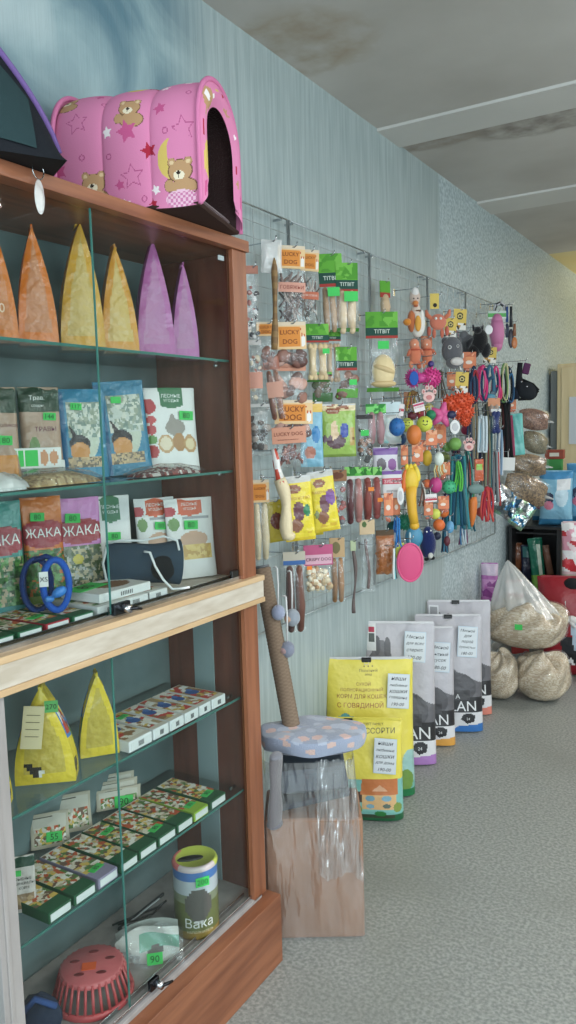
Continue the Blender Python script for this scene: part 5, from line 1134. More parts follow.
filmpack('dog_chew_pack', 'clear pack of nearly black ears beside the cabinet stile, third row', G6, (250, 404, 270, 456), -1.39, 40, .06, (190, 190, 188), [], [], 'chips', [(50, 40, 34), (80, 64, 54), (150, 140, 130)], 14, seed=12)
# long brown stick and its clear sleeve
P, w, h = place(262, 240, 284, 350, -1.34, 40)
root = empty('bully_stick', P, (0, rad(1.5), rad(40))); tag(root, 'long brown dried chew stick hanging in a clear sleeve in front of the first packs', 'dog chew')
mb = MB(); q = np.linspace(0, 1, 16); mb.tube([(w*(.10+.05*math.sin(3*a)), -.004, -h*(.17+.83*a)) for a in q], [.008+.0022*math.sin(9*a)+.0015*a for a in q], (146, 110, 60), 10, cols=[(146, 110, 60), (128, 92, 50)]); mb.build('dried_stick', 'organic', root)
mb = MB(); pouch(mb, w*.95, h*.30, prof_hang(.02), (230, 230, 230), top=True, nx=10, ny=10, wav=.01); mb.build('clear_sleeve', 'film_milky', root)
GN, GD, RD_, CR = (86, 168, 40), (22, 74, 62), (176, 50, 44), (226, 200, 160)
G7 = 'green headed dog chew packs'
def tpack(label, box, x, kind='bones', cols=((226, 200, 160),), n=2, hdr=.42, roll=0, seed=1, stick=None, foot=None, phi=42, t=.03, hk=True):
    return filmpack('dog_chew_pack', label, G7, box, x, phi, hdr, GN, [('r', 0, .10, 1, .42, GD), ('r', 0, 0, 1, .10, RD_), ('e', .5, .74, .14, .14, (150, 210, 110)), ('n', 0, .45, 1, 1, [GN, (70, 150, 34), (108, 186, 60)], 16)], [('TITBIT', .5, .26, .15, (214, 226, 214), .66)], kind, list(cols), n, t=t, roll=roll, seed=seed, stick=stick, foot=foot, hk=hk)
tpack('green headed pack with bright sticker, left of the topmost pair', (318, 254, 342, 332), -1.405, 'sticks', [(170, 130, 90), (190, 150, 110)], 3, seed=1, stick=(.0, .5, .5, ''), roll=-3)
tpack('green headed pack with thick cream roll, right of the topmost pair', (336, 263, 358, 332), -1.355, 'sticks', [(222, 194, 156)], 2, seed=2, stick=(.1, .5, .62, ''), foot=(.05, (60, 130, 40)))
tpack('green headed pack with two long cream rawhide bones, second row', (306, 324, 329, 382), -1.36, 'bones', [(230, 200, 148), (222, 190, 138)], 2, hdr=.32, seed=3, stick=(.30, .52, .3, ''), foot=(.03, (60, 130, 40)))
tpack('green headed pack with thin bones behind the long cream bones', (325, 330, 341, 385), -1.42, 'bones', [(206, 170, 130)], 2, hdr=.2, seed=4)
tpack('small green headed pack with brown pieces and green sticker, second row', (336, 347, 357, 398), -1.375, 'chips', [(150, 100, 80), (120, 74, 60)], 9, hdr=.46, seed=5, stick=(.22, .30, .36, ''), foot=(.18, (86, 168, 40)))
tpack('green footed pack with dark pieces low behind the long cream bones', (312, 372, 332, 402), -1.43, 'chips', [(110, 84, 60), (70, 84, 40)], 8, hdr=.15, seed=6, foot=(.3, (50, 110, 40)))
tpack('green headed pack with one big cream knotted hoof, left of the duck toy', (366, 312, 398, 392), -1.37, 'none', [(226, 200, 150)], 0, hdr=.33, seed=7, stick=(.0, .58, .34, ''), foot=(.05, (70, 140, 40)), phi=38)
r = bpy.data.objects[[o.name for o in COL.objects if o.name.startswith('dog_chew_pack')][-1]]
last = [o for o in COL.objects if o.get('label') == 'green headed pack with one big cream knotted hoof, left of the duck toy'][0]
P, w, h = fit(366, 312, 398, 392, -1.37, 38)
mb = MB(); mb.ell((0, 0, 0), (w*.36, w*.22, h*.21), (230, 204, 150), n=24, noise=.015); mb.ell((0, -.004, h*.02), (w*.37, w*.25, h*.05), (218, 188, 134), n=22, rot=.35); mb.ell((0, 0, -h*.16), (w*.40, w*.22, h*.05), (214, 184, 128), n=20); o = mb.build('rawhide_knot', 'organic', last); o.location = (w*.03, -.004, -h*.74)
filmpack('dog_chew_pack', 'narrow green and red cone-shaped pack seen edge-on above the hoof pack', G7, (380, 281, 390, 314), -1.45, 60, .5, GN, [('r', 0, 0, 1, .3, RD_)], [], 'sticks', [(214, 180, 140)], 1, seed=8)
G8 = 'printed treat pouches in the third row'
hpouch('treat_pouch', 'light blue treat pouch half behind the orange headed packs', G8, (300, 402, 323, 467), -1.425, 42, (124, 186, 214), [('r', 0, .84, 1, 1, (236, 190, 70)), ('e', .68, .5, .2, .13, (30, 130, 200)), ('e', .4, .22, .26, .1, (190, 120, 100)), ('e', .1, .85, .14, .1, (200, 96, 50))], seed=2)
hpouch('treat_pouch', 'lime green treat pouch with brown oval and blue badge, third row', G8, (320, 404, 356, 457), -1.365, 42, (150, 186, 80), [('n', 0, .86, 1, 1, [(226, 206, 160), (150, 90, 60), (206, 180, 130)], 14), ('e', .34, .87, .2, .06, (150, 84, 60)), ('e', .42, .30, .27, .14, (96, 66, 76)), ('e', .10, .34, .07, .07, (110, 84, 100)), ('p', [(.3, .3), (.26, .62), (.42, .7), (.5, .4)], (222, 190, 150)), ('e', .66, .5, .12, .14, (44, 70, 170)), ('n', .82, .2, .98, .56, [(190, 160, 90), (130, 90, 60)], 8), ('r', 0, 0, 1, .05, (120, 150, 60))], [('НОВИНКА', .34, .87, .05, (240, 220, 200), dict(maxw=.3))], t=.03, seed=3)
filmpack('dog_chew_pack', 'narrow black pack with brown rounds and green sticker, right of the lime pouch', None, (357, 415, 373, 466), -1.37, 42, .08, (60, 58, 60), [], [], 'chips', [(150, 96, 60), (110, 66, 44), (40, 36, 36)], 12, seed=13, stick=(-.1, .65, .5, ''), backcard=(30, 28, 30))
filmpack('cat_treat_pack', 'pack with bright green header and pink-brown slab near the blue balls', None, (366, 404, 386, 442), -1.40, 42, .25, (80, 190, 60), [('n', 0, 0, 1, 1, [(80, 190, 60), (120, 216, 110), (40, 140, 50)], 12)], [], 'sticks', [(176, 130, 136)], 2, seed=14)
filmpack('cat_treat_pack', 'pale turquoise blister pack with white film beside the blue ball', None, (379, 402, 401, 444), -1.42, 42, .3, (206, 226, 232), [], [], 'chips', [(150, 206, 206), (120, 196, 190), (206, 222, 226)], 8, seed=15, film='film_milky')
YB = (236, 212, 40); G9 = 'yellow treat pouches in the fourth row'
yo = [('r', 0, .90, 1, 1, (196, 196, 190)), ('e', .4, .80, .24, .065, (150, 84, 50)), ('e', .5, .46, .2, .15, (120, 74, 84)), ('e', .78, .46, .12, .09, (40, 130, 80)), ('e', .38, .24, .22, .1, (150, 96, 70)), ('e', .15, .3, .1, .06, (140, 150, 90)), ('r', 0, 0, 1, .05, (222, 190, 30)), ('n', .1, .08, .9, .13, [(236, 212, 40), (222, 180, 40)], 8)]
hpouch('treat_pouch', 'yellow treat pouch with green leaf, left of the two front ones', G9, (281, 476, 311, 541), -1.335, 42, YB, yo, [('ЛАКОМСТВО', .5, .66, .045, (190, 120, 40)), ('АЙ-ДА', .4, .80, .04, (236, 220, 190), dict(maxw=.3))], roll=-4, seed=4)
yo2 = [q if q[5:] != ((40, 130, 80),) else ('e', .78, .56, .2, .13, (130, 80, 160)) for q in yo]
hpouch('treat_pouch', 'yellow treat pouch with violet flower, right of the two front ones', G9, (307, 471, 333, 532), -1.365, 42, YB, yo2, [('ЛАКОМСТВО', .5, .66, .045, (190, 120, 40)), ('АЙ-ДА', .4, .80, .04, (236, 220, 190), dict(maxw=.3))], roll=-7, seed=5)
hpouch('treat_pouch', 'shadowed olive-yellow pouch behind the white rawhide roll', G9, (263, 500, 286, 542), -1.44, 42, (190, 170, 40), [('e', .5, .5, .3, .2, (110, 50, 40))], seed=6, roll=-6)
hpouch('treat_pouch', 'dark centred yellow pouch edge showing between the two front yellow pouches', G9, (299, 478, 319, 536), -1.43, 42, (196, 176, 40), [('e', .6, .5, .35, .25, (50, 40, 40)), ('r', 0, .88, 1, 1, (90, 90, 90))], seed=7, roll=-4)
P, w, h = place(264, 449, 286, 541, -1.30, 42)
root = empty('rawhide_roll', P, (0, rad(-9), rad(42))); tag(root, 'long cream rawhide roll with red-white wrapper hanging at the cabinet edge', 'dog chew')
mb = MB(); q = np.linspace(0, 1, 18); mb.tube([(w*.12*math.sin(5*a), 0, -h*(.33+.66*a)) for a in q], [w*.24*(1+.18*math.sin(10*a))+.001 for a in q], (228, 208, 166), 14); mb.ell((w*.0, 0, -h*.97), (w*.26, w*.2, h*.05), (226, 204, 160)); mb.build('rawhide', 'organic', root)
mb = MB(); mb.tube([(0, 0, 0), (w*.02, 0, -h*.12), (0, 0, -h*.22), (w*.03, 0, -h*.36)], [w*.12, w*.17, w*.16, w*.25], (232, 228, 224), 12, cols=[(232, 228, 224), (232, 228, 224), (206, 70, 50)]); mb.box((w*.05, -w*.25, -h*.38), (w*.2, .002, h*.05), (200, 60, 40)); mb.build('paper_wrapper', 'pouch', root)
filmpack('dog_chew_pack', 'narrow grey film pack with red meat cubes and brown header, right of yellow pouches', None, (331, 470, 347, 526), -1.365, 42, .20, (150, 104, 70), [('e', .4, .5, .4, .3, (110, 60, 40))], [], 'chips', [(150, 50, 44), (190, 70, 60), (120, 120, 130)], 9, seed=16, fcol=(190, 196, 206))
G10 = 'slim green headed sausage packs'
for i, (a, b, l) in enumerate(((345, 355, 'leftmost slim sausage pack with green header, half in shadow'), (353, 363.5, 'second slim green headed sausage pack, pale pink sausage'), (362, 373, 'third slim green headed sausage pack with one orange sticker high up'), (371, 382, 'rightmost slim green headed sausage pack with low orange sticker'))):
    filmpack('sausage_pack', l, G10, (a, 467, b, 523-2*i), -1.36+.01*(i % 2), 42, .22, (80, 180, 60), [('n', 0, .3, 1, 1, [(80, 180, 60), (40, 120, 40), (130, 206, 100)], 8), ('r', 0, 0, 1, .25, (206, 200, 196))], [], 'sticks', [((90, 40, 44),), ((170, 110, 104),), ((140, 62, 54),), ((150, 70, 66),)][i], 1, seed=17+i, stick=(.2, .58 if i == 2 else .35, .5, '', (240, 130, 40)) if i > 1 else None)
hpouch('cat_treat_pack', 'purple and white pack with dog picture above the pink-striped box', None, (373, 447, 398, 474), -1.385, 42, (214, 210, 220), [('r', 0, .7, 1, 1, (130, 90, 170)), ('e', .3, .35, .2, .25, (110, 100, 110)), ('e', .75, .35, .18, .22, (150, 90, 160))], seed=21, mat='pouch_soft')
hpouch('toothpick_box', 'white pack with pink-red band near the slim sausage packs', None, (382, 470, 402, 498), -1.35, 42, (222, 218, 220), [('r', 0, .5, 1, .72, (214, 80, 100)), ('r', .2, .2, .8, .3, (180, 176, 180)), ('r', 0, .85, 1, 1, (130, 90, 170))], [('ЗУБНЫЕ', .5, .6, .12, (240, 230, 230))], seed=22, mat='paper', t=.012, cat='pack')
# fifth row
filmpack('dog_chew_pack', 'long clear pack with dark ribbed chew and blue stripe, lowest row near the cabinet', 'long chew packs in the lowest row', (284, 552, 306, 632), -1.36, 42, .16, (186, 178, 160), [('r', 0, 0, 1, .3, (60, 104, 170))], [], 'sticks', [(96, 70, 66), (120, 74, 60)], 2, seed=23)
filmpack('dog_chew_pack', 'pink headed clear pack of pale popped chews with orange sticker, lowest row', None, (304, 545, 333, 593), -1.365, 42, .42, (196, 84, 128), [('r', .05, .08, .95, .55, (222, 170, 190))], [('CRISPY DOG', .5, .3, .3, (90, 30, 50), .86)], 'chunks', [(226, 206, 166), (206, 176, 130), (236, 224, 196), (190, 140, 90)], 44, seed=24, stick=(-.36, .56, .18, '', (250, 130, 40)), t=.03)
filmpack('dog_chew_pack', 'kraft headed pack with brown bark-like chew, lowest row', None, (330, 538, 345, 602), -1.37, 42, .3, (190, 156, 112), [('e', .4, .5, .3, .3, (120, 110, 70))], [], 'sticks', [(150, 104, 60), (170, 120, 74)], 2, seed=25, fcol=(206, 180, 140))
P, w, h = place(349, 540, 358, 613, -1.37, 42)
root = empty('dried_chew', P, (0, rad(-1), rad(42))); tag(root, 'single long dark grey-brown chew strip hanging below the sausage packs', 'dog chew')
mb = MB(); q = np.linspace(0, 1, 14); mb.tube([(w*.2*math.sin(5*a), 0, -h*(.15+.85*a)) for a in q], [.006+.002*math.sin(8*a) for a in q], (104, 88, 86), 8); mb.build('dried_strip', 'organic', root)
mb = MB(); mb.box((0, 0, -h*.08), (w*.6, .004, h*.14), (176, 190, 150), 0, .001); mb.build('paper_loop', 'paper', root)
filmpack('dog_chew_pack', 'kraft headed long clear pack with thin curved chew, right end of the lowest row', None, (360, 520, 375, 592), -1.35, 42, .2, (206, 178, 140), [('e', .3, .7, .15, .2, (80, 110, 60))], [], 'thin', [(110, 78, 74)], 1, seed=26)
# amber pack with rope
filmpack('dog_chew_pack', 'amber brown leathery pack hanging left of the pink disc', None, (376, 530, 394, 574), -1.36, 40, .12, (90, 70, 50), [], [], 'chips', [(150, 90, 50), (120, 66, 34), (176, 110, 60)], 14, seed=27, film='amber_film', t=.04)
# ------------------------------------------------------------------ toys. local x runs to the right as seen from the aisle, units are set by distance
def toy(name, label, cat, u, v, x, group=None, phi=33, hk=None):
    P = at(u, v, 0, x); k = proj(P)[2]/F; root = empty(name, P, (0, 0, rad(phi))); tag(root, label, cat, group)
    if hk is not None:
        hook((P[0], P[1], P[2]+hk*k), .01); mb = MB(k); mb.tube([(0, 0, hk+.6), (.4, .3, hk-4), (0, 0, hk-9)], .35, (226, 226, 226), 5); mb.build('hanging_loop', 'plastic', root)
    return root, k
class TB(MB): pass
def part(root, k, name, mat, fn):
    mb = MB(k); fn(mb); return mb.build(name, mat, root)
def one(name, label, cat, u, v, x, mat, fn, group=None, phi=33, hk=None):
    P = at(u, v, 0, x); k = proj(P)[2]/F; mb = MB(k); fn(mb); o = mb.build(name, mat); o.location = P; o.rotation_euler = (0, 0, rad(phi)); tag(o, label, cat, group)
    if hk is not None: hook((P[0], P[1], P[2]+hk*k), .01)
    return o
def tagh(root, k, x, y, z, w, h, c, txt='', tc=(170, 40, 60), round_=False, name='hang_tag'):
    mb = MB(k)
    if round_: mb.ell((0, 0, 0), (w/2, .25, h/2), c, n=20)
    else: mb.box((0, 0, 0), (w, .35, h), c, 0, .1)
    if txt: mb.text(lambda u, v: ((u-.5)*w, -.3+0*u, (v-.5)*h), txt, .5, .5, .5, w, h, tc, maxw=.75, off=.05)
    o = mb.build(name, 'paper', root); o.location = (x*k, y*k, z*k); return o
# duck
def duck():
    r, k = toy('plush_duck', 'plush duck with white and brown head and orange beak, left top of the toys', 'plush toy', 415, 313, -1.37, 'plush animal toys', hk=24)
    def body(m):
        m.ell((0, 0, 15), (5.5, 5, 9), (216, 190, 176), n=18); m.ell((0, -1, 19), (4.2, 4.2, 6), (232, 226, 224)); m.ell((3, 1, -11), (7.5, 6, 13), (232, 222, 210), n=18); m.ell((1, 0, 3.5), (4.6, 4.4, 6), (222, 200, 184), n=14); m.ell((-3.5, 0, -8), (4.5, 5, 11), (206, 110, 60)); m.ell((6.5, -1, -9), (3, 4, 12), (236, 232, 226))
    part(r, k, 'body', 'plush', body)
    part(r, k, 'beak', 'plush', lambda m: (m.ell((-.5, -5, 9), (3.2, 4, 2.6), (226, 130, 60)), m.ell((0, -4.5, 6.5), (2.4, 3, 1.6), (206, 100, 50))))
    part(r, k, 'eye', 'plastic', lambda m: (m.ell((-2, -5, 13.5), .8, (30, 26, 26), n=8), m.ell((2, -5, 13.5), .8, (30, 26, 26), n=8)))
    part(r, k, 'belly_patch', 'cloth', lambda m: m.ell((2, -5, -11), (3.2, 2.4, 8), (230, 160, 60)))
    part(r, k, 'foot', 'plush', lambda m: m.ell((-8, -2, -9), (4.5, 4, 3.6), (236, 140, 40)))
    part(r, k, 'neck_collar', 'cloth', lambda m: m.ell((1.5, 0, 2), (4.5, 4.5, 2), (120, 84, 60)))
duck()
ORP = (226, 120, 84)
def crab():
    r, k = toy('plush_crab', 'salmon orange netted crab-like plush between yellow cards', 'plush toy', 438, 322, -1.36, 'plush animal toys', hk=26)
    def f(m):
        m.ell((0, 0, 0), (8.5, 4, 8), (222, 122, 96), n=20)
        for s in (-1, 1): m.tube([(s*6, 0, 3), (s*11, 0, 7), (s*12, 0, 12)], [2, 2.4, 1.2], ORP, 8); m.ell((s*9, 0, -9), (2.2, 2, 5), (206, 100, 80)); m.ell((s*4, 0, -11), (2, 2, 5), (214, 110, 84))
    part(r, k, 'body', 'plush', f); part(r, k, 'eye', 'plastic', lambda m: (m.ell((-3, -4, 3), 1.4, (236, 236, 230), n=10), m.ell((2, -4, 3), 1.4, (236, 236, 230), n=10)))
    tagh(r, k, -4, -3, 20, 9, 15, (222, 190, 84)); tagh(r, k, -3.6, -3.6, 16, 4, 4, (40, 36, 36), round_=True, name='printed_seal')
crab()
def ycard(label, u0, v0, u1, v1, x):
    P, w, h = place(u0, v0, u1, v1, x, 38); r = empty('toy_card', P, (0, rad(4), rad(38))); tag(r, label, 'card', 'yellow cards with a dark round seal')
    mb = MB(); f = lambda u, v: ((u-.5)*w, -.001+0*u, (v-1)*h); mb.sheet(f, 22, 30, design((226, 192, 84), [('e', .5, .66, .25, .17, (50, 46, 40)), ('e', .5, .66, .17, .11, (214, 196, 120)), ('e', .5, .66, .08, .05, (60, 50, 40)), ('n', 0, 0, 1, .34, [(236, 232, 224), (50, 46, 44), (236, 232, 224), (206, 150, 60)], 22)], h/w)); mb.sheet(lambda u, v: ((u-.5)*w, .001+0*u, (v-1)*h), 2, 2, (214, 190, 120), flip=True); mb.build('card', 'paper', r)
    mb = MB(); mb.tube([(0, .002, -.004), (0, .004, .006), (0, .006, .010)], .001, (220, 220, 220), 5); mb.build('loop', 'plastic', r)
ycard('yellow seal card right of the crab toy, above the grey plush', 445, 318, 457, 337, -1.34)
ycard('yellow seal card before the black plush, highest of its kind', 454, 309, 467, 330, -1.38)
ycard('yellow seal card low between the grey plush and the orange spiky toy', 456, 372, 469, 393, -1.32)
ycard('yellow seal card among the leads under the black plush', 484, 347, 497, 363, -1.36)
def netpair(dx, lab, x, s):
    r, k = toy('netted_plush', lab, 'plush toy', 415+dx, 353, x, 'orange netted plush toys', hk=14)
    def f(m):
        m.ell((0, 0, -1), (6*s, 4.5, 11), (226, 122, 86), n=18, noise=.05); m.ell((-1, -1, 9), (5, 4.4, 5), (232, 140, 104), n=14); m.ell((-4, 0, -11), (2.6, 2.6, 4), (236, 140, 100)); m.ell((4, 0, -12), (2.6, 2.6, 4), (214, 106, 70)); m.tube([(-5, -1, 3), (-8, -2, -3)], [2, 1.4], (214, 110, 76), 8); m.tube([(5, -1, 3), (8, -2, -2)], [2, 1.4], (214, 110, 76), 8)
    part(r, k, 'body', 'plush', f); part(r, k, 'eye', 'plastic', lambda m: (m.ell((-1, -4.5, 8), 1.1, (240, 230, 220), n=8),)); part(r, k, 'belt', 'cloth', lambda m: m.ell((0, -.6, 3), (5.6, 5.2, 1.3), (200, 84, 60)))
netpair(0, 'left orange netted plush hanging under the duck', -1.38, 1); netpair(12, 'right orange netted plush hanging left of the grey plush', -1.40, .9)
def grey():
    r, k = toy('plush_hippo', 'dark grey plush head with pale muzzle in the middle of the toys', 'plush toy', 452, 353, -1.32, 'plush animal toys', hk=18)
    part(r, k, 'head', 'plush', lambda m: (m.ell((0, 0, 3), (10.5, 8, 13), (96, 96, 102), n=24), m.ell((-7, 2, 12), (3, 2, 4), (88, 88, 94)), m.ell((7, 2, 12), (3, 2, 4), (88, 88, 94)), m.ell((2, -3, -10), (9, 6, 6), (104, 104, 108), n=20)))
    part(r, k, 'muzzle', 'plush', lambda m: m.ell((3, -8, -9), (6.5, 3, 4), (214, 206, 202), n=18))
    part(r, k, 'eye', 'plastic', lambda m: (m.ell((-4, -7.2, 5), 2, (226, 226, 226), n=12), m.ell((-4.2, -9, 5), 1, (20, 20, 22), n=8), m.ell((4, -7.2, 6), 1.6, (226, 226, 226), n=12), m.ell((4, -8.6, 6), .9, (20, 20, 22), n=8)))
    part(r, k, 'rope_whisker', 'rope', lambda m: (m.tube([(6, -7, -14), (7, -9, -18)], .8, (236, 232, 228), 6), m.tube([(9, -8, -6), (9, -9, -1)], .7, (236, 232, 228), 6)))
grey()
def grey2():
    r, k = toy('plush_rabbit', 'second grey plush with black ear, behind and right of the pale-muzzled one', 'plush toy', 467, 344, -1.42, 'plush animal toys', hk=12)
    part(r, k, 'head', 'plush', lambda m: (m.ell((0, 0, 0), (8.5, 6, 10), (110, 112, 118), n=20), m.ell((-3, 0, 8), (5, 4, 5), (120, 122, 128)))); part(r, k, 'ear', 'plush', lambda m: m.tube([(4, -2, 5), (8, -3, 3), (9, -2, -4)], [2, 3.2, 2], (36, 36, 40), 10))
grey2()
def black():
    r, k = toy('plush_bull', 'black plush animal with white round tag hanging right of the grey plushes', 'plush toy', 480, 343, -1.34, 'plush animal toys', hk=16)
    def f(m):
        m.ell((0, 0, 2), (8, 6, 12), (24, 24, 28), n=20); m.ell((-6, 0, -8), (6, 5, 7), (22, 22, 26)); m.ell((6, 0, -7), (5, 5, 8), (28, 28, 34)); m.ell((-3, -3, 12), (4, 4, 4), (30, 30, 34))
        m.tube([(-6, 0, 12), (-7, 0, 18)], [1.6, .8], (50, 50, 54)); m.tube([(2, 0, 13), (3, 0, 18)], [1.6, .8], (50, 50, 54))
    part(r, k, 'body', 'plush', f); part(r, k, 'ear', 'plush', lambda m: m.tube([(-7, 0, 5), (-12, -1, 0), (-13, 0, -6)], [2, 3, 1.5], (40, 40, 46), 10))
    tagh(r, k, 7, -7, 12, 7.5, 9, (232, 232, 234), round_=True)
black()
def spiky(m, c, r, col, n=70, L=.35, s=.16):
    m.ell(c, r, col, n=16); rs = np.random.RandomState(n)
    r3 = np.array((r,)*3 if np.isscalar(r) else r, float)
    for i in range(n):
        z = 1-2*(i+.5)/n; a = i*2.39996; q = math.sqrt(1-z*z); d = np.array([q*math.cos(a), q*math.sin(a), z]); p = np.array(c)+d*r3
        m.tube([tuple(p), tuple(p+d*r3.mean()*L)], [r3.mean()*s, r3.mean()*s*.35], col, 5)
def pinks():
    r, k = toy('rubber_spiky_bone', 'hot pink spiky rubber bone above the paw tag', 'dog toy', 422, 378, -1.34, 'spiky rubber toys', hk=14)
    part(r, k, 'rubber_body', 'rubber', lambda m: (spiky(m, (-9, 0, 0), (6.5, 6, 8), (222, 70, 160), 60), spiky(m, (9, 0, 0), (8, 7, 8.5), (236, 60, 150), 80), m.tube([(-7, 0, 0), (7, 0, 0)], 5, (226, 66, 156), 12)))
    tagh(r, k, -9.5, -8, -.5, 9, 14, (30, 90, 190), round_=True, name='blue_oval_badge')
pinks()
one('rubber_ball', 'small violet ball hanging under the netted plushes', 'ball', 431, 364, -1.34, 'rubber', lambda m: m.ell((0, 0, 0), 3.2, (70, 50, 130), n=14), hk=8)
def ball(label, u, v, r_, x, col, dots=None, mat='rubber', sy=1, cat='ball', name='rubber_ball', g='balls hanging on the wire grid', hk=True, spk=0, face=False):
    P = at(u, v, 0, x); k = proj(P)[2]/F
    root = empty(name, P, (0, 0, rad(33))); tag(root, label, cat, g)
    mb = MB(k)
    if spk: spiky(mb, (0, 0, 0), (r_, r_, r_*sy), col, spk, .18, .12)
    else: mb.ell((0, 0, 0), (r_, r_, r_*sy), col, n=26)
    mb.build('ball', mat, root)
    if face: mb = MB(k); mb.ell((-r_*.3, -r_*.84, r_*.35), (r_*.1, r_*.1, r_*.16), (40, 40, 40), n=8); mb.ell((r_*.15, -r_*.9, r_*.3), (r_*.1, r_*.1, r_*.16), (40, 40, 40), n=8); mb.tube([(-r_*.4, -r_*.9, 0), (-r_*.1, -r_*1.0, -r_*.15), (r_*.2, -r_*.97, 0)], r_*.05, (40, 40, 40), 5); mb.build('printed_face', 'rubber', root)
    if dots: mb = MB(k); [mb.ell((r_*.92*math.cos(a)*math.cos(b), -r_*.92*abs(math.sin(a)*math.cos(b)), r_*sy*.92*math.sin(b)), r_*.13, dots, n=6) for a in (.4, 1.1, 1.8, 2.6) for b in (-.7, -.1, .5, 1.0)]; mb.build('raised_dots', 'rubber', root)
    if hk: mb = MB(k); mb.tube([(0, 0, r_*sy*.9), (0, 0, r_*sy+5)], .5, (225, 225, 225), 5); mb.build('hanging_loop', 'plastic', root); hook((P[0], P[1], P[2]+(r_*sy+5)*k), .01)
ball('bright blue dotted ball, leftmost of the ball cluster', 397, 427, 8, -1.33, (34, 110, 190), (20, 80, 160), sy=1.15)
ball('yellow-green smiling ball next to the blue dotted ball', 407, 425, 7, -1.37, (206, 220, 70), face=True)
ball('yellow-green smiling ball right of the orange egg', 424.5, 424, 8, -1.33, (214, 224, 64), face=True)
ball('orange egg-shaped ball between the smiling balls', 414, 435, 7.5, -1.31, (230, 120, 44), sy=1.35)
ball('green ball right above the orange egg and the pink star', 431, 415, 5, -1.36, (30, 140, 90))
ball('dark maroon ball half hidden behind the smiling balls', 411, 416, 5.5, -1.42, (110, 30, 50))
ball('crimson ball hidden behind the small red-white tag', 421, 414, 5.5, -1.42, (190, 50, 70))
ball('deep blue ball below the bright blue dotted one', 400, 439, 6.5, -1.40, (20, 70, 120))
ball('pale yellow ball peeking above the crimson ball', 429, 408, 4.6, -1.42, (226, 214, 90))
ball('light green ball left of the paw tag in the middle', 455, 444, 6.5, -1.34, (120, 180, 80))
ball('green ball half hidden left of the other light green ball', 447, 447, 5, -1.39, (110, 170, 70))
ball('mint green football with dark spots near the teal ropes', 449, 487, 7, -1.31, (60, 190, 130), (20, 90, 70))
ball('magenta oval ball beside the yellow squeaky fowl', 435.5, 485, 6.5, -1.33, (214, 60, 140), sy=1.25)
ball('small orange ball left of the magenta oval ball', 427, 484, 5, -1.37, (236, 110, 60))
ball('lime yellow ball under the red-white label', 435, 514, 5.5, -1.32, (216, 224, 80))
ball('orange ball right of the lime yellow ball', 443.5, 512, 5.5, -1.34, (236, 110, 40))
ball('orange ball below the lime yellow ball', 439, 525, 6, -1.30, (236, 106, 40), )
ball('green spiky ball left of the yellow neck', 405, 522, 7.5, -1.34, (20, 130, 96), spk=90)
ball('dark navy ball under the lower orange ball', 437, 536, 4, -1.36, (24, 34, 70))
ball('pale blue small ball right of the orange balls', 450, 527, 4, -1.32, (100, 170, 220), sy=1.6)
ball('orange ball low by the teal ropes', 441, 503, 4, -1.38, (230, 110, 60))
ball('yellow oval ball above the squeaky fowl, right side', 427, 458, 5, -1.37, (236, 190, 40), sy=1.6)
ball('dark red oval ball hanging right of the navy penguin', 447, 541, 3.2, -1.33, (110, 40, 56), sy=1.6)
def pawtag(label, u, v, s, x, col=(236, 190, 186)):
    P = at(u, v, 0, x); k = proj(P)[2]/F; r = empty('paw_tag', P, (0, 0, rad(33))); tag(r, label, 'tag', 'paw shaped paper tags')
    mb = MB(k*s); mb.ell((0, 0, -1), (6, .4, 5.2), col, n=20); [mb.ell((x_, 0, z_), (2.1, .4, 2.6), col, n=12) for x_, z_ in ((-5.5, 4.5), (-2, 8), (2.4, 8), (5.8, 4.2))]; mb.build('card', 'paper', r)
    mb = MB(k*s); mb.ell((0, -.6, -1.4), (3, .2, 2.4), (214, 130, 130), n=14); [mb.ell((x_, -.6, z_), (1, .2, 1.3), (214, 130, 130), n=8) for x_, z_ in ((-5.3, 4.5), (-2, 8), (2.4, 8), (5.6, 4.2))]; mb.build('printed_pads', 'paper', r)
    mb = MB(k); mb.tube([(0, 0, 8*s), (0, 2, 13*s)], .4, (226, 226, 226), 5); mb.build('string', 'rope', r); hook((P[0], P[1], P[2]+13*s*k), 0)
pawtag('pale pink paw-shaped tag above the balls', 429, 396, 1, -1.30)
pawtag('pale pink paw-shaped tag right of the light green ball', 469, 446, .8, -1.28)
def smalltag(label, u, v, w, h, x, c, txt, ang, tc=(190, 40, 70), rnd=False, cat='tag', band=None):
    P = at(u, v, 0, x); k = proj(P)[2]/F; mb = MB(k)
    if rnd: mb.ell((0, 0, 0), (w/2, .4, h/2), c, n=24); mb.ell((0, -.4, 0), (w*.3, .2, h*.3), (200, 200, 204), n=16)
    else:
        mb.box((0, 0, 0), (w, .4, h), c, 0, .1)
        if band: mb.box((0, -.25, h*band[0]), (w*.98, .1, h*.22), band[1])
    if txt: mb.text(lambda u, v: ((u-.5)*w, -.5+0*u, (v-.5)*h), txt, .5, .5, .4, w, h, tc, maxw=.8, off=.06)
    mb.tube([(0, .2, h/2), (0, 1.5, h/2+6)], .35, (226, 226, 226), 5)
    o = mb.build('hang_tag', 'paper'); o.location = P; o.rotation_euler = (0, rad(ang), rad(33)); tag(o, label, cat, 'paper tags on the toys'); hook((P[0], P[1], P[2]+(h/2+6)*k), 0)
smalltag('white square tag with crimson print tilted above the smiling balls', 419, 407, 11, 9, -1.30, (236, 226, 226), 'ИГРУШКА', -14, band=(.28, (206, 70, 110)))
smalltag('narrow white and red tag left of the square tag', 401.5, 410, 5, 12, -1.33, (232, 220, 220), '', 8, band=(0, (206, 80, 90)))
smalltag('white oval tag with grey print right of the pink star', 455, 427, 10, 14, -1.27, (236, 236, 236), '', 0, rnd=True)
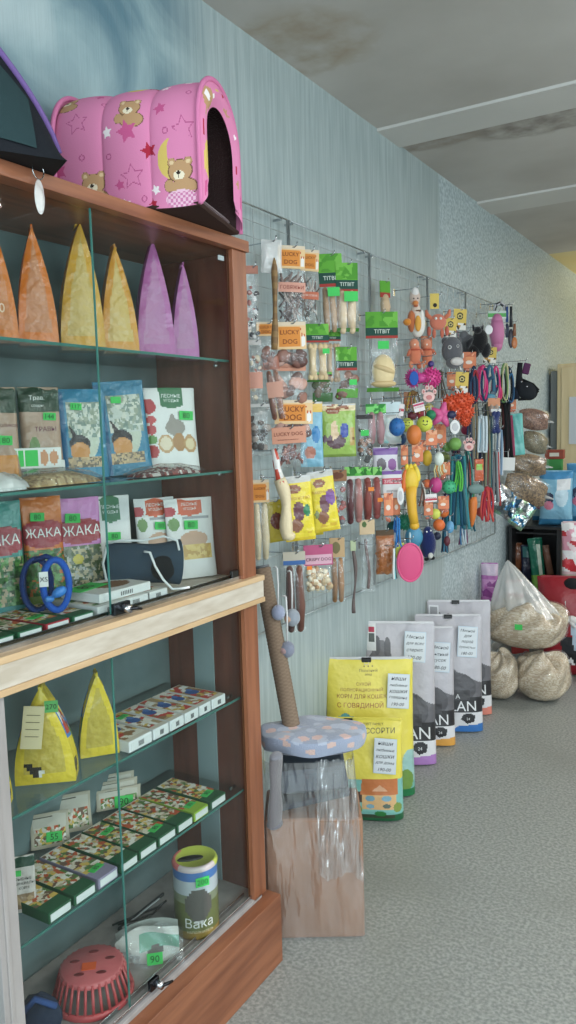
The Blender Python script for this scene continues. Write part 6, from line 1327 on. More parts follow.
smalltag('white oval tag left of the yellow fowl neck', 400.5, 496, 7, 18, -1.31, (236, 236, 236), '', 0, rnd=True)
smalltag('white label with red letters above the orange balls', 431, 498, 12, 8, -1.29, (236, 230, 230), 'ИГРУШКА', -3, band=(-.2, (214, 60, 80)))
smalltag('white square price tag beside the hay bags', 508, 464, 14, 13, -1.26, (226, 226, 224), '', 3)
smalltag('pale cream half-hidden tag right of the fowl neck', 409.5, 507, 8, 13, -1.40, (226, 216, 200), '', 0, rnd=True)
# pink star, orange spiky cluster
def star():
    r, k = toy('rubber_star', 'hot pink star-like rubber toy left of the orange spiky cluster', 'dog toy', 442, 415, -1.33, hk=16)
    part(r, k, 'rubber_body', 'rubber', lambda m: [m.ell((0, 0, 0), (6, 4, 6), (236, 84, 150), n=16)]+[m.tube([(0, 0, 0), (6*math.cos(a), 0, 6*math.sin(a)), (13*math.cos(a), 0, 13*math.sin(a))], [4.5, 3.8, 1.8], (236, 90, 156), 10) for a in (.1, 1.35, 2.6, 3.9, 5.2)])
    part(r, k, 'navy_knob', 'rubber', lambda m: m.ell((9, -3, 0), (5, 3, 4), (36, 40, 84), n=14))
star()
def cluster():
    r, k = toy('rubber_spiky_bone', 'large red-orange knobbly rubber toy in the middle of the toys', 'dog toy', 457, 407, -1.31, 'spiky rubber toys', hk=18)
    part(r, k, 'rubber_body', 'rubber', lambda m: [spiky(m, (x_, 0, z_), r_, (240, 86, 44), 46, .4, .2) for x_, z_, r_ in ((-7, 4, 7), (4, 6, 7.5), (9, -5, 6.5), (0, -4, 7), (11, 7, 5), (8, -14, 4.5))])
cluster()
def fowl():
    r, k = toy('squeaky_fowl', 'long-necked yellow rubber fowl hanging among the toys', 'dog toy', 411, 480, -1.29, hk=24)
    YC = (236, 176, 30)
    part(r, k, 'body', 'rubber', lambda m: (m.ell((0, 0, 0), (8, 6.5, 13), (240, 196, 40), n=22, noise=.03), m.tube([(0, 0, -6), (0, 0, -18), (1, 0, -32), (3, 0, -44)], [6, 5.2, 4.8, 4.4], YC, 16), m.ell((3, 0, -46), (5, 4.6, 4.5), YC, n=16)))
    part(r, k, 'wing', 'rubber', lambda m: (m.ell((-7, -1, -1), (3.2, 3, 12), (240, 110, 40), rot=.12), m.ell((6, -2, 6), (3, 3, 8), (240, 206, 50), rot=-.2)))
    part(r, k, 'comb', 'rubber', lambda m: [m.ell((-4+4*q, 0, 13), (2.2, 2, 3.5), (240, 206, 40), n=10) for q in range(3)])
fowl()
def glovepack(label, u0, v0, u1, v1, x, seed):
    filmpack('toy_pack', label, 'orange printed toy packs', (u0, v0, u1, v1), x, 38, .8, (230, 130, 90), [('e', .5, .6, .3, .22, (236, 150, 100)), ('e', .45, .35, .25, .12, (240, 220, 206)), ('n', 0, .7, 1, 1, [(230, 130, 90), (214, 110, 76), (240, 170, 130)], 10)], [], 'chips', [(206, 96, 60)], 3, seed=seed, cat='toy pack')
for i, (b, l) in enumerate((((401, 445, 408, 470), 'narrow orange printed pack left of the fowl comb'), ((412, 444, 423, 466), 'orange printed pack just above the yellow fowl'), ((426, 430, 437, 449), 'orange printed pack under the paw tag and balls'), ((434, 424, 446, 448), 'orange printed pack under the pink star'), ((440, 462, 450, 479), 'orange printed pack left of the teal ropes'), ((384, 493, 393, 521), 'left orange printed pack below the pink-banded box'), ((393, 493, 400, 520), 'right orange printed pack below the pink-banded box'), ((424, 500, 433, 519), 'orange printed pack below the red lettered label'), ((438, 496, 449, 512), 'orange printed pack above the orange balls'), ((463, 352, 476, 372), 'orange printed pack between grey and black plushes'), ((508, 398, 516, 412), 'orange printed pack at the right end near the muzzle'))):
    glovepack(l, *b, -1.36+.03*(i % 3), 40+i)
def squid():
    r, k = toy('dangly_squid', 'white bulb toy with cream dangling strands in the middle of the toys', 'cat toy', 439, 460, -1.30, hk=14)
    part(r, k, 'bulb', 'rubber', lambda m: m.ell((0, 0, 1), (5, 4.6, 7), (226, 236, 226), n=18))
    part(r, k, 'strand', 'rope', lambda m: [m.tube([(-3+1.5*q, 0, -4), (-5+2*q, -1, -10), (-4+2.4*q+math.sin(q), 0, -18+q)], .7, ((236, 226, 160), (226, 150, 60), (214, 220, 190))[q % 3], 5) for q in range(6)])
squid()
def strands(name, label, cat, u, v, x, W, H, cols, n, seed, rr=1.0, group=None, mat='rope', hk=2, swing=2.0, loop=False):
    r, k = toy(name, label, cat, u, v, x, group, hk=hk); rs = np.random.RandomState(seed)
    def f(m):
        for i in range(n):
            x0 = (rs.rand()-.5)*W*.5; x1 = (i+.5)/n*W-W/2; c = cols[i % len(cols)]; y = (rs.rand()-.5)*4; p = rs.rand()*6
            pts = [(x0+(x1-x0)*q**.6+swing*math.sin(3.5*q+p)*q, y, -H*q*(.85+.15*rs.rand() if q == 1 else 1)) for q in np.linspace(0, 1, 10)]
            if loop: pts += [(px_+rr*2.4, py_, pz_) for px_, py_, pz_ in pts[::-1]]
            m.tube(pts, rr, c, 6)
    part(r, k, 'strands', mat, f)
    part(r, k, 'top_knot', mat, lambda m: m.ell((0, 0, -1), (W*.2, 2.2, 2.6), cols[0], n=10)); return r, k
TE = (30, 110, 130)
r, k = strands('rope_toy', 'big bunch of teal blue cotton rope below the light green ball', 'rope toy', 458, 456, -1.31, 24, 78, [TE, (24, 90, 112), (50, 140, 150), (20, 80, 110), (70, 120, 130)], 20, 3, 1.5, 'rope toys')
strands('rope_toy', 'thin multicoloured rope toy left of the carrot, in front of the teal ropes', 'rope toy', 468, 452, -1.30, 12, 56, [(60, 140, 130), (196, 190, 180), (40, 60, 70), (190, 70, 60)], 9, 4, .8, 'rope toys')
strands('rope_toy', 'lime green looped cord over the teal ropes', 'rope toy', 458, 462, -1.27, 7, 30, [(90, 200, 70), (60, 170, 60)], 3, 5, .9, 'rope toys', loop=True)
strands('rope_toy', 'red frayed rope bunch right of the carrot', 'rope toy', 487, 488, -1.29, 16, 34, [(206, 50, 60), (226, 80, 70), (190, 40, 90)], 10, 6, 1.1, 'rope toys')
strands('rope_toy', 'bright blue frayed rope left of the green spiky ball', 'rope toy', 397, 518, -1.33, 8, 30, [(50, 130, 210), (210, 226, 236), (30, 90, 180)], 7, 7, 1.0, 'rope toys')
strands('rope_toy', 'black and white twisted rope beside the pink disc', 'rope toy', 394, 548, -1.31, 4, 34, [(40, 60, 70), (226, 230, 230), (120, 190, 200)], 4, 8, 1.1, 'rope toys', swing=1)
strands('rope_toy', 'thin orange and brown tassels under the pink spiky bone', 'rope toy', 413, 392, -1.40, 16, 22, [(150, 110, 60), (210, 180, 60), (120, 90, 60)], 9, 9, .6, 'rope toys')
strands('rope_toy', 'bunch of blue and purple tags and cords at the lower right of the toys', 'rope toy', 463, 512, -1.31, 10, 34, [(60, 120, 170), (110, 50, 90), (190, 206, 214)], 6, 10, .9, 'rope toys')
one('rubber_ball', 'blue see-through rubber toy right above the pink disc', 'cat toy', 414, 537, -1.36, 'rubber', lambda m: (m.ell((0, 0, 0), (9, 6, 11), (70, 150, 190), n=22), m.ell((-5, -5, 2), (1.2, 1, 4), (200, 226, 236), n=8)), hk=12)
def disc():
    r, k = toy('rubber_disc', 'large hot pink oval rubber disc, lowest of the toys', 'dog toy', 410, 562.5, -1.31, hk=24)
    part(r, k, 'disc', 'rubber', lambda m: (m.ell((0, 0, 0), (13, 1.6, 19.5), (236, 70, 130), n=36), m.tube([(12.6*math.cos(a), -.4, 19*math.sin(a)) for a in np.linspace(0, 2*PI, 40)], 1.1, (240, 84, 140), 8, cap=False)))
disc()
one('rubber_disc', 'yellow-green disc edge behind the pink disc', 'dog toy', 401, 552, -1.35, 'rubber', lambda m: m.ell((0, 0, 0), (6, 1.4, 10), (200, 206, 70), n=24), hk=10)
def penguin():
    r, k = toy('plush_penguin', 'navy blue penguin-like toy with small white tip at the bottom of the toys', 'plush toy', 428, 543, -1.31, 'plush animal toys', hk=22)
    part(r, k, 'body', 'plush', lambda m: (m.ell((0, 0, -1), (8, 6, 15), (20, 36, 96), n=24), m.ell((0, 0, 10), (5, 4.6, 7), (22, 40, 104), n=18)))
    part(r, k, 'eye', 'plastic', lambda m: (m.ell((-2, -4.5, 12), .9, (240, 240, 240), n=8), m.ell((2, -4.5, 13), .9, (240, 240, 240), n=8)))
    part(r, k, 'foot', 'plush', lambda m: (m.ell((-2, -2, -16), (2.6, 3, 2.2), (16, 18, 24), n=12), m.ell((4, -2, -15), (2.6, 3, 2.2), (16, 18, 24), n=12)))
    part(r, k, 'belly_patch', 'cloth', lambda m: m.ell((1.5, -4.6, -12), (2.6, 1.6, 3), (206, 206, 200), n=12))
penguin()
def carrot():
    r, k = toy('carrot_toy', 'orange carrot toy hanging below the grey-green oval', 'dog toy', 473, 509, -1.28, hk=20)
    part(r, k, 'root_body', 'rubber', lambda m: m.tube([(0, 0, 12), (0, 0, 6), (-.5, 0, -6), (-1, 0, -15), (-1.2, 0, -18)], [3.6, 4.4, 3.8, 1.8, .6], (236, 120, 40), 14))
    part(r, k, 'leafy_top', 'rubber', lambda m: [m.tube([(0, 0, 12), (q*2, 0, 18)], [1.2, .5], (60, 130, 60), 6) for q in (-1, 0, 1)])
carrot()
one('rubber_oval', 'flat grey-green oval rubber toy above the carrot', 'dog toy', 476, 489, -1.26, 'rubber', lambda m: m.ell((0, 0, 0), (8.5, 2, 5), (110, 140, 136), n=22), hk=6)
one('chew_toy_pack', 'orange and green pack hanging right of the teal ropes', 'toy pack', 479, 470, -1.32, 'pouch', lambda m: (m.box((0, 0, 0), (9, 2, 22), (222, 90, 40), 0, .5), m.box((0, -1.2, 3), (6, .4, 6), (150, 206, 60))), hk=11)
# right end: grooming pouch, brushes, harnesses, leads
filmpack('grooming_pack', 'pink oval grooming item in a pack with green header, top right of the grid', None, (488, 311, 506, 346), -1.35, 36, .22, (90, 180, 90), [('r', 0, .7, 1, 1, (200, 214, 206)), ('r', 0, 0, 1, .2, (226, 226, 226))], [], 'sticks', [(214, 120, 170)], 1, seed=60, cat='pack')
def headset():
    one('pet_brush', 'black and white arched grip above the green headed pack', 'brush', 499, 308, -1.36, 'plastic', lambda m: m.tube([(-5, 0, -3), (-3, 0, 3), (1, 0, 5), (5, 0, 2), (6, 0, -3)], [1.4, 1.8, 1.8, 1.8, 1.2], (50, 50, 56), 8, cols=[(50, 50, 56), (190, 190, 196)]), hk=5)
headset()
def brush(label, u, v, H, x, ch, cb, w=2.6):
    r, k = toy('pet_brush', label, 'brush', u, v, x, 'brushes at the top right of the grid', hk=H/2+2)
    part(r, k, 'handle', 'plastic', lambda m: m.tube([(0, 0, H/2), (0, 0, 0)], [1.3, w*.6], ch, 8)); part(r, k, 'brush_head', 'plastic', lambda m: m.ell((0, 0, -H*.28), (w, 1.6, H*.24), cb, n=14))
brush('blue handled brush right of the green headed pack', 507, 322, 30, -1.38, (50, 90, 170), (70, 80, 110))
brush('dark handled brush, middle of the three on the top right', 511, 327, 40, -1.34, (40, 44, 52), (60, 56, 70), 3)
brush('short orange brush at the far right top of the grid', 514.5, 336, 24, -1.32, (150, 90, 60), (214, 120, 60), 3)
def loopy(name, label, cat, u, v, x, loops, col, r_, group, hk=18, mat='cloth', extra=None):
    r, k = toy(name, label, cat, u, v, x, group, hk=hk)
    def f(m):
        for (cx_, cz_, rx_, rz_, c) in loops:
            m.tube([(cx_+rx_*math.cos(a), 1.6*math.sin(2*a+cx_), cz_+rz_*math.sin(a)) for a in np.linspace(0, 2*PI, 28)], r_, c, 6, cap=False)
    part(r, k, 'strap', mat, f)
    if extra: part(r, k, 'buckle', 'plastic', extra)
G11 = 'harnesses and collars at the right end of the grid'
PKh = (222, 50, 120)
loopy('pet_harness', 'hot pink harness, left one under the black plush', 'harness', 483, 383, -1.32, [(0, 0, 4, 17, PKh), (-2, 1, 4, 15, (230, 80, 140)), (2, -2, 3, 16, (40, 70, 110))], None, 1.2, G11)
loopy('pet_harness', 'blue-teal harness with buckle between the pink harnesses', 'harness', 490, 384, -1.33, [(0, 2, 3.5, 16, (60, 110, 140)), (1, -4, 4, 10, (50, 90, 120))], None, 1.6, G11, extra=lambda m: (m.ell((0, -2, -13), (5, 2, 3.5), (70, 150, 180), n=14), m.box((2, -2, -9), (5, 2, 4), (40, 70, 90), 0, .6)))
loopy('pet_harness', 'hot pink and dark harness, right one with curved straps', 'harness', 496, 384, -1.31, [(0, 0, 3.6, 17, (226, 60, 130)), (1, -9, 5, 7, (214, 60, 110)), (-1, 3, 2.4, 12, (36, 60, 90))], None, 1.2, G11)
loopy('pet_harness', 'navy and red narrow harness left of the pink ones', 'harness', 474, 385, -1.34, [(0, 0, 3, 18, (40, 60, 90)), (1, -1, 3, 15, (170, 50, 60)), (-2, -3, 2, 15, (60, 80, 110))], None, 1.4, G11)
loopy('pet_collar', 'green and cream coiled lead right of the harnesses', 'lead', 504, 383, -1.32, [(0, 0, 3.4, 19, (110, 150, 90)), (1.5, 1, 3, 18, (206, 200, 150)), (-1, -1, 2.2, 17, (40, 50, 44))], None, .9, G11)
loopy('pet_collar', 'black and blue coiled lead at the far right of the leads', 'lead', 510, 386, -1.31, [(0, 0, 3, 17, (30, 60, 90)), (1, -2, 3, 14, (50, 110, 160)), (-1, 1, 2, 18, (28, 30, 32))], None, .9, G11)
G12 = 'leads and cords hanging in the right part of the grid'
strands('pet_lead', 'dark striped leads below the orange spiky cluster', 'lead', 470, 412, -1.36, 10, 62, [(50, 60, 90), (120, 120, 110), (30, 40, 60), (90, 100, 120)], 6, 11, 1.0, G12, 'cloth', swing=.8)
strands('pet_lead', 'white and pale blue looped lead in the middle of the leads', 'lead', 481, 416, -1.30, 7, 38, [(206, 222, 230), (120, 180, 206)], 3, 12, 1.3, G12, 'cloth', loop=True, swing=.5)
strands('pet_lead', 'long beige and teal leads left of the black collars', 'lead', 488, 404, -1.33, 10, 92, [(150, 150, 120), (60, 100, 110), (176, 80, 70), (80, 90, 96)], 6, 13, 1.1, G12, 'cloth', swing=1)
strands('pet_lead', 'grey and red chain leads in front of the hay bags', 'lead', 496, 452, -1.29, 8, 56, [(150, 156, 160), (190, 60, 60), (100, 110, 116)], 5, 14, 1.1, G12, 'cloth', swing=1)
strands('pet_lead', 'black collars and leads bunched left of the turquoise pack', 'lead', 506, 404, -1.33, 13, 60, [(26, 28, 32), (50, 40, 44), (80, 40, 40), (40, 44, 60)], 9, 15, 1.7, G12, 'cloth', swing=1)
strands('pet_lead', 'light blue short leads above the silver foil pack', 'lead', 500, 430, -1.28, 8, 50, [(120, 150, 180), (206, 210, 214), (60, 80, 110)], 5, 16, 1.2, G12, 'cloth', swing=1)
filmpack('pet_collar_pack', 'white edged pack with navy bone shape right of the white lead', None, (491, 409, 501, 433), -1.27, 36, .12, (226, 226, 226), [], [], 'bones', [(40, 56, 120)], 1, seed=61, cat='pack')
filmpack('pet_collar_pack', 'orange headed pack with cords above the white looped lead', None, (488, 398, 500, 414), -1.29, 36, .5, (226, 150, 110), [], [], 'sticks', [(190, 160, 140)], 2, seed=62, cat='pack')
def muzzle():
    r, k = toy('dog_muzzle', 'black mesh dog muzzle with purple patch at the right end of the grid', 'muzzle', 524, 385, -1.26, hk=24)
    def f(m):
        m.tube([(-4, 0, 22), (-5, 0, 8), (-4, 0, -4)], [2.6, 3, 5], (30, 32, 38), 12); m.ell((3, -1, -6), (11, 6, 9), (34, 38, 44), n=22, rot=.45); m.tube([(-9, 0, -2), (-8, 0, -14)], [2, 4], (26, 34, 50), 10); m.tube([(-4, 0, 6), (8, -3, 0), (13, -4, -6)], 1.6, (22, 24, 28), 8); m.tube([(-6, 0, -14), (6, -3, -14), (13, -4, -6)], 1.4, (22, 24, 28), 8)
    part(r, k, 'mesh_cup', 'cloth', f); part(r, k, 'patch', 'cloth', lambda m: m.box((2, -1, 16), (7, 2.2, 11), (96, 50, 90), 0, .8, R=Matrix.Rotation(.25, 3, 'Y'))); part(r, k, 'rivet', 'metal', lambda m: (m.ell((-4, -5, 3), 1, (210, 210, 214), n=8), m.ell((1, -6, -2), 1, (210, 210, 214), n=8)))
muzzle()

for a in (('pet_lead', 'navy and beige leads hanging behind the striped ones', 'lead', 476, 402, -1.40, 13, 74, [(40, 50, 80), (176, 160, 130), (60, 66, 84)], 7, 31, 1.1, G12),
          ('pet_lead', 'grey mesh-like leads behind the white looped lead', 'lead', 485, 408, -1.40, 14, 88, [(130, 136, 140), (90, 110, 120), (160, 150, 130)], 8, 32, 1.0, G12),
          ('pet_lead', 'brown cords behind the green and cream coiled lead', 'lead', 503, 398, -1.41, 10, 58, [(96, 70, 56), (60, 60, 66)], 6, 33, 1.2, G12),
          ('pet_lead', 'dark cords left of the navy and red harness', 'lead', 467, 368, -1.41, 8, 44, [(50, 60, 80), (120, 60, 60)], 5, 34, 1.2, G12),
          ('rope_toy', 'purple and blue cord bunch under the mint green football', 'rope toy', 446, 494, -1.38, 9, 34, [(90, 60, 120), (60, 110, 160), (40, 50, 80)], 6, 35, 1.0, 'rope toys'),
          ('rope_toy', 'teal fringe between the thick teal ropes and the carrot', 'rope toy', 469, 474, -1.36, 14, 62, [(40, 120, 130), (30, 90, 110), (120, 160, 160)], 9, 36, 1.1, 'rope toys'),
          ('rope_toy', 'brown and white cords between the fowl and magenta ball', 'rope toy', 423, 482, -1.36, 8, 26, [(150, 100, 80), (220, 210, 200)], 6, 37, .8, 'rope toys'),
          ('rope_toy', 'blue-green tassel under the lower orange ball', 'rope toy', 445, 528, -1.38, 9, 26, [(60, 120, 150), (60, 60, 90)], 6, 38, .9, 'rope toys'),
          ('rope_toy', 'thin dark cords in the gap under the grey plush', 'rope toy', 440, 372, -1.42, 16, 26, [(90, 80, 70), (130, 110, 90)], 7, 39, .7, 'rope toys'),
          ('rope_toy', 'maroon and navy fringe under the light green balls', 'rope toy', 456, 448, -1.41, 22, 50, [(80, 40, 60), (40, 60, 90), (50, 90, 90)], 12, 40, 1.0, 'rope toys')):
    strands(*a[:12], group=a[12], mat='cloth' if a[0] == 'pet_lead' else 'rope', swing=1)
for i, (b, l) in enumerate((((421, 336, 432, 350), 'orange printed pack between duck and crab toys'), ((404, 392, 412, 408), 'orange printed pack left of the square red-white tag'), ((447, 372, 457, 390), 'orange printed pack under the pale grey muzzle'), ((416, 440, 427, 462), 'orange printed pack left of the yellow oval ball'), ((449, 462, 460, 482), 'orange printed pack behind the lime green cord'), ((477, 440, 487, 460), 'orange printed pack behind the dark leads'))):
    glovepack(l, *b, -1.435, 70+i)
ball('olive green ball behind the white bulb toy', 444, 458, 6, -1.40, (110, 130, 50))
ball('dark teal ball behind the green spiky ball', 393, 527, 6, -1.42, (20, 90, 90))
ball('brick red ball behind the carrot', 481, 512, 5, -1.40, (190, 60, 50))
ball('deep pink ball right of the olive green ball', 466, 430, 5, -1.41, (190, 50, 90))
ball('dark green ball behind the pink rope-side disc', 396, 512, 5.5, -1.42, (20, 100, 70))
# ================================================================== THE FAR END
RY = 5.30
xl = WX+.03; xr = at(561, 560, 1, RY)[0]; RZ = .79
rack = empty('storage_rack', ((xl+xr)/2, RY+.3, 0)); tag(rack, 'black open storage rack standing past the end of the wire grid', 'rack'); ro = Vector(rack.location)
def rp(name, x0, y0, z0, x1, y1, z1):
    mb = MB(); bx(mb, x0, y0, z0, x1, y1, z1, (30, 30, 30), 0, .002); o = mb.build(name, 'black_shelf', rack); o.location = -ro
rp('side_panel', xl, RY, 0, xl+.02, RY+.6, RZ); rp('side_panel', xr-.03, RY, 0, xr, RY+.6, RZ); rp('back_panel', xl, RY+.58, 0, xr, RY+.6, RZ)
rp('top_board', xl-.0, RY-.01, RZ, xr+.25, RY+.6, RZ+.02); rp('lower_board', xl+.02, RY, .08, xr-.03, RY+.58, .10); rp('hanging_rail', xl+.02, RY+.10, RZ-.05, xr-.03, RY+.115, RZ-.035)
# tall wooden cupboard against the back
x0 = at(556.5, 400, 1, 6.45)[0]; zt = at(556.5, 364, 1, 6.45)[2]
cup = empty('wooden_cupboard', (x0+.45, 6.7, 0)); tag(cup, 'tall pale wooden cupboard standing at the far end with a paper notice', 'cupboard')
def cp(name, a, b, mat, col=(128, 128, 128)):
    mb = MB(); bx(mb, *a, *b, col, 0, .003); o = mb.build(name, mat, cup); o.location = -Vector(cup.location); return o
cp('carcass', (x0, 6.47, .0), (x0+.9, 6.95, zt), 'far_wood'); cp('door', (x0+.035, 6.452, .06), (x0+.445, 6.469, zt-.03), 'far_wood'); cp('door', (x0+.455, 6.452, .06), (x0+.865, 6.469, zt-.03), 'far_wood'); cp('handle', (x0+.42, 6.43, 1.0), (x0+.432, 6.451, 1.12), 'chrome')
n0 = at(569.5, 397, 1, 6.45); n1 = at(569.5, 444, 1, 6.45)
mb = MB(); bx(mb, n0[0], 6.444, n1[2], n0[0]+.22, 6.448, n0[2], (206, 210, 216)); o = mb.build('notice', 'paper'); tag(o, 'white paper notice with faint grey lines taped to the wooden cupboard', 'notice')
for q in range(7): 
    pass
mb = MB(); bx(mb, max(WX+.02, x0-.09), 6.52, 0.001, x0-.012, 6.95, zt-.05, (136, 140, 140)); o = mb.build('shadow_panel', 'cloth'); tag(o, 'grey panel standing in for the shadow in the gap left of the wooden cupboard', 'panel')  # grey slab put in for the shadow beside the cupboard
def fl(name, label, cat, group, u0, v0, u1, v1, Y, mat, c, ops=(), t=.05, roll=0, film=False, phi=20, tx=(), seed=1, hang=False, zfix=None):
    P = at((u0+u1)/2, (v0+v1)/2, 1, Y); k = proj(P)[2]/F; w, h = (u1-u0)*k/max(.5, abs(math.cos(rad(phi)-YAW))), (v1-v0)*k
    z = P[2]-h/2 if zfix is None else zfix
    root = empty(name, (P[0], Y, z), (0, rad(roll), rad(phi))); tag(root, label, cat, group)
    mb = MB(); pouch(mb, w, h, prof_hang(t, 0), design(c, ops, h/w, seed), tx, 40, 50, wav=.012, seed=seed, pinch=.08); mb.build('packet', mat, root)
    mb = MB(); mb.box((0, 0, h), (w*.9, .006, h*.03), c, 0, .001); mb.build('sealed_top', mat, root)
    return root, w, h
HAY = [(122, 92, 58), (146, 112, 72), (96, 70, 46), (164, 130, 86)]
def hay(label, u0, v0, u1, v1, x, cols, roll, seed, tip):
    P = at((u0+u1)/2, (v0+v1)/2, 0, x); k = proj(P)[2]/F; w, h = (u1-u0)*k*1.05, (v1-v0)*k
    root = empty('hay_bag', P, (0, rad(roll), rad(33))); tag(root, label, 'bag', 'clear bags of brown fodder right of the grid')
    def body(q): 
        return lambda u, v: ((u-.5)*w*q*1.0, -.045*q*np.sin(PI*u)**.5*np.sin(PI*v)**.5*(1+.15*np.sin(9*u+7*v+seed)), (v-.5)*h*q*(.45+.55*np.sin(PI*np.clip(u*.9+.05, 0, 1))**.6)-(u-.5)*tip*h)
    mb = MB(); mb.sheet(body(.93), 34, 22, design(cols[0], [('g', 0, 0, 1, 1, cols)], h/w, seed)); mb.sheet(lambda u, v: tuple(a*(-1 if i == 1 else 1) for i, a in enumerate(body(.93)(u, v))), 20, 12, cols[0], flip=True); mb.build('fodder', 'organic', root)
    mb = MB(); mb.sheet(body(1.05), 24, 16, (230, 230, 226)); mb.build('clear_wrapper', 'film', root)
    mb = MB(); mb.tube([(w*.42, -.01, -.42*tip*h), (w*.62, -.012, -.62*tip*h)], [.012, .004], (222, 222, 222), 8); mb.build('twisted_end', 'film_milky', root)
hay('topmost clear bag of reddish brown granules under the muzzle', 518, 408, 549, 431, -1.36, [(140, 92, 70), (116, 72, 54), (160, 112, 86)], 6, 2, .1)
hay('clear bag of olive brown granules with white twisted end', 522, 431, 548, 454, -1.38, [(130, 116, 84), (110, 96, 66), (150, 136, 100)], 10, 3, .2)
hay('upper bag of brown hay beside the white price tag', 510, 453, 547, 477, -1.36, HAY, 4, 4, .1)
hay('lower bag of brown hay above the silver foil pack', 503, 474, 548, 506, -1.33, HAY, 14, 5, .15)
fl('turquoise_packet', 'turquoise packet standing upright left of the hay bags', 'packet', None, 513, 414, 525, 455, 5.05, 'pouch', (110, 206, 200), [('r', 0, 0, .2, 1, (206, 80, 120))], t=.03, roll=-4)
def foil():
    P = at(509, 506, 0, -1.27); k = proj(P)[2]/F; root = empty('foil_pack', P, (0, rad(36), rad(33))); tag(root, 'silver foil pack with green-blue print hanging slantwise below the hay bags', 'pack')
    w, h = 50*k, 27*k
    mb = MB(); fn = lambda s_: (lambda u, v: ((u-.5)*w, s_*.03*np.sin(PI*u)**.5*np.sin(PI*v)**.5*(1+.3*np.sin(14*u+6*v))+.006*np.sin(22*u+3*v), (v-.5)*h*(1+.06*np.sin(9*u))))
    mb.sheet(fn(-1), 50, 26, design((186, 192, 196), [('n', 0, 0, 1, 1, [(186, 192, 196), (206, 210, 212), (120, 130, 136), (150, 190, 160), (70, 120, 160)], 60)], h/w, 4)); mb.sheet(fn(1), 20, 12, (170, 176, 180), flip=True); mb.build('foil_body', 'foil', root)
    mb = MB(); mb.sheet(lambda u, v: (w*.30+(u-.5)*w*.3, -.034+0*u, -h*.2+(v-.5)*h*.4), 8, 6, design((50, 110, 150), [('n', 0, 0, 1, 1, [(50, 110, 150), (150, 200, 170), (206, 210, 214)], 14)])); mb.build('printed_corner', 'foil', root)
foil()
LBL = (130, 190, 220)
def diaper(label, u0, v0, u1, v1, Y, c, seed, tx=()):
    r, w, h = fl('pad_pack', label, 'pack', 'light blue packs on the black rack', u0, v0, u1, v1, Y, 'pouch', c, [('r', 0, .86, 1, 1, (70, 150, 206)), ('e', .3, .52, .16, .10, (50, 60, 90)), ('e', .3, .38, .16, .08, (214, 110, 140)), ('r', 0, 0, 1, .12, (60, 140, 190)), ('e', .7, .55, .2, .2, (190, 220, 236)), ('r', .55, .66, .95, .86, (222, 226, 230))], t=.14, phi=8, seed=seed, zfix=RZ+.022, tx=tx)
diaper('light blue pack with pink mark, front one on the black rack', 541, 463, 571, 517, 5.40, LBL, 3)
diaper('light blue pack cut off by the right photo edge on the black rack', 569, 456, 603, 515, 5.58, (110, 180, 220), 4)
diaper('pale blue-green pack lying behind the front light blue one', 534, 474, 558, 515, 5.62, (150, 196, 200), 5)
def sbox(name, label, u0, v0, u1, v1, Y, z0, c):
    P = at((u0+u1)/2, (v0+v1)/2, 1, Y); k = proj(P)[2]/F; w, h = (u1-u0)*k, (v1-v0)*k; root = empty(name, (P[0], Y, z0), (0, 0, rad(8))); tag(root, label, 'box')
    mb = MB(); mb.box((0, 0, h/2), (w, .12, h), c, 0, .004); mb.build('carton', 'paper', root); mb = MB(); mb.box((0, -.0605, h*.5), (w*.5, .001, h*.4), (226, 220, 200)); mb.build('front_label', 'paper', root)
    return h
z = at(552, 464, 1, 5.75)[2]
hh = sbox('tall_carton', 'green carton standing behind the light blue packs', 547, 456, 562, 515, 5.80, RZ+.022, (60, 150, 70))
sbox('small_carton', 'red-brown carton on top of the green carton near the cupboard', 546, 448, 564, 457, 5.80, RZ+.023+hh, (160, 70, 50))
# hanging inside the rack
G20 = 'pet goods hanging inside the black rack'
fl('hanging_packet', 'dark teal and green packet hanging in the middle of the black rack', 'packet', G20, 533, 538, 547, 590, 5.36, 'pouch', (20, 110, 84), [('r', 0, 0, 1, .3, (110, 170, 60)), ('r', .55, .3, .8, .9, (190, 210, 190))], t=.05, roll=-6)
fl('hanging_packet', 'navy packet hanging left of the teal one in the black rack', 'packet', G20, 521, 545, 537, 585, 5.42, 'pouch', (34, 44, 70), [('r', .1, .7, .9, .95, (50, 120, 120))], t=.05)
fl('hanging_packet', 'rusty brown packet hanging at the left of the black rack', 'packet', G20, 513, 543, 522, 572, 5.42, 'pouch', (120, 66, 36), t=.04)
fl('hanging_packet', 'thin tan toy hanging at the right of the black rack', 'toy', G20, 547, 545, 554, 575, 5.42, 'pouch', (140, 96, 76), t=.03, roll=-10)
fl('hanging_packet', 'black round packet low in the middle of the black rack', 'packet', G20, 529, 580, 548, 604, 5.40, 'pouch', (26, 30, 32), t=.06)
fl('green_packet', 'bright green and white packet standing at the foot of the black rack', 'packet', None, 539, 588, 558, 627, 5.22, 'pouch', (104, 170, 60), [('e', .3, .8, .3, .2, (206, 180, 150)), ('n', 0, 0, 1, .3, [(104, 170, 60), (70, 130, 50), (206, 210, 200)], 12)], t=.09, zfix=.02)
fl('white_packet', 'white and brown packet left of the bright green one at the rack foot', 'packet', None, 526, 596, 538, 628, 5.12, 'pouch', (176, 180, 176), [('n', 0, 0, 1, .6, [(176, 180, 176), (120, 110, 90), (60, 60, 60)], 12)], t=.07, zfix=.02)
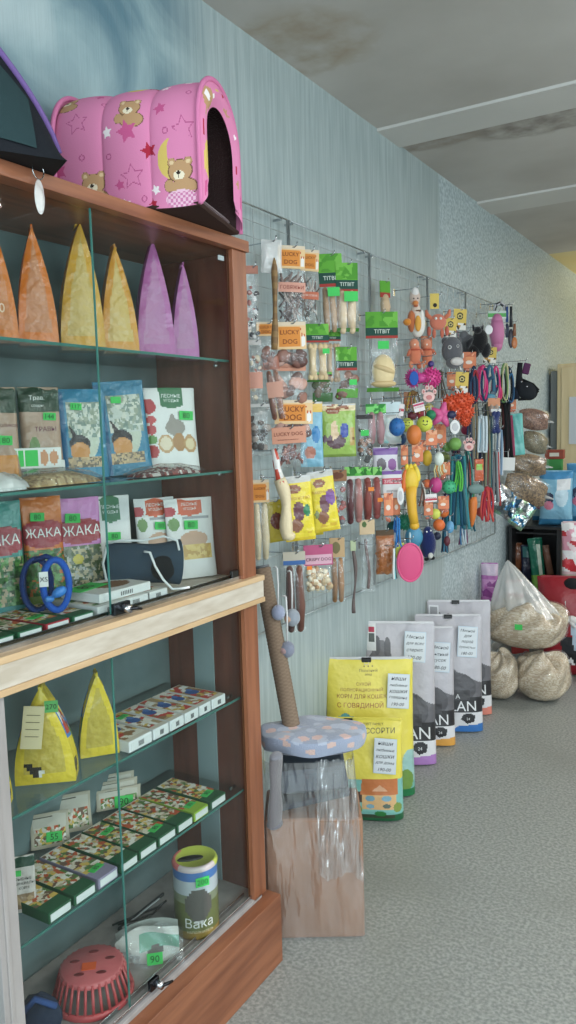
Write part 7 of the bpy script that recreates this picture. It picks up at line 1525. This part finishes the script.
fl('red_packet', 'narrow red and white packet with tied white top behind the pellet sacks', 'packet', None, 512, 566, 529, 640, 4.85, 'pouch', (206, 60, 60), [('r', 0, .84, 1, 1, (230, 226, 226)), ('n', 0, .2, 1, .7, [(206, 60, 60), (226, 200, 200), (190, 120, 130)], 16)], t=.08, roll=-5, zfix=.06)
fl('pink_packet', 'lilac pink packet with clear gathered top hanging on the wall behind the pellet sacks', 'packet', None, 481, 563, 498, 602, 4.75, 'pouch', (190, 110, 186), [('r', 0, .7, 1, 1, (206, 186, 210)), ('n', 0, 0, 1, .6, [(190, 110, 186), (206, 140, 200), (150, 70, 150)], 14)], t=.06)
fl('pink_packet', 'pink, red and white packet hanging right of the black rack at the photo edge', 'packet', None, 562, 522, 586, 592, 5.15, 'pouch', (226, 190, 196), [('n', 0, .3, 1, 1, [(214, 50, 60), (236, 210, 214), (226, 150, 170), (240, 236, 236)], 24), ('r', 0, 0, 1, .25, (190, 176, 160))], t=.08)
def redbag():
    r, w, h = fl('red_bag', 'big crimson bag with white bow and black-white patch at the right photo edge', 'bag', None, 540, 568, 606, 668, 4.72, 'pouch_soft', (160, 24, 38), [('p', [(.34, .18), (.30, .42), (.52, .46), (.62, .2)], (40, 44, 50)), ('p', [(.5, .3), (.44, .56), (.56, .58), (.66, .3)], (170, 190, 210)), ('n', .36, .14, .64, .26, [(230, 230, 230), (30, 32, 34)], 14)], t=.22, phi=15, zfix=.005)
    s = .012
    mb = MB()
    for q in (-1, 1):
        mb.ell((q*.035, -.12, h*.62), (.034, .018, .020), (226, 224, 222), rot=q*.4, n=14); mb.tube([(0, -.12, h*.62), (q*.03, -.125, h*.58), (q*.045, -.13, h*.54)], [.01, .012, .006], (222, 220, 220), 8)
    mb.ell((0, -.128, h*.62), .014, (230, 228, 226), n=12); o = mb.build('bow', 'cloth', r); o.location = (-w*.1, .0, 0)
    mb = MB(); mb.tube([(-w*.1, -.10, h*.64), (-w*.12, -.09, h*.78), (-w*.08, -.05, h*.92)], .006, (196, 190, 190), 6); mb.build('drawstring', 'rope', r)
    mb = MB(); mb.tube([(-w*.05, -.04, h*.97), (.01, -.06, h*.86)], [.012, .009], (230, 232, 234), 6); mb.ell((-w*.02, -.02, h*.93), (.06, .05, .04), (30, 30, 34), n=14); mb.build('gathered_top', 'cloth', r)
redbag()
# ================================================================== LIGHT
def area(name, loc, rot, sx, sy, pw, col):
    d = bpy.data.lights.new(name, 'AREA'); d.shape = 'RECTANGLE'; d.size = sx; d.size_y = sy; d.energy = pw; d.color = col
    o = bpy.data.objects.new(name, d); COL.objects.link(o); o.location = loc; o.rotation_euler = rot; return o
for i, (a, b) in enumerate(WIN):
    area('window_daylight', (RX+.19, (a+b)/2, (WZ0+WZ1)/2), (0, rad(90), 0), WZ1-WZ0-.1, b-a-.1, WPOW[i], (.86, .94, 1.0))
area('added_front_daylight', ((FW[0]+FW[1])/2, YF-.19, (FW[2]+FW[3])/2), (rad(90), 0, 0), FW[1]-FW[0]-.15, FW[3]-FW[2]-.15, FPOW, (.86, .94, 1.0))  # lamp of the added window, brightens the sides facing the camera
for i, y in enumerate((.2, 2.3, 6.15)):
    root = empty('ceiling_light', (1.15, y, CZ-.07)); tag(root, ('tube ceiling light nearest the entrance wall', 'tube ceiling light opposite the display cabinet', 'tube ceiling light opposite the wooden cupboard')[i], 'ceiling light')
    mb = MB(); mb.box((0, 0, .045), (.20, 1.25, .045), (225, 226, 226), 0, .006); mb.build('housing', 'plastic', root)
    mb = MB()
    for x in (-.05, .05): mb.tube([(x, -.58, 0), (x, .58, 0)], .013, (250, 250, 250), 12)
    mb.build('tube', 'tube_glow', root)
    area('tube_light', (1.15, y, CZ-.095), (0, 0, 0), .16, 1.2, TPOW*(2.2 if i == 2 else 1), (1.0, .97, .92))
area('far_room_light', (-.2, 7.7, CZ-.30), (PI, 0, 0), 1.6, .8, 14, (1.0, .92, .72))
w = bpy.data.worlds.new('sky'); SC.world = w; w.use_nodes = True; bgn = w.node_tree.nodes['Background']; bgn.inputs[0].default_value = (.62, .75, .9, 1); bgn.inputs[1].default_value = .6
vs = SC.view_settings; SC.display_settings.display_device = 'sRGB'; vs.view_transform = 'Standard'; vs.look = 'None'; vs.gamma = 1; vs.use_curve_mapping = False; vs.exposure = EXPO
